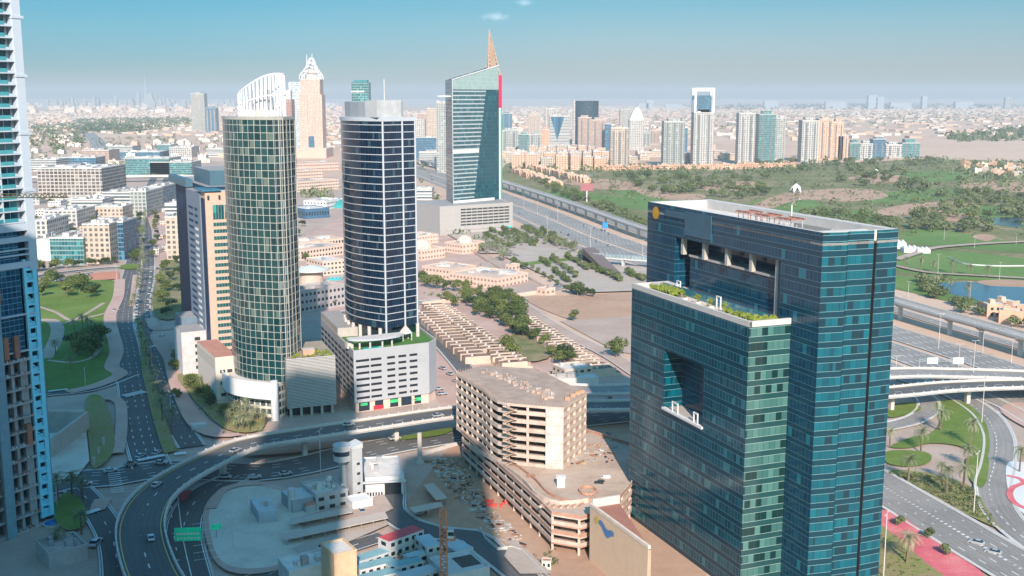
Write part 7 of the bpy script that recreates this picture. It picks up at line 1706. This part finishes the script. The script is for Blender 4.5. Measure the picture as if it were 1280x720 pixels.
# undergrowth and far tree belts as masses
def bushes(name, P, n, s, mat, seed, gap=0):
    r = random.Random(seed); mb = MB(mat)
    for q in scatter(P, n, gap, r):
        k = s * r.uniform(.5, 1.3); leafcloud(mb, [(q.x, q.y, k * .5, k)], 12, k * .42, mat, r)
    return tag(mb.build(name), kind='stuff')
bushes('undergrowth', [(640, 214), (780, 225), (960, 218), (1180, 205), (1290, 212), (1290, 290), (1130, 292), (960, 285), (820, 262), (700, 240)], 1700, 2.6, LEAFG, 1)
bushes('ground_shrubs', [(1108, 592), (1150, 594), (1185, 602), (1215, 614), (1240, 652), (1245, 660), (1190, 634), (1140, 606)], 620, .95, LEAFG, 2)
bushes('ground_shrubs', [(1098, 664), (1118, 672), (1150, 702), (1180, 730), (1095, 730)], 260, .7, LEAF, 3)
bushes('ground_shrubs', [(240, 474), (280, 480), (330, 516), (328, 540), (286, 540), (250, 512)], 300, 1.0, LEAFG, 4)
bushes('hedge_plants', [(172, 402), (176, 402), (190, 466), (204, 521), (220, 565), (208, 569), (192, 530), (178, 470)], 160, .7, LEAF, 5)
bushes('far_trees', [(30, 178), (30, 160), (95, 155), (100, 150), (240, 148), (236, 158), (150, 168), (110, 165), (100, 186), (60, 190)], 900, 11, LEAFG, 6)
bushes('far_trees', [(105, 166), (108, 156), (190, 160), (180, 166)], 300, 10, LEAFD, 7)
bushes('far_trees', [(30, 215), (36, 178), (150, 172), (300, 172), (240, 200), (210, 222)], 260, 6, LEAFG, 8)
bushes('far_trees', [(1180, 172), (1290, 160), (1290, 176), (1200, 178)], 160, 14, LEAFG, 9)
bushes('far_trees', [(640, 150), (1290, 140), (1290, 150), (900, 165), (640, 175)], 260, 13, LEAFG, 10)
bushes('far_trees', [(830, 133), (1100, 130), (1290, 132), (1290, 136), (900, 138)], 500, 26, LEAFD, 12)
bushes('far_trees', [(378, 235), (430, 232), (430, 245), (400, 250), (376, 246)], 40, 6, LEAFG, 13)
bushes('far_trees', [(500, 180), (540, 200), (540, 240), (560, 250), (600, 300), (560, 300)], 60, 4, LEAFG, 14)
bushes('far_trees', [(640, 206), (750, 210), (750, 217), (640, 217)], 60, 7, LEAFG, 15)
bushes('far_trees', [(750, 212), (1000, 212), (1000, 220), (760, 222)], 90, 7, LEAFG, 16)
bushes('far_trees', [(940, 203), (1060, 199), (1180, 198), (1180, 206), (1060, 213), (960, 216)], 110, 7, LEAFG, 17)
bushes('far_trees', [(1180, 202), (1290, 204), (1290, 238), (1200, 232)], 110, 7, LEAFG, 18)

for q in scatter([(36, 250), (160, 240), (165, 270), (110, 300), (40, 310)], 26, 10) + along([(176, 250), (172, 280), (168, 330)], 14, 3) + along([(196, 250), (194, 290), (192, 325)], 14, 3) + along([(44, 340), (100, 334), (146, 330)], 14, 3): plant('broad', q, rnd.uniform(.8, 1.3), 'street tree among the western office blocks', 'street trees of the western blocks')
bushes('ground_shrubs', [(440, 700), (520, 690), (560, 700), (550, 720), (440, 720)], 30, 1.1, LEAF, 21)
bushes('ground_shrubs', [(112, 505), (128, 505), (140, 560), (118, 585)], 70, .8, LEAF, 22)
bushes('ground_shrubs', [(660, 690), (690, 688), (700, 712), (670, 712)], 22, .9, LEAF, 23)
bushes('ground_shrubs', [(524, 366), (600, 372), (620, 378), (560, 380)], 70, 1.6, LEAF, 24)

for a, b, n in [((606, 296), (640, 312), 16), ((624, 287), (668, 310), 16), ((652, 287), (690, 306), 16), ((676, 289), (716, 312), 16), ((640, 330), (656, 338), 8), ((690, 340), (712, 356), 10)]:
    for q in along([a, b], n, 1.5): plant('round', q, rnd.uniform(1.1, 1.7), 'low bushy tree in the planted strips of the parking lot', 'bushes in the parking lot strips')
bushes('golf_thickets', [(650, 216), (780, 222), (960, 216), (1180, 204), (1290, 212), (1290, 250), (1130, 262), (960, 250), (820, 250), (700, 236)], 130, 5.0, LEAFG, 31)
bushes('golf_thickets', [(1130, 250), (1290, 240), (1290, 296), (1130, 296)], 50, 4.0, LEAF, 32)
# ================================================================= cars, lamps, tents
PAINTS = {n: plain('car_paint_' + n, c, .3, .2, var=.05, spec=.6) for n, c in dict(white=(.75, .75, .74), silver=(.42, .43, .44), black=(.02, .02, .022), grey=(.16, .165, .17), red=(.42, .03, .03), green=(.10, .55, .06), sand=(.45, .38, .28)).items()}
TYRE = plain('tyre', (.025, .025, .027), .85)
def carproto():
    root = E('parked_car', 'x', 'car'); P0 = PAINTS['white']; mb = MB(P0)
    prof = [(-2.2, .35), (-2.25, .75), (-2.1, .95), (-1.6, 1.02), (1.0, 1.02), (2.0, .86), (2.25, .62), (2.25, .35)]
    for s in (-1, 1): mb.face([(x, s * .88, z) for x, z in (prof if s < 0 else prof[::-1])], P0)
    for (x0, z0), (x1, z1) in zip(prof, prof[1:] + prof[:1]): mb.face([(x0, -.88, z0), (x0, .88, z0), (x1, .88, z1), (x1, -.88, z1)][::-1], P0)
    mb.face([(-1.2, -.66, 1.45), (.2, -.66, 1.45), (.2, .66, 1.45), (-1.2, .66, 1.45)], P0); mb.build('body', root)
    g = MB(DGLASS); lo = [(-1.85, -.8), (1.05, -.8), (1.05, .8), (-1.85, .8)]; hi = [(-1.2, -.66), (.2, -.66), (.2, .66), (-1.2, .66)]
    for i in range(4): j = (i + 1) % 4; g.face([(*lo[i], 1.0), (*lo[j], 1.0), (*hi[j], 1.45), (*hi[i], 1.45)], DGLASS)
    g.build('cabin_glass', root)
    for x in (-1.4, 1.4):
        for y in (-.8, .8):
            w = MB(TYRE); n = 10
            ring = [(x + .33 * math.cos(6.2832 * i / n), .33 + .33 * math.sin(6.2832 * i / n)) for i in range(n)]
            for s in (-1, 1): w.face([(a, y + s * .1, b) for a, b in (ring if s < 0 else ring[::-1])], TYRE)
            for i in range(n): j = (i + 1) % n; w.face([(ring[i][0], y - .1, ring[i][1]), (ring[j][0], y - .1, ring[j][1]), (ring[j][0], y + .1, ring[j][1]), (ring[i][0], y + .1, ring[i][1])][::-1], TYRE)
            w.build('wheel', root)
    return root
CAR = carproto(); CARUSED = [False]
def car(q, rz, col, label, group=None, z=.25, s=1.0):
    q = Vector((q.x, q.y, z))
    if not CARUSED[0]:
        CARUSED[0] = True; o = CAR; o.location = q; o.rotation_euler = (0, 0, rz); o.scale = (s, s, s)
        if col != 'white':
            for c in kids(o):
                for sl in c.material_slots:
                    if sl.material == PAINTS['white']: sl.link = 'OBJECT'; sl.material = PAINTS[col]
    else: o = ctree(CAR, q, rz, s, mats={PAINTS['white']: PAINTS[col]} if col != 'white' else None)
    o['label'] = label; 
    if group: o['group'] = group
    return o
car(G(404, 686), 1.3, 'silver', 'silver car parked in the open bays below the carports')
car(G(421, 680), 1.3, 'green', 'bright green car parked in the open bays below the carports'); car(G(377, 657), 1.2, 'white', 'white car under the shorter carport'); car(G(385, 655), 1.2, 'grey', 'grey car under the shorter carport')
car(G(425, 648), 1.2, 'black', 'dark car between the two long carports'); car(G(452, 641), 1.9, 'silver', 'grey green car beside the white gate house'); car(G(366, 676), 1.2, 'red', 'dark red car at the end of the nearer carport'); car(G(473, 653), 1.2, 'black', 'dark car at the far end of the nearer carport'); car(G(526, 643), 1.0, 'white', 'white car under the narrow carport by the crane')
car(G(562, 469), 2.2, 'red', 'red car parked beside the villa street'); car(G(553, 462), 2.2, 'white', 'white car parked beside the villa street'); car(G(570, 478), 2.2, 'silver', 'silver car parked at the corner of the villa street'); car(G(548, 488), .4, 'white', 'white car beside the podium shops'); car(G(553, 494), .4, 'silver', 'silver car beside the podium shops')
car(G(645, 376), .1, 'white', 'white car on the street by the pink wall, left of two'); car(G(654, 375), .1, 'white', 'white car on the street by the pink wall, right of two'); car(G(676, 361), 2.6, 'black', 'black car beside the railings of the parking lot'); car(G(662, 351), 2.6, 'grey', 'grey car farther up the railings of the parking lot')
for i in range(17):
    y = 338 + i * 4.0; c = ('black', 'grey', 'black', 'silver', 'black', 'red')[i % 6]; x = 176.5 - (y - 338) * .075; car(G(x, y), 1.5, c, 'car parked in the row along the avenue median', 'cars parked along the avenue median')
for i in range(9):
    y = 340 + i * 7; car(G(190 - (y - 340) * .08, y), 1.5, ('white', 'red', 'silver', 'black')[i % 4], 'car parked at the outer kerb of the avenue', 'cars parked along the outer avenue kerb')
car(G(176, 572), 1.3, 'black', 'black car waiting near the boulevard crossing'); car(G(196.5, 568), 1.3, 'red', 'dark red car with pale roof near the crossing'); car(G(143, 389), 1.7, 'white', 'white car on the park side of the avenue'); car(G(120, 682), 1.5, 'white', 'white van parked beside the low side street', s=1.3); car(G(202, 423), 1.6, 'silver', 'silver van in the lay by under the striped tower', s=1.2)
for i in range(12): car(G(66 + i * 4.4, 353 - i * .9), rnd.uniform(1.2, 1.9), ('white', 'silver', 'white', 'black')[i % 4], 'car in the parking row along the park edge', 'cars along the park edge')
car(G(1241, 693), 2.5, 'white', 'small white car on the lower main road, ahead of the dark one'); car(G(1220, 681), 2.5, 'black', 'dark car on the lower main road')
for i in range(40):
    t = rnd.random(); P = HW; k = int(len(P) * rnd.uniform(.25, .85)); n_ = normals(P)[k]; off = rnd.choice([16, 20, 24, 28, 32, 36, 44, 48, 52, 56, 60, 64]); p = P[k] + n_ * off; d = P[k + 1] - P[k]
    if vis(p, 0): car(p, math.atan2(d.y, d.x), rnd.choice(['white', 'silver', 'white', 'black', 'sand']), 'car driving on the wide highway', 'cars on the highway', .9)
# lamps
LAMP = STEEL
def lampproto():
    root = E('street_lamp', 'x', 'street lamp'); mb = MB(CONCW); mb.cyl((0, 0), .18, 0, 1.0, 8, CONCW, r2=.1); mb.build('pole', root, None) if 0 else None
    mb = MB(CONCW); mb.cyl((0, 0), .17, 0, 1, 8, CONCW, r2=.10); o = mb.build('pole', root); 
    for s in (-1, 1):
        mb = MB(CONCW); mb.bar((0, 0, 0), (s * 1.5, 0, .12), .1, .1, CONCW); mb.bar((s * 1.0, 0, .12), (s * 2.0, 0, .14), .3, .14, CONCW); a = mb.build('lamp_arm', root); a.location = (0, 0, 1)
    return root
LP = lampproto(); LPU = [False]
def lamp(b, top, label='street lamp with two arms along the highway and ramps', group='two armed street lamps', rz=0.0, thick=1.0):
    p = G(*b) if not isinstance(b, Vector) else b; h = ZT(p, top) if top < 1000 else top - 1000
    if LPU[0]: o = ctree(LP, p, rz)
    else: o = LP; o.location = p; o.rotation_euler = (0, 0, rz); LPU[0] = True
    for c in [c for c in COL.objects if c.parent == o]:
        if c.name.startswith('pole'): c.scale = (thick, thick, h)
        else: c.location = (0, 0, h); c.scale = (thick,) * 3
    return tag(o, label, None, group)
for bx, by, ty, lb in [(1227, 530, 471, 'tall lamp with a flat T head on the lawn under the flyover'), (1217, 642, 566, 'tall lamp with a flat T head at the edge of the ground cover'), (1104, 724, 642, 'tall pale lamp pole close to the teal tower foot'), (1119, 479, 445, 'lamp on the flyover beside the teal tower'), (1215, 488, 440, 'lamp on the flyover beyond the lawn'), (401, 592, 538, 'thin tall lamp beside the flyover above the dish building'), (516, 518, 486, 'thin lamp on the pavement in front of the podium shops')]:
    lamp((bx, by), ty, lb, None, rnd.uniform(0, 3), 1.1)
for bx, by, ty in [(1173, 437, 392), (1198, 460, 430), (1216, 474, 426), (684, 297, 270), (697, 276, 258), (738, 309, 284), (655, 262, 245), (672, 270, 252), (803, 322, 300), (640, 330, 308), (1228, 443, 415), (1264, 455, 424)]: lamp((bx, by), ty, 'tall highway lamp standing in the median', 'highway median lamps', rnd.uniform(-.3, .3))
for x, y, t in [(72, 636, 604), (130, 426, 400), (52, 470, 440), (107, 484, 460), (190, 462, 436), (214, 520, 494), (150, 540, 512), (292, 690, 640), (310, 655, 618), (214, 390, 368), (146, 350, 332)]: lamp((x, y), t, 'thin street lamp in the shaded western streets', 'thin lamps of the western streets', rnd.uniform(0, 3), .8)
for x, y, t in [(1172, 345, 318), (1218, 310, 296), (1180, 300, 282), (1135, 372, 352), (1249, 350, 328), (1212, 378, 352), (1270, 306, 292), (1090, 260, 250), (1045, 282, 268)]: lamp((x, y), t, 'slender golf course floodlight mast', 'golf course masts', 0, .8)
# tents on the golf course
def tent(px, py, w, hgt, label):
    p = G(px, py); k = p.y / FPX; w *= k; root = E('tent', label, 'tent', p); mb = MB(WHITE); h = ZT(p, hgt); n = 6
    for i in range(n):
        a, b = 6.2832 * i / n, 6.2832 * (i + 1) / n; m_ = (a + b) / 2
        A, B = (p.x + w * math.cos(a), p.y + w * math.sin(a)), (p.x + w * math.cos(b), p.y + w * math.sin(b)); M = (p.x + w * .62 * math.cos(m_), p.y + w * .62 * math.sin(m_))
        mb.face([(*A, 0), (*M, h * .62), (p.x, p.y, h)], WHITE); mb.face([(*M, h * .62), (*B, 0), (p.x, p.y, h)], WHITE)
    mb.build('canopy', root); mb = MB(STEEL); mb.cyl((p.x, p.y), .4, 0, h * 1.02, 6, STEEL); mb.build('mast', root)
tent(995, 241, 9, 229, 'large white star shaped tent on the far fairway'); tent(1095, 217, 4, 211, 'small white pointed tent on the distant fairway')
for x0, x1, yb, yt, lb in [(1117, 1133, 311, 300, 'white marquee touching the edge of the teal tower'), (1130, 1148, 316, 307, 'middle white marquee beside the golf path'), (1147, 1163, 317, 309, 'smallest white marquee beside the golf path')]:
    a, b = G(x0, yb), G(x1, yb); L = (b - a).length; h = ZT(a, yt); root = E('marquee', lb, 'marquee', a); mb = MB(WHITE); n = 3
    mb.box(a.x, a.x + L, a.y, a.y + 10, 0, h * .6, WHITE); mb.build('side', root); mb = MB(WHITE)
    for i in range(n):
        x0_, x1_ = a.x + L * i / n, a.x + L * (i + 1) / n; c = ((x0_ + x1_) / 2, a.y + 5)
        q = [(x0_, a.y, h * .6), (x1_, a.y, h * .6), (x1_, a.y + 10, h * .6), (x0_, a.y + 10, h * .6)]
        for j in range(4): mb.face([q[j], q[(j + 1) % 4], (*c, h)], WHITE)
    mb.build('roof', root)
L = spline([G(x, y) for x, y in [(1185, 322), (1205, 330), (1240, 333), (1290, 333)]], 3); mb = MB(WHITE); ribbon(mb, L, -.2, .2, 1.0, WHITE, thick=1.0); tag(mb.build('white_fence', None), 'long curved low white fence on the practice lawn', 'fence')
L = spline([G(x, y) for x, y in [(1117, 333), (1160, 342), (1220, 346), (1290, 350)]], 3); LV[0] += .02; mb = MB(PAVE); ribbon(mb, L, -3, 3, LV[0], PAVE); tag(mb.build('golf_path'), kind='structure')
L = spline([G(x, y) for x, y in [(1120, 326), (1145, 318), (1170, 311), (1230, 306), (1290, 303)]], 3); LV[0] += .02; mb = MB(PAVE); ribbon(mb, L, -4, 4, LV[0], PAVE); tag(mb.build('golf_path'), kind='structure')

# rubble, pipes and boards lying about the building site
def rubble(name, P, n, smax, mats, seed, z=0.0):
    r = random.Random(seed); mb = MB(*mats)
    for q in scatter(P, n, 0, r):
        a = r.uniform(0, 3.14); l, w, h = r.uniform(.3, smax), r.uniform(.2, .7), r.uniform(.1, .5); m = r.choice(mats); Fr(q, (math.cos(a), math.sin(a))).box(mb, -l / 2, l / 2, -w / 2, w / 2, z, z + h, m, m)
    return tag(mb.build(name), kind='stuff')
JUNK = [CONC, GREYR, DARK, plain('timber_board', (.40, .27, .17), .85), plain('rust_steel', (.28, .14, .09), .8), PREFAB]
rubble('site_rubble', [(532, 575), (570, 572), (620, 640), (660, 685), (640, 690), (600, 650), (560, 610)], 420, 3.2, JUNK, 1)
rubble('site_rubble', [(440, 690), (600, 690), (610, 720), (440, 720)], 160, 2.0, JUNK, 2)
rubble('site_rubble', [(268, 640), (330, 616), (390, 640), (385, 690), (300, 708)], 120, 1.2, [SAND, CONC, PLANT], 3)
rubble('site_rubble', [(64, 545), (106, 545), (104, 600), (66, 600)], 130, 2.5, JUNK, 4)
rubble('deck_rubble', [(600, 567), (640, 592), (690, 625), (770, 620), (770, 570), (745, 590), (700, 610)], 150, 2.0, JUNK, 5, 11.02)

for i, (k, o, c) in enumerate([(.12, 2.5, 'white'), (.2, -2.5, 'silver'), (.27, 2.5, 'black'), (.36, -2.5, 'white'), (.42, 2.5, 'grey')]):
    j = int(k * len(F1)); n_ = normals(F1)[j]; d = F1[j + 1] - F1[j]; q = F1[j] + n_ * o; car(q, math.atan2(d.y, d.x), c, 'car driving round the long curving flyover', 'cars on the flyover', FZ + .05)
for i in range(12):
    j = int(rnd.uniform(.08, .75) * len(ew)); n_ = normals(ew)[j]; d = ew[j + 1] - ew[j]; q = ew[j] + n_ * rnd.choice([-7.5, -4.5, 4.5, 7.5]); car(q, math.atan2(d.y, d.x), rnd.choice(['white', 'silver', 'black', 'white', 'grey']), 'car driving on the boulevard below the flyover', 'cars on the boulevard', .9)
